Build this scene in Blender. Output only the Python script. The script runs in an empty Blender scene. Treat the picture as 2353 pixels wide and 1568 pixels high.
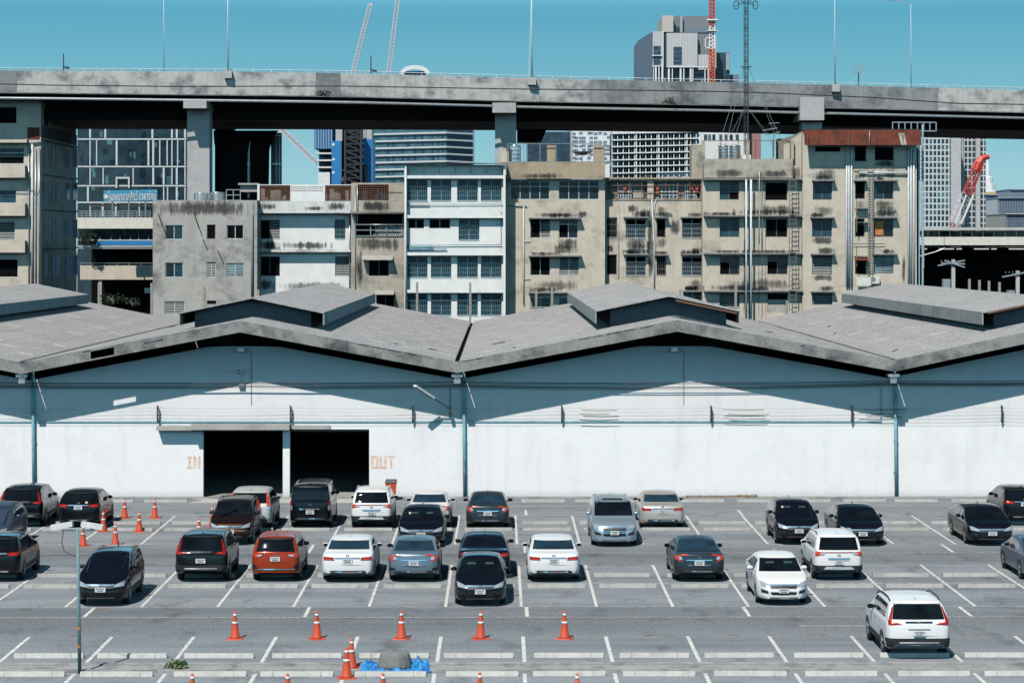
import bpy, bmesh, math, random
from mathutils import Vector, Matrix, noise
from mathutils.bvhtree import BVHTree
random.seed(7)
SC = bpy.context.scene
COL = SC.collection
# ------------------------------------------------------------------ camera model (world metres)
F, CX, CY, HZ, CAMZ = 5400.0, 1176.0, 784.0, 570.0, 11.8
YAW = math.atan(28 / F)
cs, sn = math.cos(YAW), math.sin(YAW)
def P(x, y, Y):
    """point of the plane at depth Y seen at photo position (x, y)"""
    u = (x - CX) / F
    dx, dy = u * cs + sn, cs - u * sn
    t = Y / dy
    return Vector((t * dx, Y, CAMZ - (y - HZ) / F * t))
def PX(x, Y): return P(x, HZ, Y).x
def PZ(y, Y, x=1176): return P(x, y, Y).z
def GY(y): return F * CAMZ / (y - HZ)
def G(x, y):
    Y = GY(y); return Vector((PX(x, Y), Y, 0))

# ------------------------------------------------------------------ node helpers
def new_mat(name):
    m = bpy.data.materials.new(name); m.use_nodes = True
    nt = m.node_tree
    b = nt.nodes['Principled BSDF']
    return m, nt, b
def N(nt, t, **kw):
    n = nt.nodes.new(t)
    for k, v in kw.items():
        if k in n.inputs: n.inputs[k].default_value = v
        else: setattr(n, k, v)
    return n
def c4(c): return (c[0], c[1], c[2], 1.0)
def set_in(b, **kw):
    names = {'rough': 'Roughness', 'metal': 'Metallic', 'spec': 'Specular IOR Level', 'coat': 'Coat Weight', 'coatr': 'Coat Roughness', 'alpha': 'Alpha', 'emit': 'Emission Strength', 'trans': 'Transmission Weight'}
    for k, v in kw.items(): b.inputs[names[k]].default_value = v
def pos(nt, scale=(1, 1, 1), world=True):
    if world: src = N(nt, 'ShaderNodeNewGeometry').outputs['Position']
    else: src = N(nt, 'ShaderNodeTexCoord').outputs['Object']
    mp = N(nt, 'ShaderNodeMapping'); mp.inputs['Scale'].default_value = scale
    nt.links.new(src, mp.inputs['Vector'])
    return mp.outputs['Vector']
def noise_fac(nt, scale, detail=4, lo=0.35, hi=0.65, stretch=(1, 1, 1), rough=0.6, world=True):
    n = N(nt, 'ShaderNodeTexNoise', Scale=scale, Detail=detail, Roughness=rough)
    nt.links.new(pos(nt, stretch, world), n.inputs['Vector'])
    r = N(nt, 'ShaderNodeMapRange'); r.inputs['From Min'].default_value = lo; r.inputs['From Max'].default_value = hi
    nt.links.new(n.outputs['Fac'], r.inputs['Value'])
    return r.outputs['Result']
def mix(nt, fac, a, b, mode='MIX'):
    m = N(nt, 'ShaderNodeMix', data_type='RGBA', blend_type=mode)
    if isinstance(fac, (int, float)): m.inputs['Factor'].default_value = fac
    else: nt.links.new(fac, m.inputs['Factor'])
    for v, s in ((a, m.inputs[6]), (b, m.inputs[7])):
        if isinstance(v, (tuple, list)): s.default_value = c4(v)
        else: nt.links.new(v, s)
    return m.outputs[2]
def mul(nt, a, b):
    m = N(nt, 'ShaderNodeMath', operation='MULTIPLY')
    for i, v in enumerate((a, b)):
        if isinstance(v, (int, float)): m.inputs[i].default_value = v
        else: nt.links.new(v, m.inputs[i])
    return m.outputs[0]
def bump(nt, b, scale, strength, dist=0.02, stretch=(1, 1, 1)):
    n = N(nt, 'ShaderNodeTexNoise', Scale=scale, Detail=5)
    nt.links.new(pos(nt, stretch), n.inputs['Vector'])
    bp = N(nt, 'ShaderNodeBump', Strength=strength, Distance=dist)
    nt.links.new(n.outputs['Fac'], bp.inputs['Height']); nt.links.new(bp.outputs['Normal'], b.inputs['Normal'])
def flat(name, col, rough=0.6, metal=0.0, spec=0.4, var=0.12, scale=3.0, **kw):
    """plain surface with a slight procedural unevenness"""
    m, nt, b = new_mat(name)
    f = noise_fac(nt, scale, 3, 0.3, 0.7, world=kw.pop('world', True))
    lo = tuple(c * (1 - var) for c in col); hi = tuple(min(1, c * (1 + var)) for c in col)
    nt.links.new(mix(nt, f, lo, hi), b.inputs['Base Color'])
    set_in(b, rough=rough, metal=metal, spec=spec, **kw)
    return m
def plaster(name, col, dirt, amount=0.6, streak=0.5, grain=0.22, lo=0.5, seed=0.0, blot=0.35):
    """weathered render: blotches, rain streaks, fine grain"""
    m, nt, b = new_mat(name)
    big = noise_fac(nt, blot, 8, lo, lo + 0.2, (1, 1, 1.3), 0.68)
    st = noise_fac(nt, 1.6, 5, 0.47, 0.78, (1, 1, 0.12))
    gr = noise_fac(nt, 7.0, 3, 0.38, 0.66)
    mid = noise_fac(nt, 1.1, 6, 0.35, 0.7)
    c = mix(nt, mid, tuple(x * 0.88 for x in col), col)
    c = mix(nt, mul(nt, st, streak), c, tuple((x * 0.55 + d * 0.45) for x, d in zip(col, dirt)))
    c = mix(nt, mul(nt, big, amount), c, dirt)
    c = mix(nt, mul(nt, gr, grain), c, tuple(x * 0.5 for x in col))
    nt.links.new(c, b.inputs['Base Color'])
    set_in(b, rough=0.92, spec=0.15)
    bump(nt, b, 6.0, 0.25)
    return m
def glass(name, col, rough=0.08, spec=0.6, var=0.35):
    m, nt, b = new_mat(name)
    f = noise_fac(nt, 0.7, 3, 0.35, 0.65)
    nt.links.new(mix(nt, f, tuple(x * (1 - var) for x in col), tuple(x * (1 + var) for x in col)), b.inputs['Base Color'])
    set_in(b, rough=rough, spec=spec)
    return m
def stain(name, col, dens=.9):
    """dirt coat whose ragged edge fades into the wall below it"""
    m, nt, b = new_mat(name)
    tcn = N(nt, 'ShaderNodeTexCoord'); sp = N(nt, 'ShaderNodeSeparateXYZ'); nt.links.new(tcn.outputs['Generated'], sp.inputs[0])
    def edge(o):
        a = N(nt, 'ShaderNodeMath', operation='PINGPONG'); a.inputs[1].default_value = .5; nt.links.new(o, a.inputs[0])
        r = N(nt, 'ShaderNodeMapRange'); r.inputs['From Max'].default_value = .36; nt.links.new(a.outputs[0], r.inputs['Value']); return r.outputs[0]
    e = mul(nt, edge(sp.outputs['X']), edge(sp.outputs['Z']))
    n1 = noise_fac(nt, 1.7, 9, .36, .64, (1.5, 1, .24), .76)
    ad = N(nt, 'ShaderNodeMath', operation='ADD'); nt.links.new(e, ad.inputs[0]); nt.links.new(n1, ad.inputs[1])
    r = N(nt, 'ShaderNodeMapRange'); r.inputs['From Min'].default_value = .75; r.inputs['From Max'].default_value = 1.5; r.inputs['To Max'].default_value = dens; nt.links.new(ad.outputs[0], r.inputs['Value'])
    g2 = N(nt, 'ShaderNodeMath', operation='GREATER_THAN'); g2.inputs[1].default_value = .02; nt.links.new(e, g2.inputs[0])
    nt.links.new(mul(nt, r.outputs[0], g2.outputs[0]), b.inputs['Alpha'])
    nt.links.new(mix(nt, noise_fac(nt, 3, 5), tuple(x * .6 for x in col), tuple(x * 1.5 for x in col)), b.inputs['Base Color']); set_in(b, rough=.95, spec=.1)
    return m
M = {}
M['asphalt'] = None
M['conc'] = plaster('concrete', (.42, .41, .38), (.12, .12, .12), .5, .4)
M['conc_dark'] = plaster('concrete_weathered', (.26, .26, .255), (.08, .085, .09), .7, .7)
M['conc_light'] = plaster('concrete_pale', (.56, .555, .53), (.2, .2, .19), .3, .3)
M['beige'] = plaster('beige_render', (.64, .565, .455), (.075, .07, .06), .7, .6, lo=.52)
M['beige2'] = plaster('beige_render_clean', (.64, .57, .465), (.10, .09, .075), .55, .5, lo=.55)
M['beige3'] = plaster('beige_render_dirty', (.50, .45, .37), (.05, .05, .048), .85, .55, lo=.49)
M['greywall'] = plaster('grey_render', (.46, .44, .40), (.05, .05, .05), .8, .55, lo=.49)
M['whitewall'] = plaster('white_render', (.82, .82, .79), (.30, .29, .27), .25, .14, .06, lo=.6)
M['whitedirty'] = plaster('white_render_dirty', (.74, .74, .71), (.05, .05, .05), .85, .5, lo=.5)
M['stain'] = plaster('blackened_render', (.13, .125, .115), (.03, .03, .03), .8, .5, lo=.42)
M['stainmid'] = plaster('stained_render', (.30, .28, .25), (.06, .06, .06), .85, .6, lo=.42)
ST = {'stain': stain('dirt_black', (.045, .045, .043), .85), 'stainmid': stain('dirt_grey', (.085, .082, .075), .8), 'whitedirty': stain('dirt_light', (.10, .10, .095), .55), 'conc_light': stain('patched_plaster', (.50, .48, .45), .8)}
M['black'] = flat('dark_interior', (.006, .006, .007), .95, spec=0.05)  # unlit depth of openings put into the colour; also serves small black parts
M['soffit'] = plaster('shaded_concrete', (.009, .0095, .0105), (.006, .006, .007), .5, .3)  # near-black copy of the concrete, shade under the deck put into it
M['winglass'] = glass('window_glass', (.010, .022, .032), .08, .35)
M['winblue'] = glass('window_glass_blue', (.022, .06, .082), .2, .3)
M['winpale'] = glass('window_glass_frosted', (.22, .29, .30), .4, .4)
M['louvre'] = flat('louvre_slats', (.36, .38, .36), .5)
M['frame'] = flat('window_frame_alu', (.55, .58, .58), .45)
M['frame_dk'] = flat('window_frame_dark', (.16, .15, .14), .5)
M['frame_tl'] = flat('window_frame_teal', (.30, .46, .50), .5)
M['grille_tl'] = flat('grille_teal', (.13, .25, .29), .5)
M['grille'] = flat('grille_iron', (.20, .24, .25), .5)
M['rust'] = plaster('rusty_iron', (.24, .12, .08), (.10, .05, .035), .7, .6)
M['rustred'] = plaster('rusty_red_sheet', (.19, .055, .036), (.055, .028, .025), .8, .6, lo=.45, blot=1.2)
M['pipew'] = flat('pipe_white', (.62, .67, .68), .5)
M['pipet'] = flat('pipe_teal', (.22, .47, .53), .45, var=.25)
M['steel'] = flat('galvanised_steel', (.42, .44, .45), .35, .6)
M['dksteel'] = flat('dark_steel', (.05, .055, .06), .5, .4)
M['cable'] = flat('cable_rubber', (.03, .032, .035), .6)
M['thinwire'] = flat('thin_grey_wire', (.22, .24, .26), .6)
M['lamppale'] = flat('pale_lamp_pole', (.55, .66, .70), .6)  # pole colour paled to paint in the haze
M['tank'] = flat('stainless_tank', (.55, .58, .58), .28, .9)
M['wood'] = flat('weathered_post', (.30, .28, .25), .9)
M['orangeboard'] = flat('orange_board', (.55, .20, .05), .7)
M['clothred'] = flat('red_cloth', (.45, .10, .06), .9)
M['white'] = flat('white_paint', (.80, .80, .78), .5)
M['lime'] = flat('cream_band', (.66, .65, .58), .7)

# ------------------------------------------------------------------ mesh builder
class MB:
    def __init__(s): s.v = []; s.f = []; s.mi = []; s.m = 0; s.smooth = False
    def quad(s, a, b, c, d):
        i = len(s.v); s.v += [tuple(a), tuple(b), tuple(c), tuple(d)]; s.f.append((i, i + 1, i + 2, i + 3)); s.mi.append(s.m); return s
    def tri(s, a, b, c):
        i = len(s.v); s.v += [tuple(a), tuple(b), tuple(c)]; s.f.append((i, i + 1, i + 2)); s.mi.append(s.m); return s
    def poly(s, pts):
        i = len(s.v); s.v += [tuple(p) for p in pts]; s.f.append(tuple(range(i, i + len(pts)))); s.mi.append(s.m); return s
    def hexa(s, p):
        """8 corners: bottom 0-3 ccw, top 4-7"""
        i = len(s.v); s.v += [tuple(q) for q in p]
        for q in ((3, 2, 1, 0), (4, 5, 6, 7), (0, 1, 5, 4), (1, 2, 6, 5), (2, 3, 7, 6), (3, 0, 4, 7)):
            s.f.append(tuple(i + k for k in q)); s.mi.append(s.m)
        return s
    def box(s, x0, x1, y0, y1, z0, z1):
        if x0 > x1: x0, x1 = x1, x0
        if y0 > y1: y0, y1 = y1, y0
        if z0 > z1: z0, z1 = z1, z0
        return s.hexa([(x0, y0, z0), (x1, y0, z0), (x1, y1, z0), (x0, y1, z0), (x0, y0, z1), (x1, y0, z1), (x1, y1, z1), (x0, y1, z1)])
    def bar(s, a, b, w, h=None):
        """square bar from a to b"""
        h = h or w; a = Vector(a); b = Vector(b); d = (b - a)
        if d.length < 1e-6: return s
        d.normalize(); up = Vector((0, 0, 1)) if abs(d.z) < .95 else Vector((0, 1, 0))
        x = d.cross(up).normalized() * w / 2; y = x.cross(d).normalized() * h / 2
        return s.hexa([a - x - y, a + x - y, a + x + y, a - x + y, b - x - y, b + x - y, b + x + y, b - x + y])
    def tube(s, pts, r, n=6, cap=True):
        pts = [Vector(p) for p in pts]; rings = []
        rs = r if isinstance(r, (list, tuple)) else [r] * len(pts)
        for k, p in enumerate(pts):
            d = (pts[min(k + 1, len(pts) - 1)] - pts[max(k - 1, 0)]).normalized()
            up = Vector((0, 0, 1)) if abs(d.z) < .95 else Vector((0, 1, 0))
            x = d.cross(up).normalized(); y = x.cross(d).normalized(); i = len(s.v)
            for j in range(n):
                a = 2 * math.pi * j / n; s.v.append(tuple(p + (x * math.cos(a) + y * math.sin(a)) * rs[k]))
            rings.append(i)
        for k in range(len(pts) - 1):
            for j in range(n):
                s.f.append((rings[k] + j, rings[k] + (j + 1) % n, rings[k + 1] + (j + 1) % n, rings[k + 1] + j)); s.mi.append(s.m)
        if cap:
            s.f.append(tuple(rings[0] + j for j in reversed(range(n)))); s.mi.append(s.m)
            s.f.append(tuple(rings[-1] + j for j in range(n))); s.mi.append(s.m)
        return s
    def lathe(s, c, prof, n=16, axis='z'):
        c = Vector(c); i0 = len(s.v)
        for r, h in prof:
            for j in range(n):
                a = 2 * math.pi * j / n
                if axis == 'z': s.v.append((c.x + r * math.cos(a), c.y + r * math.sin(a), c.z + h))
                elif axis == 'x': s.v.append((c.x + h, c.y + r * math.cos(a), c.z + r * math.sin(a)))
                else: s.v.append((c.x + r * math.cos(a), c.y + h, c.z + r * math.sin(a)))
        for k in range(len(prof) - 1):
            for j in range(n):
                a, b = i0 + k * n, i0 + (k + 1) * n
                s.f.append((a + j, a + (j + 1) % n, b + (j + 1) % n, b + j)); s.mi.append(s.m)
        s.f.append(tuple(i0 + j for j in reversed(range(n)))); s.mi.append(s.m)
        s.f.append(tuple(i0 + (len(prof) - 1) * n + j for j in range(n))); s.mi.append(s.m)
        return s
    def wall(s, x0, x1, z0, z1, Y, holes, depth=.16):
        """wall face at Y looking to -Y with rectangular holes (x0,x1,z0,z1) and reveals"""
        xs = sorted({x0, x1, *[min(max(h[k], x0), x1) for h in holes for k in (0, 1)]})
        zs = sorted({z0, z1, *[min(max(h[k], z0), z1) for h in holes for k in (2, 3)]})
        for i in range(len(xs) - 1):
            for j in range(len(zs) - 1):
                mx, mz = (xs[i] + xs[i + 1]) / 2, (zs[j] + zs[j + 1]) / 2
                if any(h[0] < mx < h[1] and h[2] < mz < h[3] for h in holes): continue
                s.quad((xs[i], Y, zs[j]), (xs[i + 1], Y, zs[j]), (xs[i + 1], Y, zs[j + 1]), (xs[i], Y, zs[j + 1]))
        for a, b, c, d in holes:
            a, b, c, d = max(a, x0), min(b, x1), max(c, z0), min(d, z1); B = Y + depth
            s.quad((a, Y, c), (b, Y, c), (b, B, c), (a, B, c)); s.quad((a, B, d), (b, B, d), (b, Y, d), (a, Y, d))
            s.quad((a, Y, d), (a, Y, c), (a, B, c), (a, B, d)); s.quad((b, Y, c), (b, Y, d), (b, B, d), (b, B, c))
        return s
    def build(s, name, mat, parent=None, smooth=False, local=False):
        me = bpy.data.meshes.new(name)
        o3 = Vector((0, 0, 0)) if (parent is None or local) else ORG.get(parent.name, Vector((0, 0, 0)))
        base = o3
        if parent is None:
            xs, ys, zs = zip(*s.v); base = Vector(((min(xs) + max(xs)) / 2, (min(ys) + max(ys)) / 2, min(zs))) if not local else Vector((0, 0, 0))
        me.from_pydata([(v[0] - base.x, v[1] - base.y, v[2] - base.z) for v in s.v], [], s.f)
        for m_ in (mat if isinstance(mat, (list, tuple)) else [mat]): me.materials.append(m_)
        if any(s.mi): me.polygons.foreach_set('material_index', s.mi)
        if smooth: me.polygons.foreach_set('use_smooth', [True] * len(s.f))
        me.update()
        o = bpy.data.objects.new(name, me); COL.objects.link(o)
        if parent is None: o.location = base; ORG[o.name] = base
        else: o.parent = parent; ORG[o.name] = o3
        return o
ORG = {}
def tag(o, label=None, cat=None, group=None, kind=None):
    if label: o['label'] = label
    if cat: o['category'] = cat
    if group: o['group'] = group
    if kind: o['kind'] = kind
    return o
def thing(name, label, cat, loc=(0, 0, 0), group=None):
    o = bpy.data.objects.new(name, None); COL.objects.link(o); o.empty_display_size = .3
    o.location = loc; ORG[o.name] = Vector(loc)
    return tag(o, label, cat, group)
def dup(root, loc, label, rz=None):
    r = root.copy(); COL.objects.link(r); r.location = loc
    if rz is not None: r.rotation_euler = (0, 0, rz)
    r['label'] = label
    for ch in list(root.children):
        c = ch.copy(); COL.objects.link(c); c.parent = r
        for g in list(ch.children):
            d = g.copy(); COL.objects.link(d); d.parent = c
    return r
def share(src, parent, loc=None):
    """another part with the same mesh"""
    c = src.copy(); COL.objects.link(c); c.parent = parent
    if loc is not None: c.location = loc
    return c
ORD = ['first', 'second', 'third', 'fourth', 'fifth', 'sixth', 'seventh', 'eighth', 'ninth', 'tenth', 'eleventh', 'twelfth', 'thirteenth', 'fourteenth', 'fifteenth', 'sixteenth', 'seventeenth', 'eighteenth', 'nineteenth', 'twentieth', 'twenty-first', 'twenty-second', 'twenty-third', 'twenty-fourth']

# ------------------------------------------------------------------ camera, sky, sun
cam = bpy.data.cameras.new('camera'); co = bpy.data.objects.new('camera', cam); COL.objects.link(co)
co.location = (0, 0, CAMZ); co.rotation_euler = (math.pi / 2, 0, -YAW)
cam.sensor_width = 36; cam.lens = F / 2352 * 36; cam.shift_y = -(CY - HZ) / 2352; cam.clip_start = .5; cam.clip_end = 9000
SC.camera = co
SUN = Vector((1.27, 3.07, -4.0)).normalized()
sl = bpy.data.lights.new('sun', 'SUN'); sl.energy = 4.6; sl.angle = math.radians(.53); sl.color = (1, .955, .905)
so = bpy.data.objects.new('sun', sl); COL.objects.link(so); so.rotation_euler = SUN.to_track_quat('-Z', 'Y').to_euler(); so.location = (-30, -60, 100)
w = bpy.data.worlds.new('World'); SC.world = w; w.use_nodes = True
nt = w.node_tree; bg = nt.nodes['Background']
sky = N(nt, 'ShaderNodeTexSky', sky_type='NISHITA'); sky.sun_disc = False
sky.sun_elevation = math.asin(-SUN.z); sky.sun_rotation = math.atan2(-SUN.x, -SUN.y); sky.ozone_density = 3.0; sky.dust_density = .6
tc = N(nt, 'ShaderNodeTexCoord'); sx = N(nt, 'ShaderNodeSeparateXYZ'); nt.links.new(tc.outputs['Generated'], sx.inputs[0])
ramp = N(nt, 'ShaderNodeValToRGB'); nt.links.new(sx.outputs['Z'], ramp.inputs[0])
cr = ramp.color_ramp; cr.elements[0].position = 0; cr.elements[0].color = (.42, .71, .78, 1); cr.elements[1].position = 1; cr.elements[1].color = (.003, .016, .03, 1)
for p_, c_ in ((.03, (.35, .66, .75)), (.06, (.22, .545, .67)), (.10, (.105, .42, .585)), (.15, (.58, 1.30, 1.80)), (.28, (.56, 1.28, 1.80)), (.41, (.02, .10, .18)), (.55, (.004, .022, .045))):  # bright band above the view added to fill shaded walls, zenith darkened
    e = cr.elements.new(p_); e.color = c4(c_)
sk = N(nt, 'ShaderNodeMix', data_type='RGBA', blend_type='MULTIPLY'); sk.inputs['Factor'].default_value = 1
nt.links.new(sky.outputs[0], sk.inputs[6]); sk.inputs[7].default_value = (.030, .042, .048, 1)
lmix = N(nt, 'ShaderNodeMix', data_type='RGBA'); lmix.inputs['Factor'].default_value = .86
nt.links.new(sk.outputs[2], lmix.inputs[6]); nt.links.new(ramp.outputs[0], lmix.inputs[7])
nt.links.new(lmix.outputs[2], bg.inputs['Color']); bg.inputs['Strength'].default_value = 1.0
SC.view_settings.view_transform = 'Standard'; SC.view_settings.look = 'None'; SC.view_settings.exposure = 0; SC.view_settings.gamma = 1
SC.cycles.max_bounces = 6; SC.cycles.diffuse_bounces = 0; SC.cycles.glossy_bounces = 3; SC.cycles.transparent_max_bounces = 4
# ------------------------------------------------------------------ ground, markings
def asphalt():
    m, nt, b = new_mat('asphalt')
    g = N(nt, 'ShaderNodeNewGeometry'); s = N(nt, 'ShaderNodeSeparateXYZ'); nt.links.new(g.outputs['Position'], s.inputs[0])
    big = noise_fac(nt, .16, 6, .35, .68); fine = noise_fac(nt, 7.0, 4, .3, .7); mid = noise_fac(nt, 1.2, 5, .4, .66, (.35, 1, 1))
    sp = noise_fac(nt, 38.0, 2, .35, .65)
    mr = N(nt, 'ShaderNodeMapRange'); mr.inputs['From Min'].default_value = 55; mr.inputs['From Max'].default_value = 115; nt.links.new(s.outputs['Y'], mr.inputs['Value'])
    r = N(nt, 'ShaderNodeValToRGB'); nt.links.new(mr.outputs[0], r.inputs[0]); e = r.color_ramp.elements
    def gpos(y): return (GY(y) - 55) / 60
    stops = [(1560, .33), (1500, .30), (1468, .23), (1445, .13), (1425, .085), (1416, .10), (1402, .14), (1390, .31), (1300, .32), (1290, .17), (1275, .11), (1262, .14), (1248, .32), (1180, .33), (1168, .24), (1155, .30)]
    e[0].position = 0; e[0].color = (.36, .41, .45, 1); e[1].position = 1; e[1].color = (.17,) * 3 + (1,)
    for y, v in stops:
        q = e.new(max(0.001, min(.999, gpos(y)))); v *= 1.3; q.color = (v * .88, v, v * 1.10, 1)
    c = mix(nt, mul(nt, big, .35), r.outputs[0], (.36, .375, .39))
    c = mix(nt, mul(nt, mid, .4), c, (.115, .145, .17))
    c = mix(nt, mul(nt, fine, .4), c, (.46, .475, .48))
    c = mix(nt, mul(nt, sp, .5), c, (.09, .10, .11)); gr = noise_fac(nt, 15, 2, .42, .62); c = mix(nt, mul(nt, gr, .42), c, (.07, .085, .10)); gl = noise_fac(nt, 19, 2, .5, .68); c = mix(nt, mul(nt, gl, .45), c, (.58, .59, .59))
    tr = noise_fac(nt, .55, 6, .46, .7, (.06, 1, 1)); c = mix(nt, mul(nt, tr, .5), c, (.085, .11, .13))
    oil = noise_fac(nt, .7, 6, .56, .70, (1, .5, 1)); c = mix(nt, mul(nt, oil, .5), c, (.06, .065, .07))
    nt.links.new(c, b.inputs['Base Color']); set_in(b, rough=.9, spec=.15)
    bump(nt, b, 30, .3, .01)
    return m
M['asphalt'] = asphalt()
def worn(name, col, under, lo=.42, hi=.62):
    m, nt, b = new_mat(name)
    f = noise_fac(nt, 5.0, 6, lo, hi)
    nt.links.new(mix(nt, f, under, col), b.inputs['Base Color']); set_in(b, rough=.85, spec=.2); return m
M['paint'] = worn('worn_white_paint', (.74, .73, .69), (.44, .44, .43), .35, .55)
M['thinpaint'] = worn('faded_white_paint', (.62, .62, .59), (.28, .26, .265), .36, .62)
M['yellow'] = worn('faded_yellow_paint', (.42, .27, .11), (.2, .185, .165), .4, .62)
M['gutter'] = plaster('gutter_concrete', (.42, .42, .415), (.10, .105, .11), .8, .2, .35, lo=.48, blot=1.4)
M['stop'] = plaster('wheel_stop_concrete', (.66, .65, .61), (.25, .25, .24), .4, .2, lo=.5, blot=2.0)
M['stopfar'] = plaster('wheel_stop_concrete_worn', (.52, .515, .49), (.25, .25, .25), .5, .2, lo=.45, blot=1.2)

def ground_object(name, mb, mat):
    o = mb.build(name, mat); tag(o, kind='structure'); return o
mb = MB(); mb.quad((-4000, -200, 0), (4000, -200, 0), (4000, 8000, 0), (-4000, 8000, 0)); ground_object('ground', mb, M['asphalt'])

LX0, BAY = .70, 2.5
mb = MB()
def stripe(x0, x1, y0, y1, z=.004): mb.quad((x0, y0, z), (x1, y0, z), (x1, y1, z), (x0, y1, z))
for (ya, yb, wd) in ((GY(1250), GY(1184), .10), (GY(1392.5), GY(1297), .10), (GY(1522), GY(1461), .11), (62.0, GY(1546), .11)):
    half = 1176 / F * yb + 4
    for n in range(-14, 15):
        x = LX0 + n * BAY + random.uniform(-.02, .02)
        if abs(x) < half: stripe(x - wd / 2, x + wd / 2, ya, yb)
for px in (205, 705, 1210, 1715, 2218):
    x = PX(px, GY(1405)); stripe(x - .06, x + .06, GY(1415.5), GY(1393.5))
for px in (1206, 1703 - 990, 2180): 
    x = PX(px, GY(1262)); stripe(x - .06, x + .06, GY(1268.5), GY(1250.5))
for px in (1208, 1700, 690):
    x = PX(px, GY(1177)); stripe(x - .06, x + .06, GY(1183), GY(1171))
ground_object('road_marking', mb, M['paint'])
mb = MB()
for y in (1170.3, 1183.7, 1214, 1249.8, 1269.5, 1340, 1393.2, 1417, 1522.5):
    Y = GY(y); stripe(-40, 40, Y - .045, Y + .045, .0075)
x0 = PX(1838, GY(1437)); stripe(x0, PX(1988, GY(1437)), GY(1438.2), GY(1436.4), .0075)
ground_object('road_line', mb, M['thinpaint'])
mb = MB()
def smudge(px, y, wpx):
    c = G(px, y); L = wpx / F * c.y; n = 5
    for k in range(n):
        a = c.x - L / 2 + L * k / n
        if random.random() < .86: stripe(a, a + L / n * random.uniform(.5, .85), c.y - .09, c.y + random.uniform(.05, .13), .011)
for px in (170, 365, 578 + 1500 - 1500, 800, 1495, 1690, 1880, 2250): smudge(px, 1458, 34)
for n in range(-9, 9):
    Y = GY(1397); smudge(1148 + (LX0 + n * BAY + 1.25) * F / Y, 1397, 30)
    Y = GY(1294); smudge(1148 + (LX0 + n * BAY + 1.25) * F / Y, 1294, 24)
    Y = GY(1185); smudge(1148 + (LX0 + n * BAY + 1.25) * F / Y, 1185, 22)
for px, y in ((212, 1409), (720, 1408), (1226, 1408), (1732, 1408), (2236, 1406)): smudge(px, y, 16)
ground_object('painted_bay_number', mb, M['yellow'])
# raised drain strip between the two nearest bay rows
mb = MB(); ya, yb = GY(1543), GY(1525)
mb.box(-40, 40, ya, ya + .22, .0, .07); mb.box(-40, 40, yb - .3, yb, .0, .07); mb.box(-40, 40, ya + .22, yb - .3, .0, .035)
ground_object('drain_kerb', mb, M['gutter'])
mb = MB()
for k in range(-60, 60):
    x = k * .62 + random.uniform(-.1, .1); mb.box(x, x + random.uniform(.05, .2), ya + .225, ya + .33, .036, .045)
ground_object('drain_slot', mb, M['dksteel'])
mb = MB(); Y1 = 111.4; ydr = GY(1153)
mb.poly([(PX(395, 110.9), Y1 - .02, .012), (PX(470, Y1), ydr + 1.0, .012), (PX(430, 108.8), 108.9, .012), (PX(900, 108.8), 108.9, .012), (PX(848, Y1), Y1 - .02, .012)])
ground_object('driveway_apron', mb, M['conc_light'])
mb = MB(); mb.box(-60, 60, Y1 - .55, Y1 - .01, 0, .05); ground_object('wall_gutter', mb, M['gutter'])

# wheel stops: one block, copied
def stop_mesh(mat, nm):
    mb = MB()
    for a, b in ((-1.0, -.665), (-.655, .655), (.665, 1.0)):
        mb.hexa([(a, -.085, 0), (b, -.085, 0), (b, .085, 0), (a, .085, 0), (a, -.06, .125), (b, -.06, .125), (b, .06, .125), (a, .06, .125)])
    mb.box(-.99, .99, -.05, .05, 0, .10)
    return mb
rows = [(1551, 'row before the drain strip', 'stop'), (1509, 'row behind the drain strip', 'stop'),
        (1349, 'middle double row, front line', 'stopfar'), (1324, 'middle double row, back line', 'stopfar'),
        (1218, 'far double row, front line', 'stopfar'), (1203, 'far double row, back line', 'stopfar'), (1152.5, 'row along the white wall', 'stopfar')]
for y, desc, mk in rows:
    Y = GY(y); half = 1176 / F * Y + .6; first = None; k = 0
    for n in range(-12, 12):
        x = LX0 + BAY * (n + .5)
        if abs(x) > half: continue
        px = 1148 + x * F / Y
        if y == 1551 and 860 < px < 1000 and False: continue
        if y == 1152.5 and 440 < px < 900: continue
        lab = f'concrete wheel stop, {ORD[k]} from the left in the {desc}'
        k += 1
        if first is None:
            first = stop_mesh(M[mk], '').build('wheel_stop', M[mk], local=True); o = first
        else:
            o = first.copy(); COL.objects.link(o)
        o.location = (x + random.uniform(-.08, .08), Y + random.uniform(-.03, .03), .002); o.rotation_euler = (0, 0, random.uniform(-.012, .012))
        tag(o, lab, 'wheel stop', 'concrete wheel stops in rows')

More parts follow.
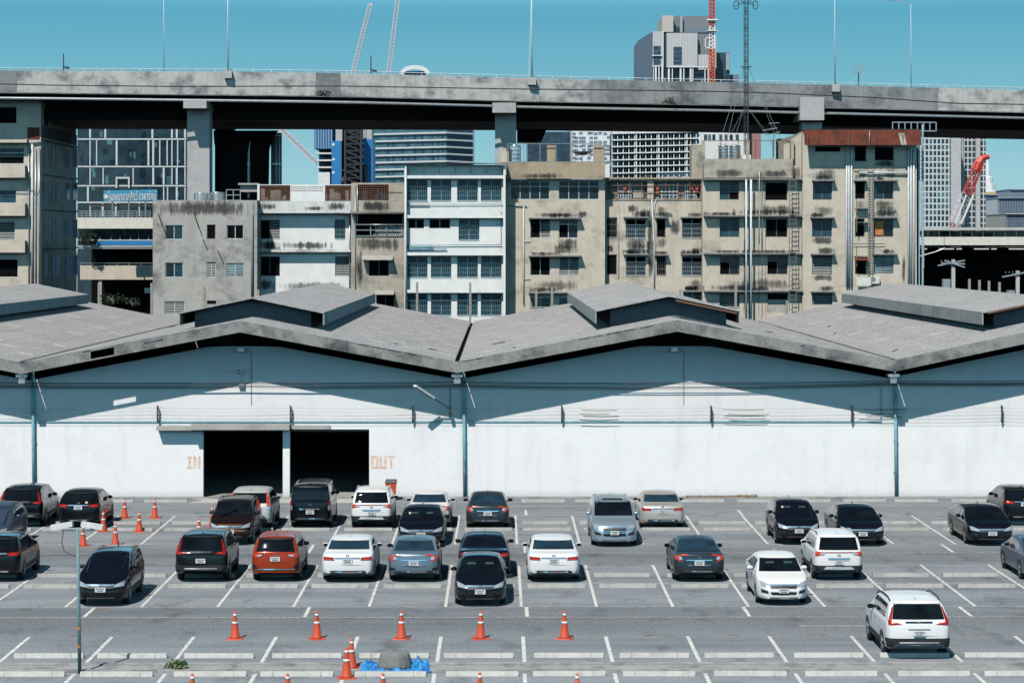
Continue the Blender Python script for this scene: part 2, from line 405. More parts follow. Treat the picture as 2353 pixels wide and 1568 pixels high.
# ------------------------------------------------------------------ warehouse
YW, YE, YB = 111.4, 109.55, 168.7
WH = thing('warehouse', 'long white warehouse with zigzag grey gabled roof behind the car park', 'warehouse', (0, YW, 0))
m, nt, b = new_mat('warehouse_white_wall')
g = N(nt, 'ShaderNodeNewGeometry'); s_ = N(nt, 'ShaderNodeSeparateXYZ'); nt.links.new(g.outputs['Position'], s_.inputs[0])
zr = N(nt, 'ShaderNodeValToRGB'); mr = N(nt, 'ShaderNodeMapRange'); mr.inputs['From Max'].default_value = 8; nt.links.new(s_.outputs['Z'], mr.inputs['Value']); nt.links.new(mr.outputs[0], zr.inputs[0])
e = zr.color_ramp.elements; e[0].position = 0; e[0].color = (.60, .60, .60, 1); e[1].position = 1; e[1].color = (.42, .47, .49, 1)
for p_, c_ in ((.015, (.72, .72, .725)), (.05, (.88, .865, .855)), (.415, (.88, .865, .855)), (.44, (.80, .79, .765)), (.60, (.80, .79, .77)), (.69, (.75, .75, .74)), (.77, (.62, .635, .64)), (.86, (.50, .53, .545))):  # upper stops: eave shade and some dirt put into the wall colour
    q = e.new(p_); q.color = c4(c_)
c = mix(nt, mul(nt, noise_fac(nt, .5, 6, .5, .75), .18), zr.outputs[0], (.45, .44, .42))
c = mix(nt, mul(nt, noise_fac(nt, 1.5, 5, .52, .8, (1, 1, .1)), .22), c, (.42, .42, .41))
c = mix(nt, mul(nt, noise_fac(nt, 9, 3, .4, .66), .06), c, (.36, .37, .38)); c = mix(nt, mul(nt, noise_fac(nt, 3.2, 6, .58, .76), .14), c, (.45, .44, .42))
nt.links.new(c, b.inputs['Base Color']); set_in(b, rough=.85, spec=.2); bump(nt, b, 4, .12)
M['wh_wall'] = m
def roofmat(name, dirn):
    m, nt, b = new_mat(name)
    big = noise_fac(nt, .3, 6, .35, .7); fine = noise_fac(nt, 5, 4, .3, .7, (1, .25, 1)); sh = noise_fac(nt, .9, 3, .42, .6, (1.0, .12, 1.0))
    c = mix(nt, big, (.345, .342, .34), (.43, .425, .42)); c = mix(nt, mul(nt, fine, .35), c, (.24, .23, .23)); c = mix(nt, mul(nt, noise_fac(nt, 7, 3, .42, .62), .55), c, (.16, .165, .17)); c = mix(nt, mul(nt, noise_fac(nt, 6.3, 3, .48, .66), .55), c, (.64, .63, .62)); c = mix(nt, mul(nt, sh, .25), c, (.48, .46, .445))
    nt.links.new(c, b.inputs['Base Color']); set_in(b, rough=.85, spec=.2)
    wv = N(nt, 'ShaderNodeTexWave', wave_type='BANDS', bands_direction='Y', Scale=1.9, Distortion=.6); nt.links.new(pos(nt), wv.inputs['Vector'])
    bp = N(nt, 'ShaderNodeBump', Strength=.35, Distance=.06); nt.links.new(wv.outputs['Fac'], bp.inputs['Height']); nt.links.new(bp.outputs['Normal'], b.inputs['Normal'])
    return m
M['roof'] = roofmat('fibre_cement_roof', 0)
M['fascia'] = plaster('fascia_concrete', (.33, .33, .315), (.045, .05, .055), .9, 1.0, .35, lo=.46, blot=.8)
ZV = 6.49
knots = [(-42.2, 6.49, 'v'), (-32.0, 8.39, 'r'), (-22.3, 6.45, 'v'), (-12.1, 8.39, 'r'), (-1.99, 6.49, 'v'), (8.26, 8.42, 'r'), (18.4, 6.55, 'v'), (27.2, 8.42, 'r'), (37.5, 6.5, 'v')]
def zroof(x):
    for (a, za, _), (b_, zb, _) in zip(knots, knots[1:]):
        if a <= x <= b_: return za + (zb - za) * (x - a) / (b_ - a)
    return 6.5
door = [(PX(467, YW), PX(649.5, YW), -.05, PZ(985, YW)), (PX(666, YW), PX(848, YW), -.05, PZ(985.5, YW))]
ZS = 5.0
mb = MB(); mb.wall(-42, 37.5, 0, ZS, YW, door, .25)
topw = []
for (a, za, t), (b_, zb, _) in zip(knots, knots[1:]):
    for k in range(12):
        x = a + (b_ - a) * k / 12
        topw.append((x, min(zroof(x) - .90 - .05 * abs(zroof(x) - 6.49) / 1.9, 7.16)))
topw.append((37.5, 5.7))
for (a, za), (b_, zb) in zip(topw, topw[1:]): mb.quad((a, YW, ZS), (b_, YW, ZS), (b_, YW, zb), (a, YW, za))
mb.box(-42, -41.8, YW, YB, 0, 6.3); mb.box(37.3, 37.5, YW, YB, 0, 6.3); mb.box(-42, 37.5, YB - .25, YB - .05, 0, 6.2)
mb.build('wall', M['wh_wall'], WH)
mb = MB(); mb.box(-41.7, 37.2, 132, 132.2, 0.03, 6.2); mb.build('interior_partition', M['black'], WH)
mb = MB(); mb.box(-41.7, 37.2, YW + .26, 131.9, .004, .016); mb.build('interior_floor', M['conc'], WH)
# fascia boards with one broken section and thin light gaps under the roof sheet
FH = .50
GAPS = [(PX(208, YE), PX(262, YE))]
mb = MB()
def fseg(x0, x1, dz0=-FH, dz1=0.03):
    za, zb = zroof(x0), zroof(x1)
    mb.hexa([(x0, YE, za + dz0), (x1, YE, zb + dz0), (x1, YE + .09, zb + dz0), (x0, YE + .09, za + dz0), (x0, YE, za + dz1), (x1, YE, zb + dz1), (x1, YE + .09, zb + dz1), (x0, YE + .09, za + dz1)])
SLITS = [(PX(a, YE), PX(b_, YE)) for a, b_ in ((795, 800), (803, 806), (809, 812), (814, 817), (820, 848), (853, 885), (889, 925), (928, 955), (1065, 1088), (1092, 1110), (1330, 1355), (1362, 1385), (1392, 1425), (1432, 1460), (1470, 1500), (190, 228))]
xs = sorted({k[0] for k in knots} | {v for g_ in GAPS for v in g_} | {v for g_ in SLITS for v in g_})
for a, b_ in zip(xs, xs[1:]):
    mid = (a + b_) / 2
    if any(g_[0] < mid < g_[1] for g_ in GAPS): fseg(a, b_, -FH, -.43); fseg(a, b_, -.07, .03)
    elif any(g_[0] < mid < g_[1] for g_ in SLITS): fseg(a, b_, -FH, -.05); fseg(a, b_, -.012, .03)
    else: fseg(a, b_)
mb.build('fascia', M['fascia'], WH)
# roof slopes, one part each, with a slot over the slits
for i, ((a, za, ta), (b_, zb, tb)) in enumerate(zip(knots, knots[1:])):
    mb = MB(); T = .05
    def rz(x, d=0): return zroof(min(max(x, a + 1e-5), b_ - 1e-5)) + d
    a2, b2 = a, b_
    if ta == 'v': a2 = a + .11
    if tb == 'v': b2 = b_ - .11
    mb.hexa([(a2, YE + .092, rz(a2)), (b2, YE + .092, rz(b2)), (b2, YB, rz(b2)), (a2, YB, rz(a2)), (a2, YE + .092, rz(a2, T)), (b2, YE + .092, rz(b2, T)), (b2, YB, rz(b2, T)), (a2, YB, rz(a2, T))])
    # lapped sheet edges
    nl = 7
    for k in range(1, nl):
        x = a2 + (b2 - a2) * k / nl; d = .35 if tb == 'r' else -.35
        z0_, z1_ = rz(x, T), rz(x + d, T)
        q = sorted((x, x + d))
        mb.hexa([(q[0], YE + .1, rz(q[0], T - .02)), (q[1], YE + .1, rz(q[1], T - .02)), (q[1], YB - .1, rz(q[1], T - .02)), (q[0], YB - .1, rz(q[0], T - .02)), (q[0], YE + .1, rz(q[0], T + .005)), (q[1], YE + .1, rz(q[1], T + .005)), (q[1], YB - .1, rz(q[1], T + .005)), (q[0], YB - .1, rz(q[0], T + .005))])
    mb.build('roof', M['roof'], WH)
M['skylight'] = flat('translucent_sheet', (.62, .585, .53), .6, var=.2)
M['skyl2'] = flat('roof_sheet_edge', (.60, .575, .55), .6, var=.2)
def strip(x0, x1, Y, wd, mat):
    mb = MB(); z0_, z1_ = zroof(x0) + .075, zroof(x1) + .075
    mb.hexa([(x0, Y, z0_ - .02), (x1, Y, z1_ - .02), (x1, Y + wd, z1_ - .02), (x0, Y + wd, z0_ - .02), (x0, Y, z0_), (x1, Y, z1_), (x1, Y + wd, z1_), (x0, Y + wd, z0_)])
    mb.build('skylight_strip', mat, WH)
random.seed(3)
for base, sgn, n in ((-22.3, -1, 0), (18.4, 1, 0)):          # outer modules: pale skylight sheets in stepped rows
    for r in range(5):
        for k in range(5):
            Y = 114.5 + k * 9.0 + r * 2.6 + random.uniform(-.3, .3); x = base + sgn * (1.2 + r * 1.35)
            if abs(zroof(x)) > 7.75 or Y > 160: continue
            if base > 0 : x = 18.4 - 9.6 + 1.1 + r * 1.55 if r % 2 else 18.4 + 1.3 + r * 1.1
            
            if random.random() < .78: strip(x, x + random.uniform(.75, 1.0), Y, .36, M['skylight'])
for base in (-1.99,):
    for sgn in (-1, 1):
        for r in range(6):
            for k in range(4):
                Y = 113.5 + k * 11 + (r % 2) * 4; x = base + sgn * (1.0 + r * .85)
                strip(x, x + .8, Y, .22, M['skyl2']); 
mb = MB()
for kx, kz, t in knots:
    if t == 'v': mb.box(kx - .108, kx + .108, YE + .1, YB, kz - .12, kz - .06)
mb.build('valley_gutter', M['black'], WH)
mb = MB(); mb.m = 0
random.seed(5)
for px, y, L in ((1130, 792, 30), (1178, 800, 6), (905, 790, 8), (985, 802, 18), (1760, 762, 18), (1915, 768, 8), (1840, 795, 12), (2050, 808, 16), (360, 756, 40), (470, 745, 30), (330, 790, 40), (1900, 752, 12)):
    for it in range(1):
        Y = 118
        for _ in range(25):
            X = PX(px, Y); z = zroof(X) + .05; Y = F * (CAMZ - z) / (y - HZ)
        X = PX(px, Y); L_ = L / F * Y
        z0_, z1_ = zroof(X) + .09, zroof(X + L_) + .09
        mb.hexa([(X, Y, z0_ - .04), (X + L_, Y + .5, z1_ - .04), (X + L_, Y + .62, z1_ - .04), (X, Y + .12, z0_ - .04), (X, Y, z0_), (X + L_, Y + .5, z1_), (X + L_, Y + .62, z1_), (X, Y + .12, z0_)])
mb.build('roof_debris', M['dksteel'], WH)
# ridge ventilators (jack roofs)
M['vent_side'] = plaster('ventilator_sheet', (.42, .42, .40), (.12, .12, .12), .6, .5, lo=.5)
M['vent_gable'] = plaster('ventilator_gable', (.16, .175, .19), (.06, .06, .065), .5, .4)
for rx, hwl, hwr, y0, y1, zt in ((-31.9, 3.6, 3.6, 114.6, 161.8, 9.37), (-12.1, 3.53, 3.53, 114.6, 161.8, 9.41), (8.26, 3.6, 3.45, 114.6, 161.8, 9.50), (27.1, 3.55, 3.5, 114.6, 161.8, 9.42)):
    rv = MB(); ze = zt - .74; T = .06
    for sx_, hw in ((-1, hwl), (1, hwr)):
        ex = rx + sx_ * hw
        p = [(rx, y0, zt - T), (ex, y0, ze - T), (ex, y1, ze - T), (rx, y1, zt - T), (rx, y0, zt), (ex, y0, ze), (ex, y1, ze), (rx, y1, zt)]
        if sx_ < 0: p = [p[1], p[0], p[3], p[2], p[5], p[4], p[7], p[6]]
        rv.hexa(p)
    ro = rv.build('ridge_vent_roof', M['roof'], WH)
    mb = MB(); zb = zroof(rx + 3.0) - .1
    for sx_, hw in ((-1, hwl), (1, hwr)):       # louvred drop boards under the eaves
        ex = rx + sx_ * hw
        mb.box(ex - .05 * sx_, ex + .012 * sx_, y0 + .03, y1 - .03, ze - .62, ze - .065)
    mb.build('ridge_vent_skirt', M['vent_side'], WH)
    mb = MB(); gx = 2.85
    mb.poly([(rx - gx, y0 + .7, zb - .2), (rx + gx, y0 + .7, zb - .2), (rx + gx, y0 + .7, zt - .12 - .74 * gx / 3.53), (rx, y0 + .7, zt - .12), (rx - gx, y0 + .7, zt - .12 - .74 * gx / 3.53)])
    mb.poly([(rx + gx, y1 - .7, zb - .2), (rx - gx, y1 - .7, zb - .2), (rx - gx, y1 - .7, zt - .12 - .74 * gx / 3.53), (rx, y1 - .7, zt - .12), (rx + gx, y1 - .7, zt - .12 - .74 * gx / 3.53)])
    mb.box(rx - gx, rx - gx + .02, y0 + .71, y1 - .71, zb - .2, zt - .9); mb.box(rx + gx - .02, rx + gx, y0 + .71, y1 - .71, zb - .2, zt - .9)
    mb.build('ridge_vent_wall', M['vent_gable'], WH)
# a rusty angle on two of the ventilator gables
for rx, s1 in ((8.26, 1), (27.1, -1)):
    mb = MB(); mb.bar((rx + s1 * .3, 114.58, 9.33 - .07), (rx + s1 * 3.3, 114.58, 9.33 - .07 - .63), .1, .08); mb.build('ridge_vent_angle', M['rust'], WH)
# door canopy, ledges, frame
M['canopy'] = plaster('canopy_concrete', (.48, .46, .42), (.16, .15, .14), .6, .5, lo=.5)
mb = MB(); mb.box(PX(443, YW), PX(668, YW), YW - .75, YW - .01, PZ(984, YW), PZ(972, YW)); mb.box(PX(363, YW), PX(443, YW) - .003, YW - .55, YW - .01, PZ(986, YW), PZ(977, YW)); mb.box(PX(668, YW) + .003, PX(758, YW), YW - .12, YW - .01, PZ(985, YW), PZ(976, YW))
mb.build('door_canopy', M['canopy'], WH)
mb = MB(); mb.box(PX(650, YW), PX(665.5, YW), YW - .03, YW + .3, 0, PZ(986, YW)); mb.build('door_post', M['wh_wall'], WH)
mb = MB(); mb.box(PX(467, YW), PX(848, YW), YW + .26, YW + .4, PZ(992, YW), PZ(980, YW)); mb.build('door_track', M['dksteel'], WH)
# lettering: brush-stencilled IN and OUT
M['letter'] = worn('faded_orange_lettering', (.82, .40, .21), (.86, .72, .60), .36, .62)
def letters(word, px0, py0, px1, py1, serif):
    x0, x1 = PX(px0, YW), PX(px1, YW); z1, z0 = PZ(py0, YW), PZ(py1, YW); n = len(word); h = z1 - z0
    gap = .07; ws = {'I': .75, 'N': 1.0, 'O': 1.0, 'U': .95, 'T': 1.0}; tot = sum(ws[c_] for c_ in word); wd = (x1 - x0 - gap * (n - 1)) / tot
    x = x0; t = .085; mb = MB(); Yf = YW - .012
    def st(a, b_, c_, d): mb.box(a, b_, Yf, YW - .002, c_, d)
    for ch in word:
        w_ = ws[ch] * wd
        if ch == 'I': st(x + w_ / 2 - t / 2, x + w_ / 2 + t / 2, z0 + t + .01, z1 - t - .01); st(x, x + w_, z1 - t, z1); st(x, x + w_, z0, z0 + t)
        if ch == 'N':
            st(x, x + t, z0, z1); st(x + w_ - t, x + w_, z0, z1)
            mb.hexa([(x + t + .005, Yf, z1 - .12), (x + w_ - t - .005, Yf, z0), (x + w_ - t - .005, YW - .002, z0), (x + t + .005, YW - .002, z1 - .12), (x + t + .005, Yf, z1), (x + w_ - t - .005, Yf, z0 + .12), (x + w_ - t - .005, YW - .002, z0 + .12), (x + t + .005, YW - .002, z1)])
        if ch == 'O': st(x, x + t, z0, z1); st(x + w_ - t, x + w_, z0, z1); st(x + t + .005, x + w_ - t - .005, z1 - t, z1); st(x + t + .005, x + w_ - t - .005, z0, z0 + t)
        if ch == 'U': st(x, x + t, z0, z1); st(x + w_ - t, x + w_, z0, z1); st(x + t + .005, x + w_ - t - .005, z0, z0 + t)
        if ch == 'T': st(x, x + w_, z1 - t, z1); st(x + w_ / 2 - t / 2, x + w_ / 2 + t / 2, z0, z1 - t - .005)
        x += w_ + gap
    o = mb.build('lettering', M['letter'], WH); o['label'] = f'faded orange stencilled word {word} on the white wall'
letters('IN', 429.5, 1047, 460, 1075, True); letters('OUT', 852.5, 1046, 906.5, 1074.5, False)
# drain pipes with hopper heads
for px, xoff in ((78, 0), (1066.5, 0), (2056.5, 0)):
    X = PX(px, YW); top = zroof(X) - .55
    mb = MB(); mb.tube([(X - .02, YW - .13, top), (X, YW - .13, 3), (X + .03, YW - .13, .05)], .085, 8)
    d = mb.build('drain_pipe', M['pipet'], WH, smooth=True)
    mb = MB()
    for z in (1.2, 2.7, 4.2): mb.box(X - .095, X + .095, YW - .19, YW - .01, z, z + .035)
    mb.build('pipe_bracket', M['pipet'], d)
    kx = min(knots, key=lambda q: abs(q[0] - X))[0]
    mb = MB(); mb.box(kx - .26, kx + .26, YE + .12, YE + .75, 5.80, 5.93); mb.box(kx - .15, kx + .15, YE + .2, YE + .65, 5.50, 5.798); mb.build('rain_hopper', M['steel'], WH)
# wall lamps, camera, boxes, conduits
for px in (555, 1548):
    X = PX(px, YW); mb = MB(); mb.box(X - .16, X + .16, YW - .35, YW - .01, PZ(806, YW), PZ(798, YW)); l = mb.build('wall_lamp', M['steel'], WH)
    mb = MB(); mb.box(X - .12, X + .12, YW - .3, YW - .05, PZ(806, YW) - .03, PZ(806, YW) - .002); mb.build('lamp_lens', M['white'], l)
    mb = MB(); mb.box(X + .45, X + .475, YW - .03, YW - .002, PZ(930, YW), PZ(806, YW)); mb.build('conduit', M['grille'], WH)
X = PX(551, YW); mb = MB(); mb.box(X - .09, X + .09, YW - .5, YW - .2, PZ(852, YW), PZ(845, YW)); mb.bar((X, YW - .01, PZ(856, YW)), (X, YW - .3, PZ(853, YW)), .05); cam_ = mb.build('security_camera', M['white'], WH)
mb = MB(); mb.lathe((X, YW - .53, PZ(848.5, YW)), [(.05, 0), (.05, .03)], 10, 'y'); mb.build('camera_lens', M['black'], cam_)
mb = MB(); mb.box(PX(549, YW), PX(562, YW), YW - .15, YW - .01, PZ(890, YW), PZ(880, YW)); mb.bar((PX(554, YW), YW - .05, PZ(880, YW)), (PX(554, YW), YW - .05, PZ(858, YW)), .03); mb.build('junction_box', M['steel'], WH)
# cable racks along the wall
def rack(px):
    X = PX(px, YW); mb = MB(); mb.box(X - .03, X + .03, YW - .22, YW - .16, PZ(969, YW), PZ(930, YW)); mb.box(X - .02, X + .02, YW - .16, YW - .002, PZ(966, YW), PZ(963, YW)); mb.box(X - .02, X + .02, YW - .16, YW - .002, PZ(935, YW), PZ(932, YW))
    o = mb.build('cable_rack', M['dksteel'], WH)
    for y in (936, 944, 952, 960):
        mb = MB(); mb.lathe((X + .03, YW - .24, PZ(y, YW)), [(.025, -.045), (.036, -.02), (.036, .02), (.025, .045)], 8); mb.build('insulator', M['dksteel'], o, smooth=True)
RACKS = (363, 668, 948, 1290, 1632, 1955, 2299)
for px in RACKS: rack(px)
mb = MB(); mb.box(PX(-60, YW), PX(2025, YW), YW - .045, YW - .003, PZ(969.5, YW), PZ(966.5, YW)); mb.box(PX(2022, YW), PX(2025, YW), YW - .04, YW - .003, PZ(966, YW), PZ(890, YW)); mb.build('wall_conduit', M['pipet'], WH)
def cable(pts, r, label, sag=0, name='power_cable', mat='cable', seg=10, group='cables strung along the warehouse'):
    out = []
    for a, b_ in zip(pts, pts[1:]):
        for k in range(seg):
            t = k / seg; p = a.lerp(b_, t); p.z -= 4 * sag * t * (1 - t); out.append(p)
    out.append(pts[-1].copy()); mb = MB(); mb.tube(out, r, 5); o = mb.build(name, M[mat]); tag(o, label, 'cable', group); return o
for k, y in enumerate((936, 944, 952, 960)):
    cable([P(px, y, YW - .27) for px in (-80,) + RACKS + (2460,)], .0045, f'{ORD[k]} from the top of four thin wires strung between the iron racks on the wall', .05, mat='thinwire')
for k, (ya, yb, r) in enumerate(((877, 874, .017), (880, 878, .010), (885, 880, .019), (888, 883, .012))):
    Yc = YW - .40 + k * .05
    cable([P(-80, ya, Yc), P(555, ya + 1, Yc), P(1050, ya - .5, Yc), P(1580, ya + (1 if k < 2 else 4), Yc), P(2050, yb, Yc), P(2440, yb - 1, Yc)], r, f'{ORD[k]} from the top of the thick black cables sagging below the roof edge', .04, group='thick cables below the roof edge')
for k, (a, b_, y) in enumerate(((1335, 1418, 941), (1330, 1400, 950), (1330, 1420, 964), (1660, 1755, 940), (1672, 1766, 951), (1660, 1760, 960), (1985, 2080, 939), (1970, 2060, 948), (1990, 2070, 957))):  # short dark strands added where cable shadows fall on the wall
    cable([P(a, y, YW - .24), P((a + b_) / 2, y + 1.5, YW - .24), P(b_, y + .5, YW - .24)], .014, ('short added cable-shadow strand {} on the wall right of the {} iron rack').format(('uppermost', 'in the middle', 'lowest')[k % 3], ('fourth', 'fifth', 'sixth')[k // 3]), .0, group='strands added as cable shadows on the wall')
# tube lamp on its tilted arm
t = thing('tube_lamp', 'fluorescent tube lamp on a tilted arm by the middle drain pipe', 'lamp', P(1034, 955, YW - .35))
mb = MB(); mb.box(PX(1033, YW), PX(1035.5, YW), YW - .38, YW - .33, PZ(958, YW), PZ(890, YW)); mb.box(PX(1031, YW), PX(1038, YW), YW - .45, YW - .3, PZ(953, YW), PZ(943, YW)); mb.bar((PX(1034, YW), YW - .33, PZ(935, YW)), (PX(1034, YW), YW - .003, PZ(935, YW)), .04); mb.build('post', M['dksteel'], t)
mb = MB(); mb.bar(P(1033, 938, YW - .4), P(995, 914, YW - .8), .05); mb.build('arm', M['dksteel'], t)
mb = MB(); mb.bar(P(996, 914, YW - .8), P(953, 885.5, YW - 1.6), .2, .09); mb.build('lamp_head', M['white'], t)
# dry weeds along the wall foot
M['drygrass'] = flat('dry_grass', (.33, .22, .10), .9)
mb = MB(); random.seed(11)
for k in range(1500):
    x = random.uniform(PX(1578, 110.7), PX(1742, 110.7)); y = YW - random.uniform(.02, .5); h = random.uniform(.02, .13) * (1.3 if x > PX(1690, YW) else .8); a = random.uniform(0, 6.28); dx, dy = .012 * math.cos(a), .012 * math.sin(a)
    mb.tri((x - dx, y - dy, .045), (x + dx, y + dy, .045), (x + random.uniform(-.06, .06), y + random.uniform(-.05, .05), .045 + h))
o = mb.build('dry_weeds', M['drygrass']); tag(o, 'strip of dry brown weeds at the foot of the white wall', 'weeds', kind='stuff')
WR = random.Random(21)
# ------------------------------------------------------------------ apartment blocks behind the warehouse
def rect(px, Y):
    a, t, b_, d = px
    return (PX(a, Y), PX(b_, Y), PZ(d, Y), PZ(t, Y))
def facade(th, Y, x0, x1, y0, holes, mat, back=14, zbot=0.0, name='wall', depth=.18):
    X0, X1, Z1 = PX(x0, Y), PX(x1, Y), PZ(y0, Y)
    mb = MB(); mb.wall(X0, X1, zbot, Z1, Y, [rect(h, Y) for h in holes], depth)
    mb.quad((X0, Y + back, zbot), (X0, Y, zbot), (X0, Y, Z1), (X0, Y + back, Z1)); mb.quad((X1, Y, zbot), (X1, Y + back, zbot), (X1, Y + back, Z1), (X1, Y, Z1))
    mb.quad((X0, Y, Z1), (X1, Y, Z1), (X1, Y + back, Z1), (X0, Y + back, Z1)); mb.quad((X1, Y + back, zbot), (X0, Y + back, zbot), (X0, Y + back, Z1), (X1, Y + back, Z1))
    return mb.build(name, mat, th)
def win(th, px, Y, kind, rec=.12, fm=None):
    if WR.random() < .4 and px[3] < 660 and kind != 'void' and px[0] > 1165 and px[2] - px[0] < 60: patch(th, px[0] - 2, px[2] + 3, px[3] - 1, px[3] + WR.uniform(12, 30), Y, WR.choice(('whitedirty', 'stainmid', 'stainmid')))
    x0, x1, z0, z1 = rect(px, Y); f = .055; yf = Y + rec; fm = fm or {'grille': M['frame_tl']}.get(kind, M['frame'])
    if kind in ('open', 'bars'): fm = M['frame_dk']
    fr = MB(); W = x1 - x0; H = z1 - z0; xm = (x0 + x1) / 2
    e = .002
    fr.box(x0 + e, x0 + f, yf - .03, yf + .05, z0 + e, z1 - e); fr.box(x1 - f, x1 - e, yf - .03, yf + .05, z0 + e, z1 - e)
    fr.box(x0 + f, x1 - f, yf - .028, yf + .048, z0 + e, z0 + f); fr.box(x0 + f, x1 - f, yf - .028, yf + .048, z1 - f, z1 - e)
    tz = z1
    if kind in ('trans', 'grille', 'mixed', 'lattice', 'big4'):
        tz = z0 + H * .70; fr.box(x0 + f, x1 - f, yf - .026, yf + .046, tz - f / 2, tz + f / 2)
    if kind == 'big4':
        for q in (.25, .5, .75): fr.box(x0 + W * q - f / 2, x0 + W * q + f / 2, yf - .024, yf + .044, z0 + f, z1 - f)
    elif kind not in ('open', 'bars', 'void'): fr.box(xm - f / 2, xm + f / 2, yf - .024, yf + .044, z0 + f, z1 - f)
    o = fr.build('window', fm, th)
    def pane(a, b_, c_, d, mat): mb = MB(); mb.box(a, b_, yf + .0, yf + .02, c_, d); mb.build('pane', M[mat], o)
    def slats(a, b_, c_, d, mat='louvre'):
        mb = MB(); n = max(3, int((d - c_) / .13)); 
        for k in range(n):
            z = c_ + (d - c_) * (k + .5) / n; mb.hexa([(a, yf - .05, z - .045), (b_, yf - .05, z - .045), (b_, yf + .03, z + .025), (a, yf + .03, z + .025), (a, yf - .05, z - .03), (b_, yf - .05, z - .03), (b_, yf + .03, z + .04), (a, yf + .03, z + .04)])
        mb.build('louvre', M[mat], o)
    L, R = (x0 + f, xm - f / 2), (xm + f / 2, x1 - f); bz = z0 + f; uz = z1 - f
    if kind in ('open', 'void', 'bars'): pane(x0 + f, x1 - f, bz, uz, 'black')  # open windows: black sheet painted in for the unlit room
    elif kind == 'slide': pane(*L, bz, uz, 'winblue'); pane(*R, bz, uz, 'winglass')
    elif kind == 'slide2': pane(*L, bz, uz, 'winglass'); pane(*R, bz, uz, 'winblue')
    elif kind == 'dark2': pane(*L, bz, uz, 'black'); pane(*R, bz, uz, 'black')
    elif kind == 'blue2': pane(*L, bz, uz, 'winblue'); pane(*R, bz, uz, 'winblue')
    elif kind == 'frost': pane(*L, bz, uz, 'winpale'); pane(*R, bz, uz, 'winpale'); slats(*L, bz, uz, 'winpale'); slats(*R, bz, uz, 'winpale')
    elif kind == 'louvre': pane(x0 + f, x1 - f, bz, uz, 'black'); slats(*L, bz, uz); slats(*R, bz, uz)
    elif kind == 'half': pane(x0 + f, x1 - f, bz, uz, 'black'); slats(*R, bz, uz)
    elif kind == 'halfl': pane(x0 + f, x1 - f, bz, uz, 'black'); slats(*L, bz, uz)
    elif kind == 'trans': pane(x0 + f, x1 - f, tz + f / 2, uz, 'winglass'); pane(*L, bz, tz - f / 2, 'black'); pane(*R, bz, tz - f / 2, 'winglass')
    elif kind == 'mixed': pane(x0 + f, x1 - f, tz + f / 2, uz, 'winblue'); pane(*L, bz, tz - f / 2, 'winblue'); pane(*R, bz, tz - f / 2, 'black'); slats(R[0], R[1], bz + (tz - bz) * .55, tz - f / 2)
    elif kind == 'big4': pane(x0 + f, x1 - f, bz, uz, 'winglass')
    elif kind in ('grille', 'lattice'):
        pane(x0 + f, x1 - f, bz, uz, 'winblue' if kind == 'grille' else 'winglass')
        if kind == 'lattice': pane(x0 + f, x1 - f, tz + f / 2 + .02, uz, 'winpale')
    if kind in ('grille', 'lattice', 'bars'):
        mb = MB(); n = int(W / .16); top = tz if kind != 'bars' else z1 - f
        for k in range(1, n): x = x0 + W * k / n; mb.box(x - .011, x + .011, Y - .06, Y - .035, z0 - .04, top)
        for q in (0, .33, .66, 1.0): z = z0 + (top - z0) * q; mb.box(x0, x1, Y - .07, Y - .062, z - .018, z + .018)
        mb.build('grille', M['grille_tl' if kind == 'grille' else ('steel' if kind == 'lattice' else 'frame_dk')], o)
    return o
def hood(th, x0, x1, y, Y, proj=.75, t=.11, mat='conc_dark'):
    mb = MB(); z = PZ(y, Y); mb.box(PX(x0, Y), PX(x1, Y), Y - proj, Y - .003, z - t, z); o = mb.build('sunshade', M[mat], th)
    q = WR.random(); d = x1 - x0
    patch(th, x0 + d * .3 * (q < .3), x1 - d * .35 * (q > .75), y - 7 - 9 * WR.random(), y + 1, Y, 'stain' if q > .35 else 'stainmid')
    if q > .5: patch(th, x0 + d * WR.uniform(0, .4), x1, y - 26, y - 2, Y, 'whitedirty')
    return o
def pbox(mb, x0, x1, y0, y1, Y, d0, d1): mb.box(PX(x0, Y), PX(x1, Y), Y + d0, Y + d1, PZ(y1, Y), PZ(y0, Y)); return mb
def vpipe(th, x, y0, y1, Y, r=.06, mat='pipew', off=.1, name='drain_pipe', bend=0):
    mb = MB(); mb.tube([P(x, y0, Y - off), P(x + bend, (y0 + y1) / 2, Y - off), P(x + bend, y1, Y - off)], r, 6); return mb.build(name, M[mat], th, smooth=True)
def hpipe(th, x0, x1, y, Y, r=.05, mat='pipew', off=.1, dy=0):
    mb = MB(); mb.tube([P(x0, y, Y - off), P(x1, y + dy, Y - off)], r, 6); return mb.build('wall_pipe', M[mat], th, smooth=True)
def patch(th, x0, x1, y0, y1, Y, mat, name='stain', off=.004):
    """irregular thin coat of weathering on the wall"""
    g = 1.18; mx, my = (x0 + x1) / 2, (y0 + y1) / 2
    X0, X1, Z0, Z1 = rect((mx + (x0 - mx) * g, my + (y0 - my) * g, mx + (x1 - mx) * g, my + (y1 - my) * g), Y)
    mb = MB(); mb.quad((X0, Y - off, Z0), (X1, Y - off, Z0), (X1, Y - off, Z1), (X0, Y - off, Z1)); return mb.build(name, ST[mat], th)
def rail(th, x0, x1, y0, y1, Y, n, mat='rust', r=.025, name='railing', rows=2):
    mb = MB()
    for k in range(n + 1): x = PX(x0 + (x1 - x0) * k / n, Y); mb.box(x - r, x + r, Y - r, Y + r, PZ(y1, Y), PZ(y0, Y))
    for k in range(rows + 1): z = PZ(y0 + (y1 - y0) * k / (rows + .001), Y); mb.box(PX(x0, Y), PX(x1, Y), Y - r * .8, Y + r * .8, z - r, z + r)
    return mb.build(name, M[mat], th)
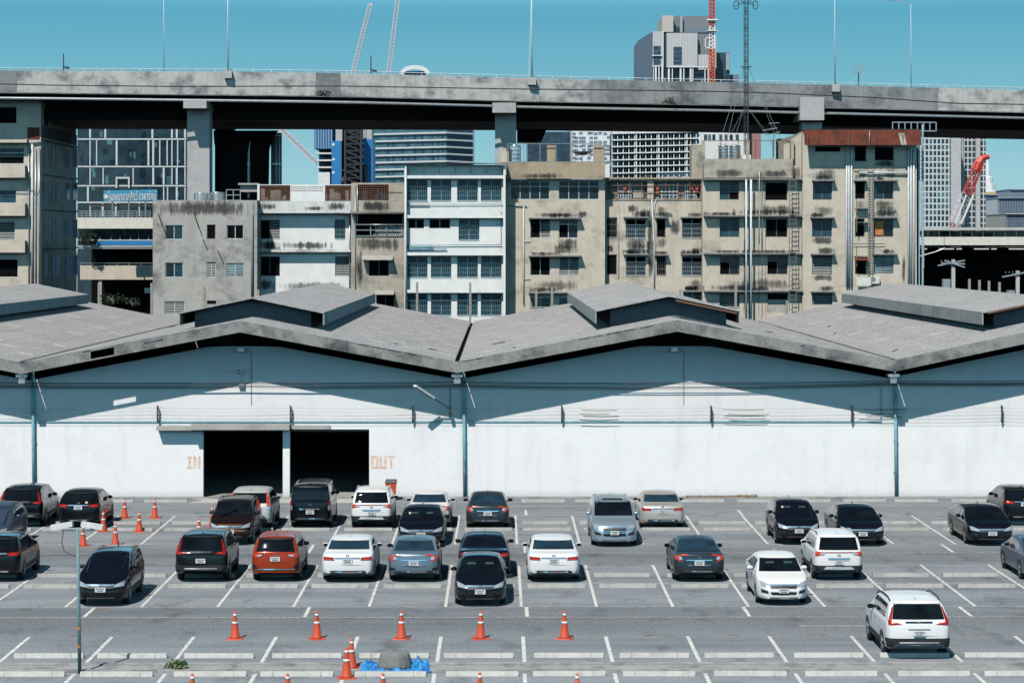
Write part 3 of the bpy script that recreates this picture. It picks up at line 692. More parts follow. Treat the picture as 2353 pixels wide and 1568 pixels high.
def tank(label, x0, x1, y0, y1, Y):
    t = thing('water_tank', label, 'water tank', P((x0 + x1) / 2, y1, Y), 'rooftop water tanks'); r = (PX(x1, Y) - PX(x0, Y)) / 2; h = PZ(y0, Y) - PZ(y1, Y); c_ = P((x0 + x1) / 2, y1, Y)
    prof = []
    for k in range(9):
        z = h * .9 * k / 8; prof += [(r * (.97 if k % 2 else 1.0), z), (r * (.97 if k % 2 else 1.0), z + h * .05)]
    mb = MB(); mb.lathe(c_, prof + [(r * .7, h * .97)], 18); mb.build('tank_body', M['tank'], t, smooth=True)
    mb = MB(); mb.lathe(c_ + Vector((0, 0, h * .972)), [(r * .3, 0), (r * .3, h * .05)], 10); mb.build('tank_lid', M['steel'], t)
def blk(label, Y, x, cat='apartment block'): return thing('apartment_building', label, cat, (PX(x, Y), Y, 0))

# ---- B1 far left block with balconies
Y = 204.0
B = blk('beige block at the left edge with solid balconies and a shaded side wall', Y, 50)
hl = [(-60, 437, 37, 467), (-60, 509, 34, 552), (-60, 595, 41, 637), (-60, 340, 55, 377), (-60, 246, 38, 284)]
mb = MB(); Xr = PX(94, Y); Xl = PX(-120, Y); Zt = PZ(218, Y)
mb.wall(Xl, Xr, 0, Zt, Y, [rect(h, Y) for h in hl], .3); mb.quad((Xl, Y + 17, Zt), (Xl, Y, Zt), (Xr, Y, Zt), (Xr, Y + 17, Zt)); mb.quad((Xl, Y, 0), (Xl, Y + 17, 0), (Xl, Y + 17, Zt), (Xl, Y, Zt)); mb.quad((Xl, Y + 17, 0), (Xr, Y + 17, 0), (Xr, Y + 17, Zt), (Xl, Y + 17, Zt)); mb.build('wall', M['beige2'], B)
M['bluegrey'] = plaster('shaded_side_render', (.56, .52, .45), (.13, .13, .125), .75, .7, lo=.48)  # side copy of the beige render, shade greyed into it, more weathered
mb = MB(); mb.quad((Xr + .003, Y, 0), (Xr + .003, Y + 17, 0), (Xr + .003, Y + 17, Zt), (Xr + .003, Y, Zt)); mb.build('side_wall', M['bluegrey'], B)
for h, k in zip(hl, ('slide2', 'louvre', 'halfl', 'mixed', 'open')): win(B, h, Y, k, .2)
for ya, yb, xe in ((381, 409, 62), (468, 496, 62), (553, 580, 62), (322, 329, 66)):
    mb = MB(); pbox(mb, -100, xe, ya, yb, Y, -.9, -.003); mb.build('balcony', M['beige2'], B)
mb = MB(); pbox(mb, 63, 91, 293, 320, Y, -.05, -.003); mb.build('brick_panel', M['rustred'], B)
for x, r in ((66, .05), (74, .1), (82, .05), (90, .07)): vpipe(B, x, 330 if x < 80 else 340, 655, Y, r, 'steel' if x != 74 else 'pipew', .12)
def side_y(px): return (Xr) / ((px - 1148) / F)
for k, (a, b_) in enumerate(((101, 111), (121, 127), (129, 136), (153, 160), (168, 178))):
    for (ya, yb) in ((337, 388), (415, 464), (500, 550), (582, 636), (250, 292)):
        s0, s1 = side_y(a), side_y(b_); z1 = PZ(ya + (a - 100) * .05, (s0 + s1) / 2); z0 = PZ(yb + (a - 100) * -.05, (s0 + s1) / 2)
        mb = MB(); mb.box(Xr + .006, Xr + .03, s0, s1, z0, z1); o = mb.build('window', M['frame_dk'], B)
        mb = MB(); mb.box(Xr + .032, Xr + .04, s0 + .06, s1 - .06, z0 + .06, z1 - .06); mb.build('pane', M['winglass'], o)
for ya in (326, 402, 480, 566): mb = MB(); mb.box(Xr + .005, Xr + .18, Y + .5, Y + 17, PZ(ya + 4, Y + 8), PZ(ya, Y + 8)); mb.build('ledge', M['bluegrey'], B)
mb = MB(); mb.box(Xr + .006, Xr + .07, Y + .2, Y + 17, PZ(332, Y + 8), PZ(300, Y + 8)); mb.build('frieze', M['stain'], B)

# ---- B2 grey concrete block
Y = 193.0
B = blk('square grey concrete block with small sliding windows and a stained top', Y, 470)
hl = [((379, 517, 420, 550), 'slide2'), ((475, 516, 495, 549), 'open'), ((520.5, 517, 559.5, 549), 'dark2'), ((379.5, 603, 420.5, 637), 'slide2'), ((474.5, 602, 496, 638), 'louvre'), ((520, 604, 560, 637), 'frost'), ((378, 692, 424, 722), 'louvre'), ((475, 690, 497, 699), 'open')]
facade(B, Y, 351, 590.5, 460, [h for h, _ in hl], M['greywall'], 12)
for h, k in hl: win(B, h, Y, k)
patch(B, 352, 590, 461, 496, Y, 'stainmid'); 
for a in ((500, 560, 20), (505, 602, 14), (440, 520, 14), (372, 546, 0)): pass
for x0, y0, x1, y1 in ((363, 490, 374, 521), (445, 488, 457, 524), (500, 575, 507, 590), (466, 550, 470, 557)):
    mb = MB(); mb.bar(P(x0, y0, Y - .03), P(x1, y1, Y - .5), .06); mb.build('iron_stub', M['dksteel'], B)
vpipe(B, 579, 490, 685, Y, .09, 'grille', .12); vpipe(B, 581.5, 500, 690, Y, .03, 'dksteel', .1)
tank('short ribbed steel tank on the grey concrete block, left of the pair', 445, 480, 443, 460.5, Y + 4); tank('second ribbed steel tank on the grey concrete block, right of the pair', 481, 518, 441, 460.5, Y + 5)
rail(B, 520, 552, 436, 460, Y + 3, 2, 'steel', .03)

# ---- B3 white recessed block
Y = 196.0
B = blk('white block with two deep ledge shadows and caged roof openings', Y, 700)
hl = [((595.7, 505, 642.5, 549), 'half'), ((768.6, 504, 793, 548), 'grille'), ((596.5, 588.6, 643, 634), 'dark2'), ((769.7, 588.6, 806, 633.5), 'louvre')]
cages = [(596.5, 426, 666.6, 461), (747, 426, 806, 461)]
blocks = [(668, 429, 705, 439), (707, 429, 743, 439)]
facade(B, Y, 591, 806.5, 424, [h for h, _ in hl] + cages + blocks, M['whitewall'], 12, depth=.3)
for h, k in hl: win(B, h, Y, k, fm=M['frame_dk'])
for h in cages:
    o = win(B, h, Y, 'void', .28)
    mb = MB(); x0, x1, z0, z1 = rect(h, Y); rnd = random.Random(int(h[0]))
    for k in range(26): 
        x = x0 + (x1 - x0) * k / 25; mb.box(x - .012, x + .012, Y - .01, Y + .015, z0, z1)
    for k in range(12):
        z = z0 + (z1 - z0) * k / 11; mb.box(x0, x1, Y - .02, Y - .011, z - .01, z + .01)
    mb.build('grille', M['rust'], o)
    mb = MB()
    for k in range(9):
        a = rnd.uniform(x0, x1 - .4); z = rnd.uniform(z0, z1 - .5); mb.box(a, a + rnd.uniform(.1, .5), Y + .16 + k * .005, Y + .18 + k * .005, z0 + .02, z + rnd.uniform(.1, .4))
    mb.build('stored_junk', M['greywall'], o)
for h in blocks:
    x0, x1, z0, z1 = rect(h, Y); mb = MB()
    for k in range(9): x = x0 + (x1 - x0) * k / 8; mb.box(x - .03, x + .03, Y - .004, Y + .2, z0, z1)
    for k in range(1, 3): z = z0 + (z1 - z0) * k / 3; mb.box(x0, x1, Y - .002, Y + .19, z - .04, z + .04)
    o = mb.build('vent_block', M['whitewall'], B)
    mb = MB(); mb.box(x0, x1, Y + .22, Y + .28, z0, z1); mb.build('backing', M['winglass'], o)
mb = MB(); pbox(mb, 591, 806.5, 484, 490, Y, -.95, -.003); mb.build('ledge', M['whitedirty'], B)
mb = MB(); pbox(mb, 594, 806, 463, 484, Y, -.93, -.7); mb.build('parapet', M['whitedirty'], B)
mb = MB(); pbox(mb, 591, 806.5, 573, 579, Y, -.72, -.003); mb.build('ledge', M['whitedirty'], B)
patch(B, 640, 760, 555, 573, Y, 'stainmid'); patch(B, 592, 640, 552, 574, Y, 'stain'); patch(B, 640, 800, 648, 668, Y, 'whitedirty'); patch(B, 592, 634, 640, 668, Y, 'stainmid')
patch(B, 592, 640, 467, 482, Y - .93, 'stainmid'); patch(B, 752, 800, 465, 483, Y - .93, 'stainmid'); patch(B, 700, 740, 474, 484, Y - .93, 'stainmid')
vpipe(B, 803, 492, 668, Y, .05, 'steel', .1); mb = MB(); pbox(mb, 552, 592, 425, 441, Y + 2, 0, 4); pbox(mb, 548, 596, 421, 425, Y + 2, -.3, 4.3); mb.build('stair_hut', M['greywall'], B)

# ---- B4 narrow dirty block with balcony
Y = 195.0
B = blk('narrow stained beige block with a lattice balcony, left of the white one', Y, 866)
hl = [((817, 491, 925, 542), 'void'), ((847, 596, 893, 633.5), 'dark2'), ((864, 674, 906, 705), 'dark2'), ((822, 424, 892, 459), 'void')]
facade(B, Y, 806.8, 928.5, 420, [h for h, _ in hl], M['beige3'], 12, depth=.5)
for h, k in hl: win(B, h, Y, k, .44 if k == 'void' else .3, fm=M['frame_dk'])
rail(B, 822, 892, 424, 459, Y - .02, 16, 'rust', .014, 'grille', 7)
mb = MB(); rnd = random.Random(4)
for k in range(10): x = rnd.uniform(822, 885); pbox(mb, x, x + rnd.uniform(3, 9), rnd.uniform(432, 450), 458.5, Y, .2 + k * .01, .205 + k * .01)
mb.build('stored_junk', M['winblue'], B)
mb = MB()
for k in range(8): x = 893 + k * 4; pbox(mb, x, x + 2.5, 441, 444, Y, -.01, -.003)
mb.build('vent_block', M['black'], B)
mb = MB(); pbox(mb, 807, 928, 487, 491, Y, -.9, -.003); mb.build('ledge', M['stainmid'], B)
patch(B, 824, 896, 461, 486, Y, 'stain'); patch(B, 814, 926, 545, 575, Y, 'stainmid'); patch(B, 818, 834, 574, 668, Y, 'stain')
mb = MB(); 
for k in range(14):
    a = 857 + k * 5; mb.bar(P(a, 516, Y + .1), P(a + 18 if a < 905 else 923, 541, Y + .1), .03); mb.bar(P(a, 541, Y + .13), P(a + 18 if a < 905 else 923, 516, Y + .13), .03)
mb.build('lattice', M['white'], B)
rail(B, 815, 924, 515, 542, Y - .06, 3, 'grille', .04); hpipe(B, 815, 928, 516, Y, .05, 'steel', .2)
mb = MB(); a, b_ = PX(832, Y), PX(903, Y); z1, z0 = PZ(587, Y), PZ(596, Y); mb.hexa([(a, Y - .9, z0 - .05), (b_, Y - .9, z0 - .05), (b_, Y - .003, z1 - .05), (a, Y - .003, z1 - .05), (a, Y - .9, z0), (b_, Y - .9, z0), (b_, Y - .003, z1), (a, Y - .003, z1)]); mb.build('sunshade', M['greywall'], B)
mb = MB(); a, b_ = PX(862, Y), PX(906, Y); z1, z0 = PZ(667, Y), PZ(675, Y); mb.hexa([(a, Y - .9, z0 - .05), (b_, Y - .9, z0 - .05), (b_, Y - .003, z1 - .05), (a, Y - .003, z1 - .05), (a, Y - .9, z0), (b_, Y - .9, z0), (b_, Y - .003, z1), (a, Y - .003, z1)]); mb.build('sunshade', M['greywall'], B)
for x in (816, 821): vpipe(B, x, 425, 668 if x < 818 else 515, Y, .04, 'steel', .1)

# ---- B5 white block
Y = 194.0
B = blk('bright white block with rows of teal grilled windows', Y, 1045)
c1, c2, c3, c4_ = (935, 982), (989.8, 1036.5), (1050, 1097.5), (1104.5, 1152)
hl = []
for ya, yb in ((413, 461), (589, 637), (675, 724)): hl += [((a, ya, b_, yb), 'grille') for a, b_ in (c1, c2, c3, c4_)]
hl += [((936.6, 503, 974, 524.5), 'dark2'), ((986, 503, 1034, 524.5), 'dark2'), ((1053.4, 502.5, 1101, 551), 'grille')]
facade(B, Y, 928.5, 1161.5, 379, [h for h, _ in hl], M['whitewall'], 14, depth=.35)
for h, k in hl: win(B, h, Y, k, .28)
for x0, x1, y0, y1 in ((929, 1160, 383, 410.5), (929, 1160, 471, 501), (929, 1160, 552, 586.5), (929, 1160, 644, 672)):
    mb = MB(); pbox(mb, x0, x1, y1 - 7, y1, Y, -.55, -.003); mb.build('ledge', M['whitewall'], B)
for x in (929.5, 1156): mb = MB(); pbox(mb, x, x + 5, 380, 728, Y, -.56, -.003); mb.build('pilaster', M['whitewall'], B)
for k in range(8):
    pass
mb = MB(); X0, X1 = PX(926, Y), PX(1164, Y); z = PZ(377, Y); n = 60
for k in range(n):
    a = X0 + (X1 - X0) * k / n; b_ = X0 + (X1 - X0) * (k + 1) / n; d = .05 * (k % 2); e_ = .05 * ((k + 1) % 2)
    mb.hexa([(a, Y - .9, z + d - .03), (b_, Y - .9, z + e_ - .03), (b_, Y + 14, z + e_ + .5), (a, Y + 14, z + d + .5), (a, Y - .9, z + d + .02), (b_, Y - .9, z + e_ + .02), (b_, Y + 14, z + e_ + .55), (a, Y + 14, z + d + .55)])
mb.build('corrugated_roof', M['dksteel'], B)
for k in range(7): 
    x = 938 + k * 36; mb = MB(); mb.bar(P(x, 381, Y - .8), P(x, 396, Y - .05), .05); mb.build('roof_bracket', M['grille'], B)
for x0, x1, y, r in ((933, 1155, 469.5, .03), (935, 1152, 563, .035), (938, 995, 569, .05), (940, 1026, 573, .05), (936, 994, 566, .03)): hpipe(B, x0, x1, y, Y, r, 'pipet', .14, -1)
vpipe(B, 932, 383, 725, Y, .07, 'pipew', .66); vpipe(B, 1151, 486, 560, Y, .02, 'grille', .05)
rail(B, 934, 983, 462, 466, Y - .3, 4, 'steel', .02, 'sill_rack', 1)

# ---- B6 beige block, two bays
Y = 195.5
B = blk('beige block with two wide top-floor windows and rust-streaked parapet', Y, 1275)
hl = [((1172, 416, 1262.5, 458.5), 'big4'), ((1283, 415.5, 1376, 458.5), 'big4'), ((1217.7, 501.7, 1264, 547), 'half'), ((1283.4, 501.7, 1327.5, 547), 'big'), ((1217.7, 588.6, 1264, 632.8), 'dark2'), ((1284.4, 588.6, 1330, 632.8), 'louvre'), ((1217.7, 683, 1264, 712), 'louvre'), ((1283.4, 683, 1330, 712), 'louvre')]
facade(B, Y, 1161.5, 1389.5, 412, [h for h, _ in hl], M['beige'], 14)
for h, k in hl: win(B, h, Y, 'trans' if k == 'big' else k)
M['rustbeige'] = plaster('rust_streaked_render', (.46, .37, .26), (.085, .075, .065), .8, .5, lo=.47)
mb = MB(); pbox(mb, 1163, 1389, 373, 411, Y, -.75, -.003); mb.build('parapet', M['rustbeige'], B)
patch(B, 1195, 1290, 398, 410.5, Y - .75, 'stainmid'); patch(B, 1216, 1330, 488, 499.5, Y, 'stainmid'); patch(B, 1330, 1350, 484, 500, Y, 'stainmid')
for a, b_, y in ((1214, 1334.5, 500), (1214, 1336, 586.5), (1214, 1331, 670.5)): hood(B, a, b_, y, Y)
vpipe(B, 1203, 470, 700, Y, .05, 'pipew', .1); hpipe(B, 1163, 1210, 470, Y, .05, 'pipew', .12, 3)
for y in (554, 640): hpipe(B, 1203, 1218, y, Y, .03, 'pipew', .1)
rail(B, 1166, 1389, 330, 372, Y + .3, 6, 'grille', .03, 'railing', 1)
for x0, x1, y0 in ((1257, 1276, 333), (1365, 1388, 333)): mb = MB(); pbox(mb, x0, x1, y0, 373, Y, .6, 1.6); mb.build('roof_pillar', M['rustbeige'], B)
tank('single steel water tank on the beige roof beside the middle pier', 1168, 1197, 332, 373, Y + 3)
mb = MB(); pbox(mb, 1150, 1163, 340, 373, Y + 2.2, 0, .8); mb.build('roof_pillar', M['beige'], B)
t = thing('satellite_dish', 'grey mesh satellite dish standing on the beige roof', 'satellite dish', P(1340, 372, Y + 2))
mb = MB(); prof = [(.02 + .9 * k / 6, .32 * (k / 6) ** 2) for k in range(7)]; mb.lathe(P(1337, 357, Y + 2), prof, 16); mb.build('dish', M['grille'], t, smooth=True)
mb = MB(); mb.bar(P(1337, 372, Y + 2), P(1337, 358, Y + 2), .08); mb.build('mast', M['steel'], t)
t = thing('tv_antenna', 'spiky television aerial between the beige roof pillars', 'aerial', P(1235, 372, Y + 2), 'rooftop aerials')
mb = MB(); mb.bar(P(1232, 372, Y + 2), P(1238, 325, Y + 2), .06); mb.build('mast', M['dksteel'], t)
mb = MB()
for k in range(7): mb.bar(P(1214 + k * 6, 352 - k * 2, Y + 2), P(1226 + k * 6, 338 - k * 2 + 14, Y + 2.2), .04)
mb.bar(P(1212, 356, Y + 2), P(1262, 340, Y + 2), .05); mb.build('elements', M['dksteel'], t)

# ---- B7 beige block with ruined top floor
Y = 196.5
B = blk('beige block whose top floor is a rusty caged ruin with a black drain streak below', Y, 1500)
hl = [((1393.5, 499, 1417.6, 545), 'bars'), ((1437, 503, 1484, 547), 'lattice'), ((1508.4, 503, 1528.7, 545), 'open'), ((1566.3, 500, 1612.5, 546.6), 'lattice'), ((1393.5, 584.7, 1417, 630.7), 'open'), ((1437.6, 588.6, 1484, 632.8), 'lattice'), ((1508, 587, 1530, 631.5), 'bars'), ((1566, 590, 1612.5, 632.8), 'lattice'), ((1569, 671, 1612, 700), 'louvre')]
top = [(1393, 416, 1487, 456.5), (1501, 416, 1610, 456.5)]
facade(B, Y, 1389.5, 1613.5, 411, [h for h, _ in hl] + top, M['beige'], 14, depth=.5)
for h, k in hl: win(B, h, Y, k, .14)
for h in top:
    x0, x1, z0, z1 = rect(h, Y); mb = MB(); mb.box(x0, x1, Y + .52, Y + .6, z0, z1); mb.build('back_wall', M['stainmid'], B)
rnd = random.Random(9)
for a, b_, kind in ((1420, 1450, 'lattice'), (1455, 1480, 'rag'), (1512, 1556, 'lattice'), (1575, 1600, 'bars')):
    if kind == 'rag': mb = MB(); pbox(mb, a, b_, 438, 456, Y, .3, .45); mb.build('broken_wall', M['greywall'], B); continue
    x0, x1, z0, z1 = rect((a, 424, b_, 456), Y); mb = MB()
    for k in range(6): x = x0 + (x1 - x0) * k / 5; mb.box(x - .035, x + .035, Y + .4, Y + .44, z0, z1)
    for k in range(5): z = z0 + (z1 - z0) * k / 4; mb.box(x0, x1, Y + .39, Y + .398, z - .03, z + .03)
    o = mb.build('window', M['frame'], B); mb = MB(); mb.box(x0, x1, Y + .45, Y + .46, z0, z1); mb.build('pane', M['winblue'], o)
for x, y in ((1432, 424), (1507, 428), (1585, 422), (1598, 425)): mb = MB(); pbox(mb, x, x + 7, y, y + 17, Y, .2, .25); mb.build('hung_cloth', M['clothred'], B)
rail(B, 1391, 1612, 411, 457, Y - .1, 8, 'rust', .025, 'railing', 3)
mb = MB(); pbox(mb, 1389, 1613, 408, 412, Y, -.3, 4); mb.build('ledge', M['rustbeige'], B)
for a in (1455, 1535): mb = MB(); mb.bar(P(a, 412, Y - .2), P(a + 40, 404, Y + 2), .06); mb.build('roof_rod', M['steel'], B)
patch(B, 1487.5, 1502.5, 458, 665, Y, 'stain', off=.006); patch(B, 1466, 1490, 480, 503, Y, 'stain'); patch(B, 1432, 1486, 575, 587, Y, 'stain'); patch(B, 1538, 1562, 505, 540, Y, 'stainmid'); patch(B, 1560, 1614, 573, 587, Y, 'stain'); patch(B, 1525, 1545, 488, 502, Y, 'stainmid'); patch(B, 1392, 1412, 563, 580, Y, 'stainmid'); patch(B, 1570, 1612, 657, 668, Y, 'stain'); patch(B, 1440, 1465, 470, 490, Y, 'stainmid')
for a, b_, y in ((1432, 1489, 498), (1504, 1534, 498.5), (1563, 1616, 498), (1432, 1488, 583), (1503, 1535, 584), (1564, 1617, 583), (1568, 1616, 667)): hood(B, a, b_, y, Y, .6)
vpipe(B, 1497, 457, 665, Y, .05, 'pipew', .12, bend=6); vpipe(B, 1508, 455, 495, Y, .03, 'pipew', .1, bend=-5); vpipe(B, 1421, 470, 640, Y, .02, 'steel', .08)

# ---- B8 beige block with long ledges and the mast on its roof
Y = 195.5
B = blk('beige block crossed by long concrete ledges with a tall black mast on its roof', Y, 1730)
hl = [((1653, 417, 1697.5, 459), 'mixed'), ((1653, 502, 1698.5, 544.5), 'blue2'), ((1653.8, 589, 1698.5, 630.7), 'trans'), ((1652.5, 674, 1698.5, 708), 'louvre'), ((1758, 418.6, 1809, 460), 'void'), ((1759, 503, 1809, 544.5), 'dark2'), ((1762.7, 587, 1809, 630), 'trans'), ((1762.7, 674, 1809.4, 718), 'void')]
facade(B, Y, 1613.5, 1843, 409, [h for h, _ in hl], M['beige'], 14, depth=.3)
for h, k in hl: win(B, h, Y, k, .2, fm=M['frame_dk'])
mb = MB(); pbox(mb, 1615, 1819, 366, 409, Y, -.65, -.003); mb.build('parapet', M['beige3'], B)
patch(B, 1640, 1720, 388, 408, Y - .65, 'stainmid'); patch(B, 1740, 1815, 390, 408, Y - .65, 'stainmid'); patch(B, 1614, 1690, 487, 495, Y, 'stain'); patch(B, 1745, 1830, 470, 494, Y, 'stainmid'); patch(B, 1630, 1720, 574, 581, Y, 'stainmid'); patch(B, 1700, 1760, 660, 667, Y, 'stainmid')
for y, a, b_ in ((410.5, 1613.5, 1840), (494.5, 1616, 1840), (581, 1616, 1841), (667, 1616, 1842)): hood(B, a, b_, y, Y, .72, .12)
mb = MB(); mb.poly([P(1800, 333, Y + .2), P(1843, 303, Y + .2), P(1843, 411, Y + .2), P(1800, 411, Y + .2)][::-1]); mb.poly([P(1800, 333, Y + .5), P(1843, 303, Y + .5), P(1843, 411, Y + .5), P(1800, 411, Y + .5)]); mb.build('stair_wall', M['beige2'], B)
for x, r in ((1714, .08), (1725, .09)): vpipe(B, x, 412, 733, Y, r, 'pipew', .85); patch(B, x - 6, x - 1, 413, 733, Y, 'stainmid', off=.003)
for x in (1741, 1745, 1750): vpipe(B, x, 400, 728, Y, .018, 'frame_dk', .8, bend=2 if x != 1745 else -2)
vpipe(B, 1744.5, 395, 560, Y, .03, 'white', .78)
rail(B, 1616, 1815, 323, 366, Y + .1, 5, 'rust', .03, 'railing', 1)
mb = MB(); pbox(mb, 1590, 1616, 332, 409, Y, .8, 3); mb.build('roof_pillar', M['beige3'], B)
for x in (1615, 1717, 1819): mb = MB(); pbox(mb, x - 3, x + 4, 323, 366, Y, -.2, .08); mb.build('parapet_post', M['beige3'], B)
mb = MB(); mb.box(PX(1764, Y), PX(1808, Y), Y + .1, Y + .15, PZ(718, Y), PZ(688, Y)); mb.build('tarpaulin', M['greywall'], B)
tank('left of two steel water tanks at the foot of the black mast', 1650, 1673, 333, 365, Y + 3); tank('right of two steel water tanks at the foot of the black mast', 1675, 1701, 333, 365, Y + 3.5)
def ladder(label, x0, x1, y0, y1, Yl, n, mat='frame_dk', group=None):
    t = thing('ladder', label, 'ladder', P((x0 + x1) / 2, y1, Yl), group)
    for x in (x0, x1): mb = MB(); mb.bar(P(x, y0, Yl), P(x, y1, Yl), .055); mb.build('rail', M[mat], t)
    mb = MB()
    for k in range(n): y = y0 + (y1 - y0) * (k + .5) / n; mb.bar(P(x0 + .7, y, Yl), P(x1 - .7, y, Yl), .045)
    mb.build('rung', M[mat], t)['kind'] = 'stuff'
ladder('long dark steel ladder beside the open window column of the beige block', 1813, 1828.5, 411, 716, Y - .8, 28)
t = thing('lattice_mast', 'tall black guyed lattice mast rising past the overpass', 'mast', P(1715, 365, Y + 2))
mb = MB(); Ym = Y + 2
pa, pb, pc = [(PX(x, Ym), Ym + d) for x, d in ((1709, 0), (1718, 0), (1713.5, .35))]
ztop, zbot = PZ(-12, Ym), PZ(365, Ym)
for q in (pa, pb, pc): mb.bar((q[0], q[1], zbot), (q[0], q[1], ztop), .09 if q is pb else .05)
mb.build('leg', M['dksteel'], t)
mb = MB(); n = 30; tri_ = (pa, pb, pc)
for k in range(n):
    z0_, z1_ = zbot + (ztop - zbot) * k / n, zbot + (ztop - zbot) * (k + 1) / n
    for i in range(3):
        q, r_ = tri_[i], tri_[(i + 1) % 3]; mb.bar((q[0], q[1], z0_), (r_[0], r_[1], z1_), .025)
        if k % 3 == 0: mb.bar((q[0], q[1], z0_), (r_[0], r_[1], z0_), .06)
mb.build('bracing', M['dksteel'], t)
mb = MB(); mb.bar(P(1702, 154, Ym - .1), P(1726, 154, Ym - .1), .09); mb.build('crossarm', M['dksteel'], t)
mb = MB()
for sx_ in (-1, 1):
    for k in range(3): mb.bar(P(1713 + sx_ * 4, 4 + k * 2, Ym), P(1713 + sx_ * (14 + 5 * k), 2 + 6 * k, Ym), .05)
    mb.tube([P(1713 + sx_ * (22 + 6 * math.cos(a / 8 * 6.28)), 12 + 10 * math.sin(a / 8 * 6.28), Ym) for a in range(9)], .04, 5)
mb.build('antenna', M['dksteel'], t)
mb = MB(); pbox(mb, 1704, 1724, 356, 367, Ym, -.3, .8); mb.build('mast_base', M['white'], t)
gi = 0
for tx, ty, bx, by in ((1709, 154, 1640, 366), (1709, 154, 1660, 366), (1709, 250, 1648, 366), (1709, 250, 1672, 366), (1719, 154, 1812, 362), (1719, 154, 1800, 362), (1719, 250, 1795, 362), (1719, 250, 1806, 362)):
    mb = MB(); mb.tube([P(tx, ty, Ym), P(bx, by, Ym - .6 + .3 * gi)], .014, 4); mb.build('guy_wire', M['steel'], t); gi += 1
t = thing('tv_antenna', 'flat television aerial by the stair wall under the overpass', 'aerial', P(1775, 362, Y + 2), 'rooftop aerials')
mb = MB(); mb.bar(P(1777, 362, Y + 2), P(1777, 280, Y + 2), .05); mb.build('mast', M['dksteel'], t)
mb = MB(); mb.bar(P(1752, 300, Y + 2), P(1785, 294, Y + 2), .06); mb.bar(P(1758, 312, Y + 2), P(1792, 303, Y + 2), .05); mb.bar(P(1766, 284, Y + 2), P(1790, 282, Y + 2), .05); mb.build('elements', M['steel'], t)

# ---- B9 right beige block with rusty awning
Y = 195.0
B = blk('tallest beige block with a rusty red sheet awning along its top', Y, 1975)
hl = [((1867, 414.7, 1911, 459), 'blue2'), ((1865, 499, 1911, 544), 'blue2'), ((1865, 583.5, 1911, 630), 'louvre'), ((1865, 670.4, 1912, 700), 'louvre'), ((1964, 414.7, 1987, 457), 'open'), ((1964, 501.7, 1986, 544), 'open'), ((1964, 596, 1990, 630), 'open'), ((2008, 416, 2052, 457.5), 'slide'), ((2007, 500, 2052, 544), 'slide'), ((2007, 583.5, 2052, 628), 'frost'), ((1872, 336, 1930, 349), 'open'), ((1963, 335, 1990, 371), 'open'), ((2009, 337, 2053, 369), 'open')]
facade(B, Y, 1843.2, 2105.5, 302, [h for h, _ in hl], M['beige2'], 17, depth=.22)
for h, k in hl:
    o = win(B, h, Y, k, .16, fm=M['frame_dk'])
    if h[0] == 2007 and h[1] == 500: mb = MB(); x0, x1, z0, z1 = rect((2011, 508, 2029, 540), Y); mb.box(x0, x1, Y + .08, Y + .12, z0, z1); mb.build('board', M['orangeboard'], o)
for a, b_, y in ((1865, 1917, 413.5), (1861, 1916, 498.5), (1862, 1917, 582.5), (1862, 1917, 668.5), (2007, 2060, 413.5), (2004, 2060, 498.5), (2004, 2060, 582.5), (1961, 1990, 415.5 - 2)): hood(B, a, b_, y, Y, .62)
mb = MB(); n = 44; X0, X1 = PX(1843, Y), PX(2109, Y); zt_, zb_ = PZ(300, Y), PZ(335, Y)
for k in range(n):
    a, b_ = X0 + (X1 - X0) * k / n, X0 + (X1 - X0) * (k + 1) / n; d = .03 * (k % 2); e_ = .03 * ((k + 1) % 2)
    mb.hexa([(a, Y - 1.45 - d, zb_), (b_, Y - 1.45 - e_, zb_), (b_, Y - 1.4 - e_, zb_), (a, Y - 1.4 - d, zb_), (a, Y - 1.1 - d, zt_), (b_, Y - 1.1 - e_, zt_), (b_, Y - 1.05 - e_, zt_), (a, Y - 1.05 - d, zt_)])
aw = mb.build('awning', M['rustred'], B)
mb = MB()
for k in range(9):
    x = PX(1850 + k * 31, Y); mb.box(x - .025, x + .025, Y - 1.52, Y - 1.485, zb_, zb_ + .9)
mb.build('awning_rib', M['rust'], aw)
mb = MB(); mb.box(X0, X1, Y - 1.1, Y + 1.5, zt_ + .02, zt_ + .07); mb.build('awning_roof', M['dksteel'], B)
for a in (2070, 2077): mb = MB(); mb.hexa([P(a, 333, Y - 1.56), P(a + 6, 333, Y - 1.56), P(a + 6, 333, Y - 1.53), P(a, 333, Y - 1.53), P(a - 7, 306, Y - 1.56 + .25), P(a, 306, Y - 1.56 + .25), P(a, 306, Y - 1.53 + .25), P(a - 7, 306, Y - 1.53 + .25)]); mb.build('patch_sheet', M['greywall'], aw)
for x in (1945, 1950, 1956): vpipe(B, x, 338, 660, Y, .075, 'pipew', .14)
for x in (2087, 2092.5, 2099): vpipe(B, x, 338 if x < 2095 else 345, 660, Y, .075, 'pipew', .14)
hpipe(B, 1974, 2085, 396, Y, .08, 'pipew', .2, 1); hpipe(B, 1960, 1992, 387, Y, .04, 'dksteel', .2); hpipe(B, 1960, 2032, 560, Y, .03, 'dksteel', .2)
patch(B, 1848, 1905, 396, 410, Y, 'conc_light'); patch(B, 2010, 2050, 570, 580, Y, 'conc_light'); patch(B, 2070, 2080, 585, 655, Y, 'stainmid'); patch(B, 1812, 1842, 380, 408, Y - .3, 'stainmid')
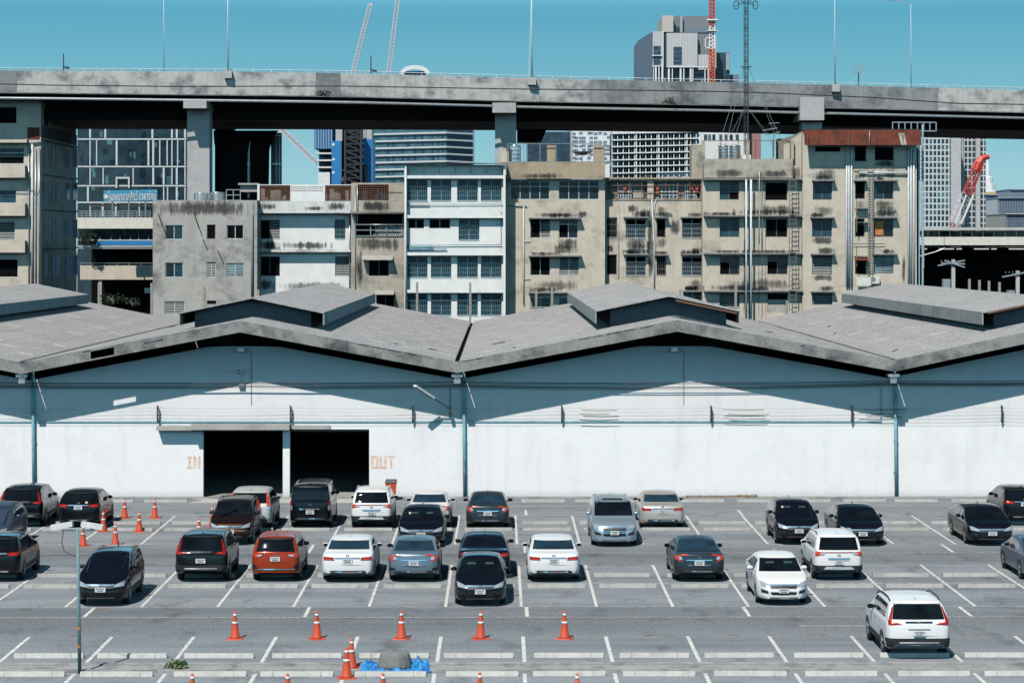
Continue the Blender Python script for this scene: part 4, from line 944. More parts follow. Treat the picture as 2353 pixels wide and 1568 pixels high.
mb = MB(); a, b_ = PX(1962, Y), PX(1991, Y); z1, z0 = PZ(588, Y), PZ(597, Y); mb.hexa([(a, Y - .9, z0 - .04), (b_, Y - .9, z0 - .04), (b_, Y - .003, z1 - .04), (a, Y - .003, z1 - .04), (a, Y - .9, z0), (b_, Y - .9, z0), (b_, Y - .003, z1), (a, Y - .003, z1)]); mb.build('sunshade', M['rustred'], B)
mb = MB(); pbox(mb, 1964, 1998, 636, 655, Y, -.7, -.62); mb.build('laundry_rack', M['lime'], B)
t = thing('air_conditioner', 'white air conditioner box under the lowest frosted window', 'air conditioner', P(2010, 650, Y - .4))
mb = MB(); pbox(mb, 1998, 2018, 632, 651, Y, -.5, -.1); mb.build('casing', M['lime'], t)
mb = MB(); mb.lathe(P(2006, 641.5, Y - .53), [(.2, 0), (.2, .025)], 14, 'y'); mb.build('fan_grille', M['grille'], t)
ladder('thin lattice ladder hung down the right beige block between the pipes', 1994, 2004, 385, 640, Y - .5, 40)
for k, y in enumerate((478, 510, 590)):
    mb = MB(); pbox(mb, 1964, 1992, y, y + 1.5, Y, -.6, -.05); pbox(mb, 1964, 1966, y - 22, y + 22, Y, -.62, -.605); mb.build('iron_bracket', M['frame_dk'], B)
vpipe(B, 1997, 300, 338, Y, .03, 'steel', 1.7)
rail(B, 2050, 2150, 281, 301, Y + 2, 7, 'steel', .04, 'roof_scaffold', 1)
t = thing('pipe_scaffold', 'narrow teal steel scaffold frame on the right end of the beige block', 'scaffold', P(2115, 660, Y + 1))
for x, y0 in ((2110.5, 345), (2119, 286)): mb = MB(); mb.bar(P(x, y0, Y + .8), P(x, 655, Y + .8), .14); mb.build('upright', M['frame_tl'], t)
mb = MB()
for k in range(24): mb.bar(P(2111, 350 + k * 9.5, Y + .8), P(2118.5, 350 + k * 9.5, Y + .8), .05)
mb.build('rung', M['steel'], t)['kind'] = 'stuff'
mb = MB(); pbox(mb, 2105.6, 2110, 340, 660, Y + .9, 0, 6); mb.build('backing_sheet', M['dksteel'], t)

# fence posts standing behind the warehouse roof
posts = [(958, 648, 716, 175), (1080, 649, 740, 172), (1231.5, 664, 712, 176), (1424, 664, 690, 176), (1563, 664, 692, 176), (1690, 648, 712, 175), (593, 665, 690, 176), (1320 - 112 + 60, 660, 700, 176), (1808, 690, 712, 176), (469, 659, 700, 176), (2227, 641, 665, 178), (2250, 643, 665, 178), (2272, 645, 665, 178), (2296, 648, 665, 178), (227, 650, 700, 178), (348, 650, 690, 178)]
for k, (x, y0, y1, Yp) in enumerate(sorted(posts)):
    mb = MB(); a, b_ = PX(x - 2.6, Yp), PX(x + 2.6, Yp); mb.box(a, b_, Yp, Yp + .18, 0, PZ(y0, Yp))
    o = mb.build('fence_post', M['wood']); tag(o, f'weathered concrete fence post behind the warehouse roof, {ORD[k]} from the left', 'post', 'posts behind the warehouse roof')
# ------------------------------------------------------------------ elevated expressway
OV = thing('overpass', 'long grey concrete expressway overpass crossing the whole view', 'overpass', (0, 205, 0))
ctrl = [(-200, 160, 210, 297, 200), (0, 162, 212, 297, 201), (525, 165, 218, 297.5, 203), (780, 168, 221, 298, 204), (1225, 180, 233, 300, 207), (1660, 189, 241, 304, 210), (1900, 195, 247, 309, 212), (2352, 207, 258, 318, 215), (2560, 212, 264, 322, 216.5)]
def ov(px):
    for p, q in zip(ctrl, ctrl[1:]):
        if p[0] <= px <= q[0]:
            t = (px - p[0]) / (q[0] - p[0]); return [a + (b_ - a) * t for a, b_ in zip(p[1:], q[1:])]
    return ctrl[-1][1:]
M['par1'] = plaster('parapet_concrete', (.56, .55, .52), (.07, .085, .095), .85, .8, lo=.47, blot=.55)
M['par2'] = plaster('parapet_concrete_dark', (.33, .335, .33), (.06, .07, .08), .85, .9, lo=.46)
M['par3'] = plaster('parapet_concrete_darkest', (.27, .275, .28), (.07, .08, .085), .8, .8, lo=.46)
edges = [-190 + 57.2 * k for k in range(48)]
for a, b_ in zip(edges, edges[1:]):
    if a > 2480: break
    b2 = b_ - .3
    ta, ba, _, Ya = ov(a); tb, bb, _, Yb = ov(b2)
    p0, p1, p2, p3 = P(a, ba, Ya), P(b2, bb, Yb), P(b2, tb, Yb), P(a, ta, Ya); d = Vector((0, .35, 0))
    mb = MB(); mb.hexa([p0, p1, p1 + d, p0 + d, p3, p2, p2 + d, p3 + d])
    mid = (a + b_) / 2
    mat = 'par3' if mid < 35 or 745 < mid < 800 else ('par2' if 1360 < mid < 2130 else 'par1')
    mb.build('parapet_panel', M[mat], OV)
xs = [c_[0] for c_ in ctrl]
mb = MB(); mg = MB(); md = MB(); mp = MB()
fine = [xs[0] + (xs[-1] - xs[0]) * k / 24 for k in range(25)]
for a, b_ in zip(fine, fine[1:]):
    ta, ba, ga, Ya = ov(a); tb, bb, gb, Yb = ov(b_)
    za, zb = P(a, ba, Ya), P(b_, bb, Yb)
    def sec(p, q, y0, y1, z0a, z0b, z1a, z1b, m_):
        m_.hexa([(p.x, p.y + y0, z0a), (q.x, q.y + y0, z0b), (q.x + .0, q.y + y1, z0b), (p.x, p.y + y1, z0a), (p.x, p.y + y0, z1a), (q.x, q.y + y0, z1b), (q.x, q.y + y1, z1b), (p.x, p.y + y1, z1a)])
    sec(za, zb, 1.1, 22, za.z - .42, zb.z - .42, za.z - .004, zb.z - .004, mb)            # slab
    g0, g1 = CAMZ + (HZ - ga) / F * (Ya + 21), CAMZ + (HZ - gb) / F * (Yb + 21)
    sec(za, zb, 4.8, 21, g0, g1, za.z - .424, zb.z - .424, mg)                            # box girder
    sec(za, zb, 21.6, 22, za.z, zb.z, za.z + 1.4, zb.z + 1.4, md)                         # far parapet
    mp.tube([P(a, ba + 13.5, Ya - .05) + Vector((0, -.02, 0)), P(b_, bb + 13.5, Yb - .05) + Vector((0, -.02, 0))], .12, 8, False)
mk = MB()
for a, b_ in zip(fine, fine[1:]):
    ta, ba, _, Ya = ov(a); tb, bb, _, Yb = ov(b_); sec(P(a, ba, Ya), P(b_, bb, Yb), .12, .3, P(a, ba, Ya).z, P(b_, bb, Yb).z, P(a, ta, Ya).z - .1, P(b_, tb, Yb).z - .1, mk)
mk.build('parapet_core', M['par3'], OV)
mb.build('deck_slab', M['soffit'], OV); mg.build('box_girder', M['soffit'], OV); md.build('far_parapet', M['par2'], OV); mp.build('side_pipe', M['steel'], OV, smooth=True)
mb = MB()
for a, b_ in zip(fine, fine[1:]):
    ta, _, _, Ya = ov(a); tb, _, _, Yb = ov(b_)
    mb.tube([P(a, ta - 5, Ya + .2), P(b_, tb - 5, Yb + .2)], .035, 4, False)
for k in range(60):
    x = -150 + k * 43; t_, _, _, Y_ = ov(x); mb.bar(P(x, t_ - 5, Y_ + .2), P(x, t_, Y_ + .2), .05)
mb.build('guard_rail', M['pipew'], OV)
M['pier'] = plaster('pier_concrete', (.48, .475, .46), (.2, .2, .2), .35, .25, lo=.52)
# piers: front column, cap end and cross beam, dark rear columns
for x0, x1, cx0, cx1, ct, cb, yoff in ((430, 481, 421, 474, 231, 249, 2.2), (1137, 1185.5, 1131, 1185, 236, 259, 2.2), (1843, 1888, 1838, 1893, 223, 276, -.9)):
    _, b0, g, Y0 = ov((x0 + x1) / 2); Yc = Y0 + (yoff if yoff > 0 else .3)
    pt = thing  # part of the overpass
    mb = MB(); mb.box(PX(x0, Yc), PX(x1, Yc), Yc, Yc + 2.2, 0, PZ(cb + (2 if yoff > 0 else 5), Yc)); col = mb.build('pier_column', M['pier'], OV)
    Yq = Y0 - .35 if yoff > 0 else Y0 - .95
    mb = MB(); mb.box(PX(cx0, Yq), PX(cx1, Yq), Yq, Yq + 24, PZ(cb, Yq), PZ(ct, Yq)); mb.build('pier_cap', M['pier'], col)
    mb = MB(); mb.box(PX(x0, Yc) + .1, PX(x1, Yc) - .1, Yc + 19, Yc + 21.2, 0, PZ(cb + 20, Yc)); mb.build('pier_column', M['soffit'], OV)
Yd = 216.0
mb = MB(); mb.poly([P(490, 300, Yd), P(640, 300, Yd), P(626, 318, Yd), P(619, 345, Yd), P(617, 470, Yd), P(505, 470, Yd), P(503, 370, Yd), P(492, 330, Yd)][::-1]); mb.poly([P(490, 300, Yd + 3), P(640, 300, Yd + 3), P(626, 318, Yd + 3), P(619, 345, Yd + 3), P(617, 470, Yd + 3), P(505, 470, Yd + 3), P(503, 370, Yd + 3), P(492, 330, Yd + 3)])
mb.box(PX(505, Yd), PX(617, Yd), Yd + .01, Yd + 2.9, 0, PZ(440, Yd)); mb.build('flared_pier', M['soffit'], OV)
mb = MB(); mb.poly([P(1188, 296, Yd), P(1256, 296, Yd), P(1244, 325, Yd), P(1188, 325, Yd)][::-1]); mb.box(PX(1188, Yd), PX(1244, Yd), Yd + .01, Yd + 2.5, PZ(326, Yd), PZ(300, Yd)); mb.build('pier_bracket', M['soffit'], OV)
for px in (525, 1222, 1918):
    t_, b_, _, Y_ = ov(px); mb = MB(); pbox(mb, px - 9, px + 9, t_ - 1, t_ + 16, Y_, -.55, -.004); mb.build('lamp_bracket', M['pier'], OV)
def street_lamp(px, top, label, Yo, w_=.09, head=None, double=False):
    t_, b_, _, Y_ = ov(px); Yl = Y_ + Yo
    t = thing('street_lamp', label, 'street lamp', P(px, t_, Yl), 'lamp posts on the overpass'); mb = MB()
    base = P(px, t_ + 3, Yl); tp = P(px - 1, top, Yl)
    mb.tube([base, base.lerp(tp, .5), tp], [w_ * .62, w_ * .5, w_ * .35], 6); mb.build('pole', M['lamppale'], t, smooth=True)
    if double: mb = MB(); mb.tube([P(px - 7, t_, Yl + .3), P(px - 1.5, top + 60, Yl)], .04, 5); mb.build('stay', M['lamppale'], t)
    mb = MB(); mb.bar(tp, tp + Vector((1.8 if head != 'L' else -1.6, 0, .35)), .09); mb.build('arm', M['steel'], t)
    mb = MB(); e = tp + Vector((1.8 if head != 'L' else -1.6, 0, .35)); d_ = Vector((.8 if head != 'L' else -.8, 0, .05)); mb.bar(e, e + d_, .28, .12); mb.build('lamp_head', M['steel'], t)
street_lamp(377, -40, 'leftmost faint lamp post on the far side of the overpass', 21.8, .07)
street_lamp(524, -60, 'tall lamp post on the left concrete bracket of the overpass', -.25, .1)
street_lamp(1222, -70, 'tall lamp post with a stay on the middle bracket of the overpass', -.25, .11, double=True)
street_lamp(1918, -60, 'tall lamp post on the right concrete bracket of the overpass', -.25, .09)
street_lamp(2093, 9, 'far lamp post with its head showing, right of the others on the overpass', 21.8, .07, 'L')
for px, top, lab in ((146, 124, 'thin camera pole on the left end of the overpass'), (852, 128, 'short rusty camera pole on the overpass near the thin cranes')):
    t_, _, _, Y_ = ov(px); t = thing('camera_pole', lab, 'pole', P(px, t_, Y_ + .2)); mb = MB(); mb.bar(P(px, t_ + 2, Y_ + .2), P(px, top, Y_ + .2), .09); mb.build('pole', M['dksteel'], t)
    mb = MB(); mb.bar(P(px, t_ - 9, Y_ + .2), P(px + 13, t_ - 7, Y_ + .2), .12); mb.build('camera_arm', M['dksteel'], t)
t_, _, _, Y_ = ov(1972); t = thing('radio_antenna', 'small forked radio antenna above the overpass on the right', 'antenna', P(1972, t_, Y_ + 21)); Ya_ = Y_ + 21
mb = MB(); mb.bar(P(1972, t_ + 6, Ya_), P(1972, 155, Ya_), .1); mb.build('mast', M['dksteel'], t)
mb = MB()
for dx in (-9, 0, 9): mb.bar(P(1972 + dx, 168, Ya_), P(1972 + dx, 150, Ya_), .12)
mb.bar(P(1962, 167, Ya_), P(1982, 167, Ya_), .1); mb.build('element', M['steel'], t)
for k, px in enumerate((742, 1540)):
    _, b_, _, Y_ = ov(px); rnd = random.Random(k); mb = MB()
    for j in range(90):
        c_ = P(px + rnd.gauss(0, 7), b_ - 6 + rnd.gauss(0, 4), Y_ - .15 - rnd.random() * .3); a = Vector((rnd.uniform(-1, 1), rnd.uniform(-.4, .4), rnd.uniform(-1, 1))) * .16; b2 = Vector((rnd.uniform(-1, 1), rnd.uniform(-.4, .4), rnd.uniform(-1, 1))) * .16
        mb.tri(c_ + a, c_ + b2, c_ - a * .7)
    M['weed'] = M.get('weed') or flat('dark_leaf', (.035, .05, .035), .8)
    tag(mb.build('wild_plant', M['weed']), ('small dark plant sprouting from the overpass edge, left one' if k == 0 else 'small dark plant sprouting from the overpass edge, right one'), 'plant', 'plants on the overpass')
# thick sagging cable in front of the overpass
pts = []
for px, y in ((-120, 190), (120, 196), (400, 199), (780, 198), (1200, 205), (1500, 208), (1720, 212), (2000, 224), (2200, 238), (2480, 242)): pts.append(P(px, y, 197))
cable(pts, .05, 'thick black cable sagging right across the face of the overpass', .0, seg=6, group=None)

# ------------------------------------------------------------------ far buildings
GROUNDZ = 0
def mullions(th, x0, x1, y0, y1, Y, cols, rowsy, mat, wv=.08, wh=.14, off=.06):
    for y in rowsy: mb = MB(); a, b_ = PX(x0, Y), PX(x1, Y); z = PZ(y, Y); mb.box(a, b_, Y - off, Y - .004, z - wh, z + wh); mb.build('floor_band', M[mat], th)
    mb = MB()
    for c_ in cols: x = PX(c_, Y); mb.box(x - wv, x + wv, Y - off * .8, Y - .003, PZ(y1, Y), PZ(y0, Y))
    if cols: mb.build('mullion', M[mat], th)
def tower(label, x0, x1, ytop, Y, depth, mat, cat='tower', name='tower_block'):
    t = thing(name, label, cat, (PX((x0 + x1) / 2, Y), Y, 0)); mb = MB(); mb.box(PX(x0, Y), PX(x1, Y), Y, Y + depth, 0, PZ(ytop, Y)); mb.build('wall', M[mat], t); return t
M['glassdk'] = glass('curtain_glass_dark', (.02, .04, .055), .1, .6)
M['glassteal'] = glass('curtain_glass_teal', (.07, .16, .19), .2, .5)
M['glassnavy'] = glass('curtain_glass_navy', (.035, .065, .10), .25, .4)  # navy lightened so that distance haze sits in the glass colour
M['blueclad'] = flat('blue_cladding', (.03, .20, .46), .5)
M['bluenet'] = flat('blue_netting', (.025, .15, .33), .9)
M['mull'] = flat('pale_mullion', (.58, .60, .60), .5)
M['hazewhite'] = flat('far_white_wall', (.70, .71, .71), .8)
M['hazegrey'] = flat('far_grey_wall', (.34, .37, .41), .8)  # far walls: distance haze lightened into the greys
M['hazeconc'] = flat('far_concrete', (.45, .46, .46), .85)
M['greyblue'] = flat('far_bluegrey_wall', (.16, .21, .27), .8)  # grey-blue with haze lightened into it as well
M['beigefar'] = flat('far_beige_panel', (.50, .46, .42), .8)
M['redw'] = flat('red_paint', (.55, .06, .035), .5)
M['orangew'] = flat('orange_red_paint', (.60, .12, .045), .5)
M['pinkhaze'] = flat('hazy_crane_paint', (.60, .55, .57), .7)  # crane red paled, haze put into the colour
# left dark glass building, hospital podium and sign
Y = 264.0
t = tower('dark glass office block with a pale irregular grid, left of the pier', 178, 428, 262, Y, 20, 'glassdk', 'office block', 'office_block')
rnd = random.Random(5)
rows_ = [320, 383, 427, 465]
mullions(t, 178, 428, 290, 480, Y, [], rows_, 'mull', wh=.075)
tops = [262] + rows_ + [500]
for i, (ya, yb) in enumerate(zip(tops, tops[1:])):
    mb = MB(); cols_ = [(207, 242, 350, 395, 406, 425), (207, 222, 268, 341, 352, 367, 384, 395, 408, 425), (207, 237, 306, 352, 376, 395, 406, 425), (202, 376, 385, 406, 425), (207, 236, 266, 320, 400)][i]
    for c_ in cols_: x = PX(c_, Y); w_ = .06 if rnd.random() < .6 else .1; mb.box(x - w_, x + w_, Y - .05, Y - .003, PZ(yb, Y) + .13, PZ(ya, Y) - .13)
    mb.build('mullion', M['mull'], t)
for k in range(40):
    a = rnd.uniform(185, 415); y = rnd.uniform(300, 470); mb = None
mb = MB()
for k in range(46):
    a = rnd.uniform(185, 412); y = rnd.uniform(296, 455); mb = MB(); mb.box(PX(a, Y), PX(a + rnd.uniform(3, 12), Y), Y - .02 - k * .0004, Y - .002, PZ(y + rnd.uniform(8, 22), Y), PZ(y, Y)); mb.build('blind', M['glassteal'] if k % 3 == 0 else M['winglass'], t)
mb = MB(); pbox(mb, 267, 299, 407, 411, Y, -.4, -.01); pbox(mb, 267, 270.5, 411.2, 432, Y, -.4, -.01); pbox(mb, 295.5, 299, 411.2, 432, Y, -.4, -.01); mb.build('portal_frame', M['mull'], t)
Yp = 247.0
t = thing('podium_building', 'low podium with cream band, blue strip sign and open parking deck behind the grey block', 'building', (PX(270, Yp), Yp, 0))
mb = MB(); pbox(mb, 176, 352, 500, 525, Yp, 0, 12); mb.build('cream_band', M['lime'], t)
mb = MB(); pbox(mb, 176, 352, 525.3, 566, Yp, 1.0, 12); mb.build('glazing', M['glassdk'], t)
mb = MB()
for x in (214, 226, 251, 272, 296, 315, 338): pbox(mb, x, x + 1.6, 542, 552, Yp, .8, .99)
pbox(mb, 176, 352, 550.5, 552.5, Yp, .7, .98); mb.build('mullion', M['mull'], t)
for k, x in enumerate((245, 275, 305)): mb = MB(); mb.tube([P(x + 14 * math.sin(a / 6 * 1.57), 526 + 13 * (1 - math.cos(a / 6 * 1.57)), Yp + .85) for a in range(7)], .08, 5); mb.build('arched_rib', M['greyblue'], t)
mb = MB(); pbox(mb, 222, 352, 553, 563.5, Yp, -.3, .6); mb.build('blue_strip', M['blueclad'], t)
mb = MB(); pbox(mb, 176, 352, 564.5, 567, Yp, -.6, 8); pbox(mb, 180, 352, 569.5, 571, Yp, -.5, -.3); mb.build('canopy_edge', M['mull'], t)
mb = MB(); pbox(mb, 176, 352, 572, 720, Yp, 9, 10); mb.build('dark_recess', M['black'], t)  # black back sheet, darkness under the canopy put into its colour
mb = MB(); pbox(mb, 184, 352, 610, 642, Yp, 0, .4); mb.build('deck_parapet', M['beige2'], t)
rail(t, 184, 352, 604, 610, Yp + .2, 6, 'steel', .03, 'deck_rail', 1)
for x in (226,): mb = MB(); pbox(mb, x, x + 6, 644, 730, Yp, .2, .8); mb.build('column', M['beige2'], t)
mb = MB(); pbox(mb, 325, 347, 662, 674, Yp, 2, 2.4); mb.build('white_panel', M['white'], t)
rail(t, 178, 345, 485, 500, Yp + .6, 16, 'steel', .035, 'terrace_rail', 3)
mb = MB(); pbox(mb, 195, 345, 468, 472, Yp, 2.5, 6); mb.build('terrace_roof', M['dksteel'], t)
Ys = 241.0
t = thing('sign_board', 'blue hospital sign board with white Thai lettering and a round emblem', 'sign', P(300, 463, Ys))
mb = MB(); q = [P(238, 438, Ys), P(238, 464, Ys), P(361, 461, Ys), P(361, 435, Ys)]; d = Vector((0, .25, 0)); mb.hexa([q[1], q[2], q[2] + d, q[1] + d, q[0], q[3], q[3] + d, q[0] + d]); mb.build('panel', M['blueclad'] if False else flat('sign_blue', (.06, .31, .50), .5), t)
cu = bpy.data.curves.new('sign_text', 'FONT'); cu.body = 'โรงพยาบาลสัตว์ เทพารักษ์'; cu.extrude = .02
tmp = bpy.data.objects.new('sign_text', cu); COL.objects.link(tmp); bpy.context.view_layer.update()
me = bpy.data.meshes.new_from_object(tmp.evaluated_get(bpy.context.evaluated_depsgraph_get())); bpy.data.objects.remove(tmp)
xs_ = [v.co.x for v in me.vertices]; ys_ = [v.co.y for v in me.vertices]
X0, X1 = PX(249, Ys), PX(359, Ys); z0_, z1_ = PZ(462, Ys), PZ(437.5, Ys); sxx = (X1 - X0) / (max(xs_) - min(xs_)); syy = (z1_ - z0_) * .92 / (max(ys_) - min(ys_))
base = P(300, 463, Ys)
for v in me.vertices:
    x, y, z = v.co; v.co = (X0 + (x - min(xs_)) * sxx - base.x, -.03 - z, z0_ + (y - min(ys_)) * syy + (x - min(xs_)) * sxx * .024 - base.z)
me.materials.clear(); me.materials.append(M['white']); o = bpy.data.objects.new('lettering', me); COL.objects.link(o); o.parent = t
mb = MB(); mb.lathe(P(243.5, 451.5, Ys - .04), [(.17, -.03), (.17, .03)], 14, 'y')
for k in range(6): a = k * math.pi / 3; mb.lathe(P(243.5, 451.5, Ys - .04) + Vector((.2 * math.cos(a), 0, .2 * math.sin(a))), [(.07, -.03), (.07, .03)], 8, 'y')
mb.build('emblem', M['white'], t)
for x in (258, 296, 334): mb = MB(); mb.bar(P(x, 462, Ys + .15), P(x, 500, Ys + .15), .12); mb.build('leg', M['steel'], t)

# curved white lamp by the dark pier
t = thing('curved_lamp_post', 'slim curved white lamp post in front of the dark flared pier', 'lamp post', P(571, 432, 212))
mb = MB(); mb.tube([P(571, 455, 212), P(571, 380, 212), P(571.5, 350, 212), P(574, 325, 212)], [.12, .1, .08, .03], 6); mb.build('pole', M['pipew'], t, smooth=True)
mb = MB(); mb.box(PX(567, 212), PX(575, 212), 211.9, 212.1, PZ(377, 212), PZ(375, 212)); mb.build('collar', M['pipew'], t)
t = thing('steel_frame_tower', 'narrow dark steel frame with white uprights beside the dark pier', 'frame tower', P(635, 425, 217)); Yf = 217
mb = MB(); pbox(mb, 621, 644, 305, 425, Yf, .5, 1.5); mb.build('backing', M['greyblue'], t)
for x in (634, 641): mb = MB(); pbox(mb, x, x + 1.6, 312, 425, Yf, -.2, 0); mb.build('upright', M['pipew'], t)
mb = MB(); pbox(mb, 622, 646, 376, 378.5, Yf, -.3, -.21); pbox(mb, 624, 646, 311, 313, Yf, -.3, -.21); mb.build('beam', M['steel'], t)

def lattice_boom(th, a, b_, w_, mat, n, bar=.12, part='boom', depth=None):
    """square lattice truss between two points"""
    d = (b_ - a).normalized(); side = Vector((d.z, 0, -d.x)).normalized() * w_ / 2; dep = Vector((0, 1, 0)) * (depth or w_) / 2
    mb = MB(); cor = [side + dep, side - dep, -side - dep, -side + dep]
    for c_ in cor: mb.bar(a + c_, b_ + c_, bar)
    for k in range(n):
        p, q = a.lerp(b_, k / n), a.lerp(b_, (k + 1) / n)
        for i in range(4):
            j = (i + 1) % 4; mb.bar(p + cor[i], (q + cor[j]) if k % 2 else q + cor[j], bar * .6); mb.bar(p + cor[i], p + cor[j], bar * .6)
    return mb.build(part, M[mat], th)
# distant tower cranes
t = thing('tower_crane', 'hazy pink crane boom leaning left above the overpass', 'crane', P(780, 165, 700), 'hazy cranes'); lattice_boom(t, P(778, 300, 700), P(851, 8, 700), 1.1, 'pinkhaze', 40, .2)
mb = MB(); mb.bar(P(851, 8, 700), P(852, 16, 700), .5); mb.build('hook_block', M['pinkhaze'], t)
t = thing('tower_crane', 'hazy pink crane boom right of its twin above the overpass', 'crane', P(881, 165, 720), 'hazy cranes'); lattice_boom(t, P(876, 300, 720), P(916, -20, 720), 1.1, 'pinkhaze', 40, .2)
t = thing('tower_crane', 'thin red crane boom slanting down under the overpass left of the blue cladding', 'crane', P(728, 375, 400), 'hazy cranes'); lattice_boom(t, P(640, 292, 400), P(729, 376, 400), .7, 'pinkhaze', 26, .14)
t = thing('curved_roof_building', 'pale arched roof peeping over the overpass parapet', 'building', P(953, 165, 800)); Yr = 800
mb = MB()
for r0, r1, m_ in ((34, 26, 0),):
    for k in range(12):
        a, b2 = math.pi * k / 12, math.pi * (k + 1) / 12
        mb.hexa([P(953 - r0 * math.cos(a), 169 - 19 * math.sin(a), Yr), P(953 - r0 * math.cos(b2), 169 - 19 * math.sin(b2), Yr), P(953 - r0 * math.cos(b2), 169 - 19 * math.sin(b2), Yr + 8), P(953 - r0 * math.cos(a), 169 - 19 * math.sin(a), Yr + 8), P(953 - r1 * math.cos(a), 172 - 13 * math.sin(a), Yr), P(953 - r1 * math.cos(b2), 172 - 13 * math.sin(b2), Yr), P(953 - r1 * math.cos(b2), 172 - 13 * math.sin(b2), Yr + 8), P(953 - r1 * math.cos(a), 172 - 13 * math.sin(a), Yr + 8)])
mb.build('arched_roof', M['hazewhite'], t)
mb = MB(); mb.box(PX(928, Yr), PX(978, Yr), Yr + 2, Yr + 9, 0, PZ(163, Yr)); mb.build('wall', M['greyblue'], t)
# construction block with blue cladding and dark hoist
Y = 330.0
t = thing('unfinished_building', 'unfinished block wrapped in blue cladding with open concrete floors', 'building', (PX(760, Y), Y, 0))
mb = MB(); pbox(mb, 722, 764, 290, 342, Y, 0, 6); mb.build('blue_cladding', M['bluenet'], t)
mb = MB()
for x in range(725, 764, 6): pbox(mb, x, x + .8, 291, 341.8, Y, -.06, -.005)
mb.build('cladding_rib', M['hazewhite'], t)
mb = MB(); mb.box(PX(730, Y), PX(762, Y), Y + 2, Y + 12, 0, PZ(342.2, Y)); mb.build('floor_core', M['greyblue'], t)
for y in (351, 367, 383): mb = MB(); pbox(mb, 728, 762, y, y + 3.5, Y, -.4, 1.9); mb.build('floor_slab', M['hazewhite'], t)
mb = MB(); pbox(mb, 731, 758, 396, 425, Y, -.2, 1.8); mb.build('floor_slab', M['hazewhite'], t)
for x0, x1, y0 in ((762, 785, 324), (835, 857, 320)): mb = MB(); mb.box(PX(x0, Y), PX(x1, Y), Y - .5, Y + 6, 0, PZ(y0, Y)); mb.build('blue_panel', M['blueclad'], t)
for y in (330, 364, 394): mb = MB(); pbox(mb, 764, 769, y, y + 5, Y, -.54, -.51); mb.build('white_mark', M['white'], t)
mb = MB(); mb.box(PX(785, Y), PX(835, Y), Y + 1, Y + 8, 0, PZ(262, Y)); mb.build('dark_core', M['black'], t)
mb = MB(); pbox(mb, 772, 786, 285, 324, Y, 0, 5); pbox(mb, 842, 854, 285, 320, Y, 0, 5); mb.build('concrete_core', M['hazeconc'], t)
mb = MB(); pbox(mb, 826, 841, 285, 420, Y, .6, 5); mb.build('ribbed_panel', M['hazegrey'], t)
lattice_boom(t, P(812, 425, Y - 2), P(812, 285, Y - 2), 2.2, 'dksteel', 9, .3, 'hoist_mast')
mb = MB()
for y in (345, 362, 388): pbox(mb, 802, 814, y, y + 13, Y, .5, .9)
mb.build('blue_netting', M['blueclad'], t)
mb = MB(); pbox(mb, 786, 834, 390, 393, Y, -.9, -.6); mb.tube([P(786, 420, Y - .8), P(820, 376, Y - .8), P(838, 384, Y - .8), P(838, 420, Y - .8)], .45, 5); mb.build('hoist_frame', M['dksteel'], t)
# teal glass tower
Y = 420.0
t = tower('teal glass tower with white floor lines under the overpass', 857, 1025, 250, Y, 30, 'glassteal', 'glass tower', 'glass_tower')
mb = MB(); Xa, Xb = PX(1025, Y), PX(1086, Y + 4); mb.hexa([(Xa + .01, Y, 0), (Xb, Y + 4, 0), (Xb, Y + 30, 0), (Xa + .01, Y + 30, 0), (Xa + .01, Y, PZ(250, Y)), (Xb, Y + 4, PZ(250, Y)), (Xb, Y + 30, PZ(250, Y)), (Xa + .01, Y + 30, PZ(250, Y))]); mb.build('corner_wing', M['glassnavy'], t)
for k in range(9):
    yl, yr, ye = 306 + k * 16.3, 300 + k * 16.3 + 3, 302 + k * 16.3 + 4
    mb = MB(); a, b_ = P(857, yl + 3, Y - .1), P(1025, yr + 2, Y - .1); mb.bar(a, b_, .5, .3); c_ = P(1086, ye + 2, Y + 3.8); mb.bar(b_ + Vector((.05, 0, 0)), c_, .5, .3); mb.build('floor_band', M['mull'], t)
rnd = random.Random(2); mb = MB()
for k in range(8):
    for c_ in (888, 902, 922, 935, 950, 968, 991, 1004, 1014):
        if rnd.random() < .8: y = 309.5 + k * 16.3 - (c_ - 857) * .012; mb = MB(); pbox(mb, c_, c_ + rnd.choice((4, 6)), y + 1.5, y + 11, Y, -.04, -.004); mb.build('balcony_door', M['glassnavy'], t)

# navy block, white flats, gridded slab block
Y = 440.0
t = tower('plain dark navy block between the pier and the white flats', 1212, 1312, 303, Y, 25, 'glassnavy', 'tower')
t = tower('white block of flats with small dark windows under the overpass', 1313, 1404, 240, Y - 10, 25, 'hazewhite', 'block of flats', 'flats'); Yw = Y - 10; rnd = random.Random(8); first = None
mbw = MB(); mbw.box(-.32, .32, -.05, -.004, -.22, .22)
mbp = MB(); mbp.box(-.26, .26, -.06, -.052, -.16, .16)
for r in range(8):
    for c_ in (1318, 1324, 1334, 1341, 1353, 1358, 1368, 1378, 1390, 1398):
        if rnd.random() < .18: continue
        p = P(c_, 306 + r * 9.5 + rnd.choice((0, 1.5)), Yw) - Vector((PX(1358.5, Yw), Yw, 0))
        if first is None: first = mbw.build('window', M['greyblue'], t, local=True); first.location = p
        else: share(first, t, p)
t = tower('white gridded slab block full of dark glass windows under the overpass', 1405, 1608, 240, 430, 25, 'hazewhite', 'block of flats', 'flats'); Yw = 430; first = None; n = 0
mbw = MB(); mbw.box(-.92, .92, -.06, -.004, -.62, .62)
glm = [glass('flat_glass_a', (.03, .06, .075), .15), glass('flat_glass_b', (.08, .14, .15), .2), glass('flat_glass_c', (.015, .025, .03), .15), glass('flat_glass_d', (.12, .2, .19), .2)]
cx_ = PX(1506.5, Yw); rnd = random.Random(3); rest = MB()
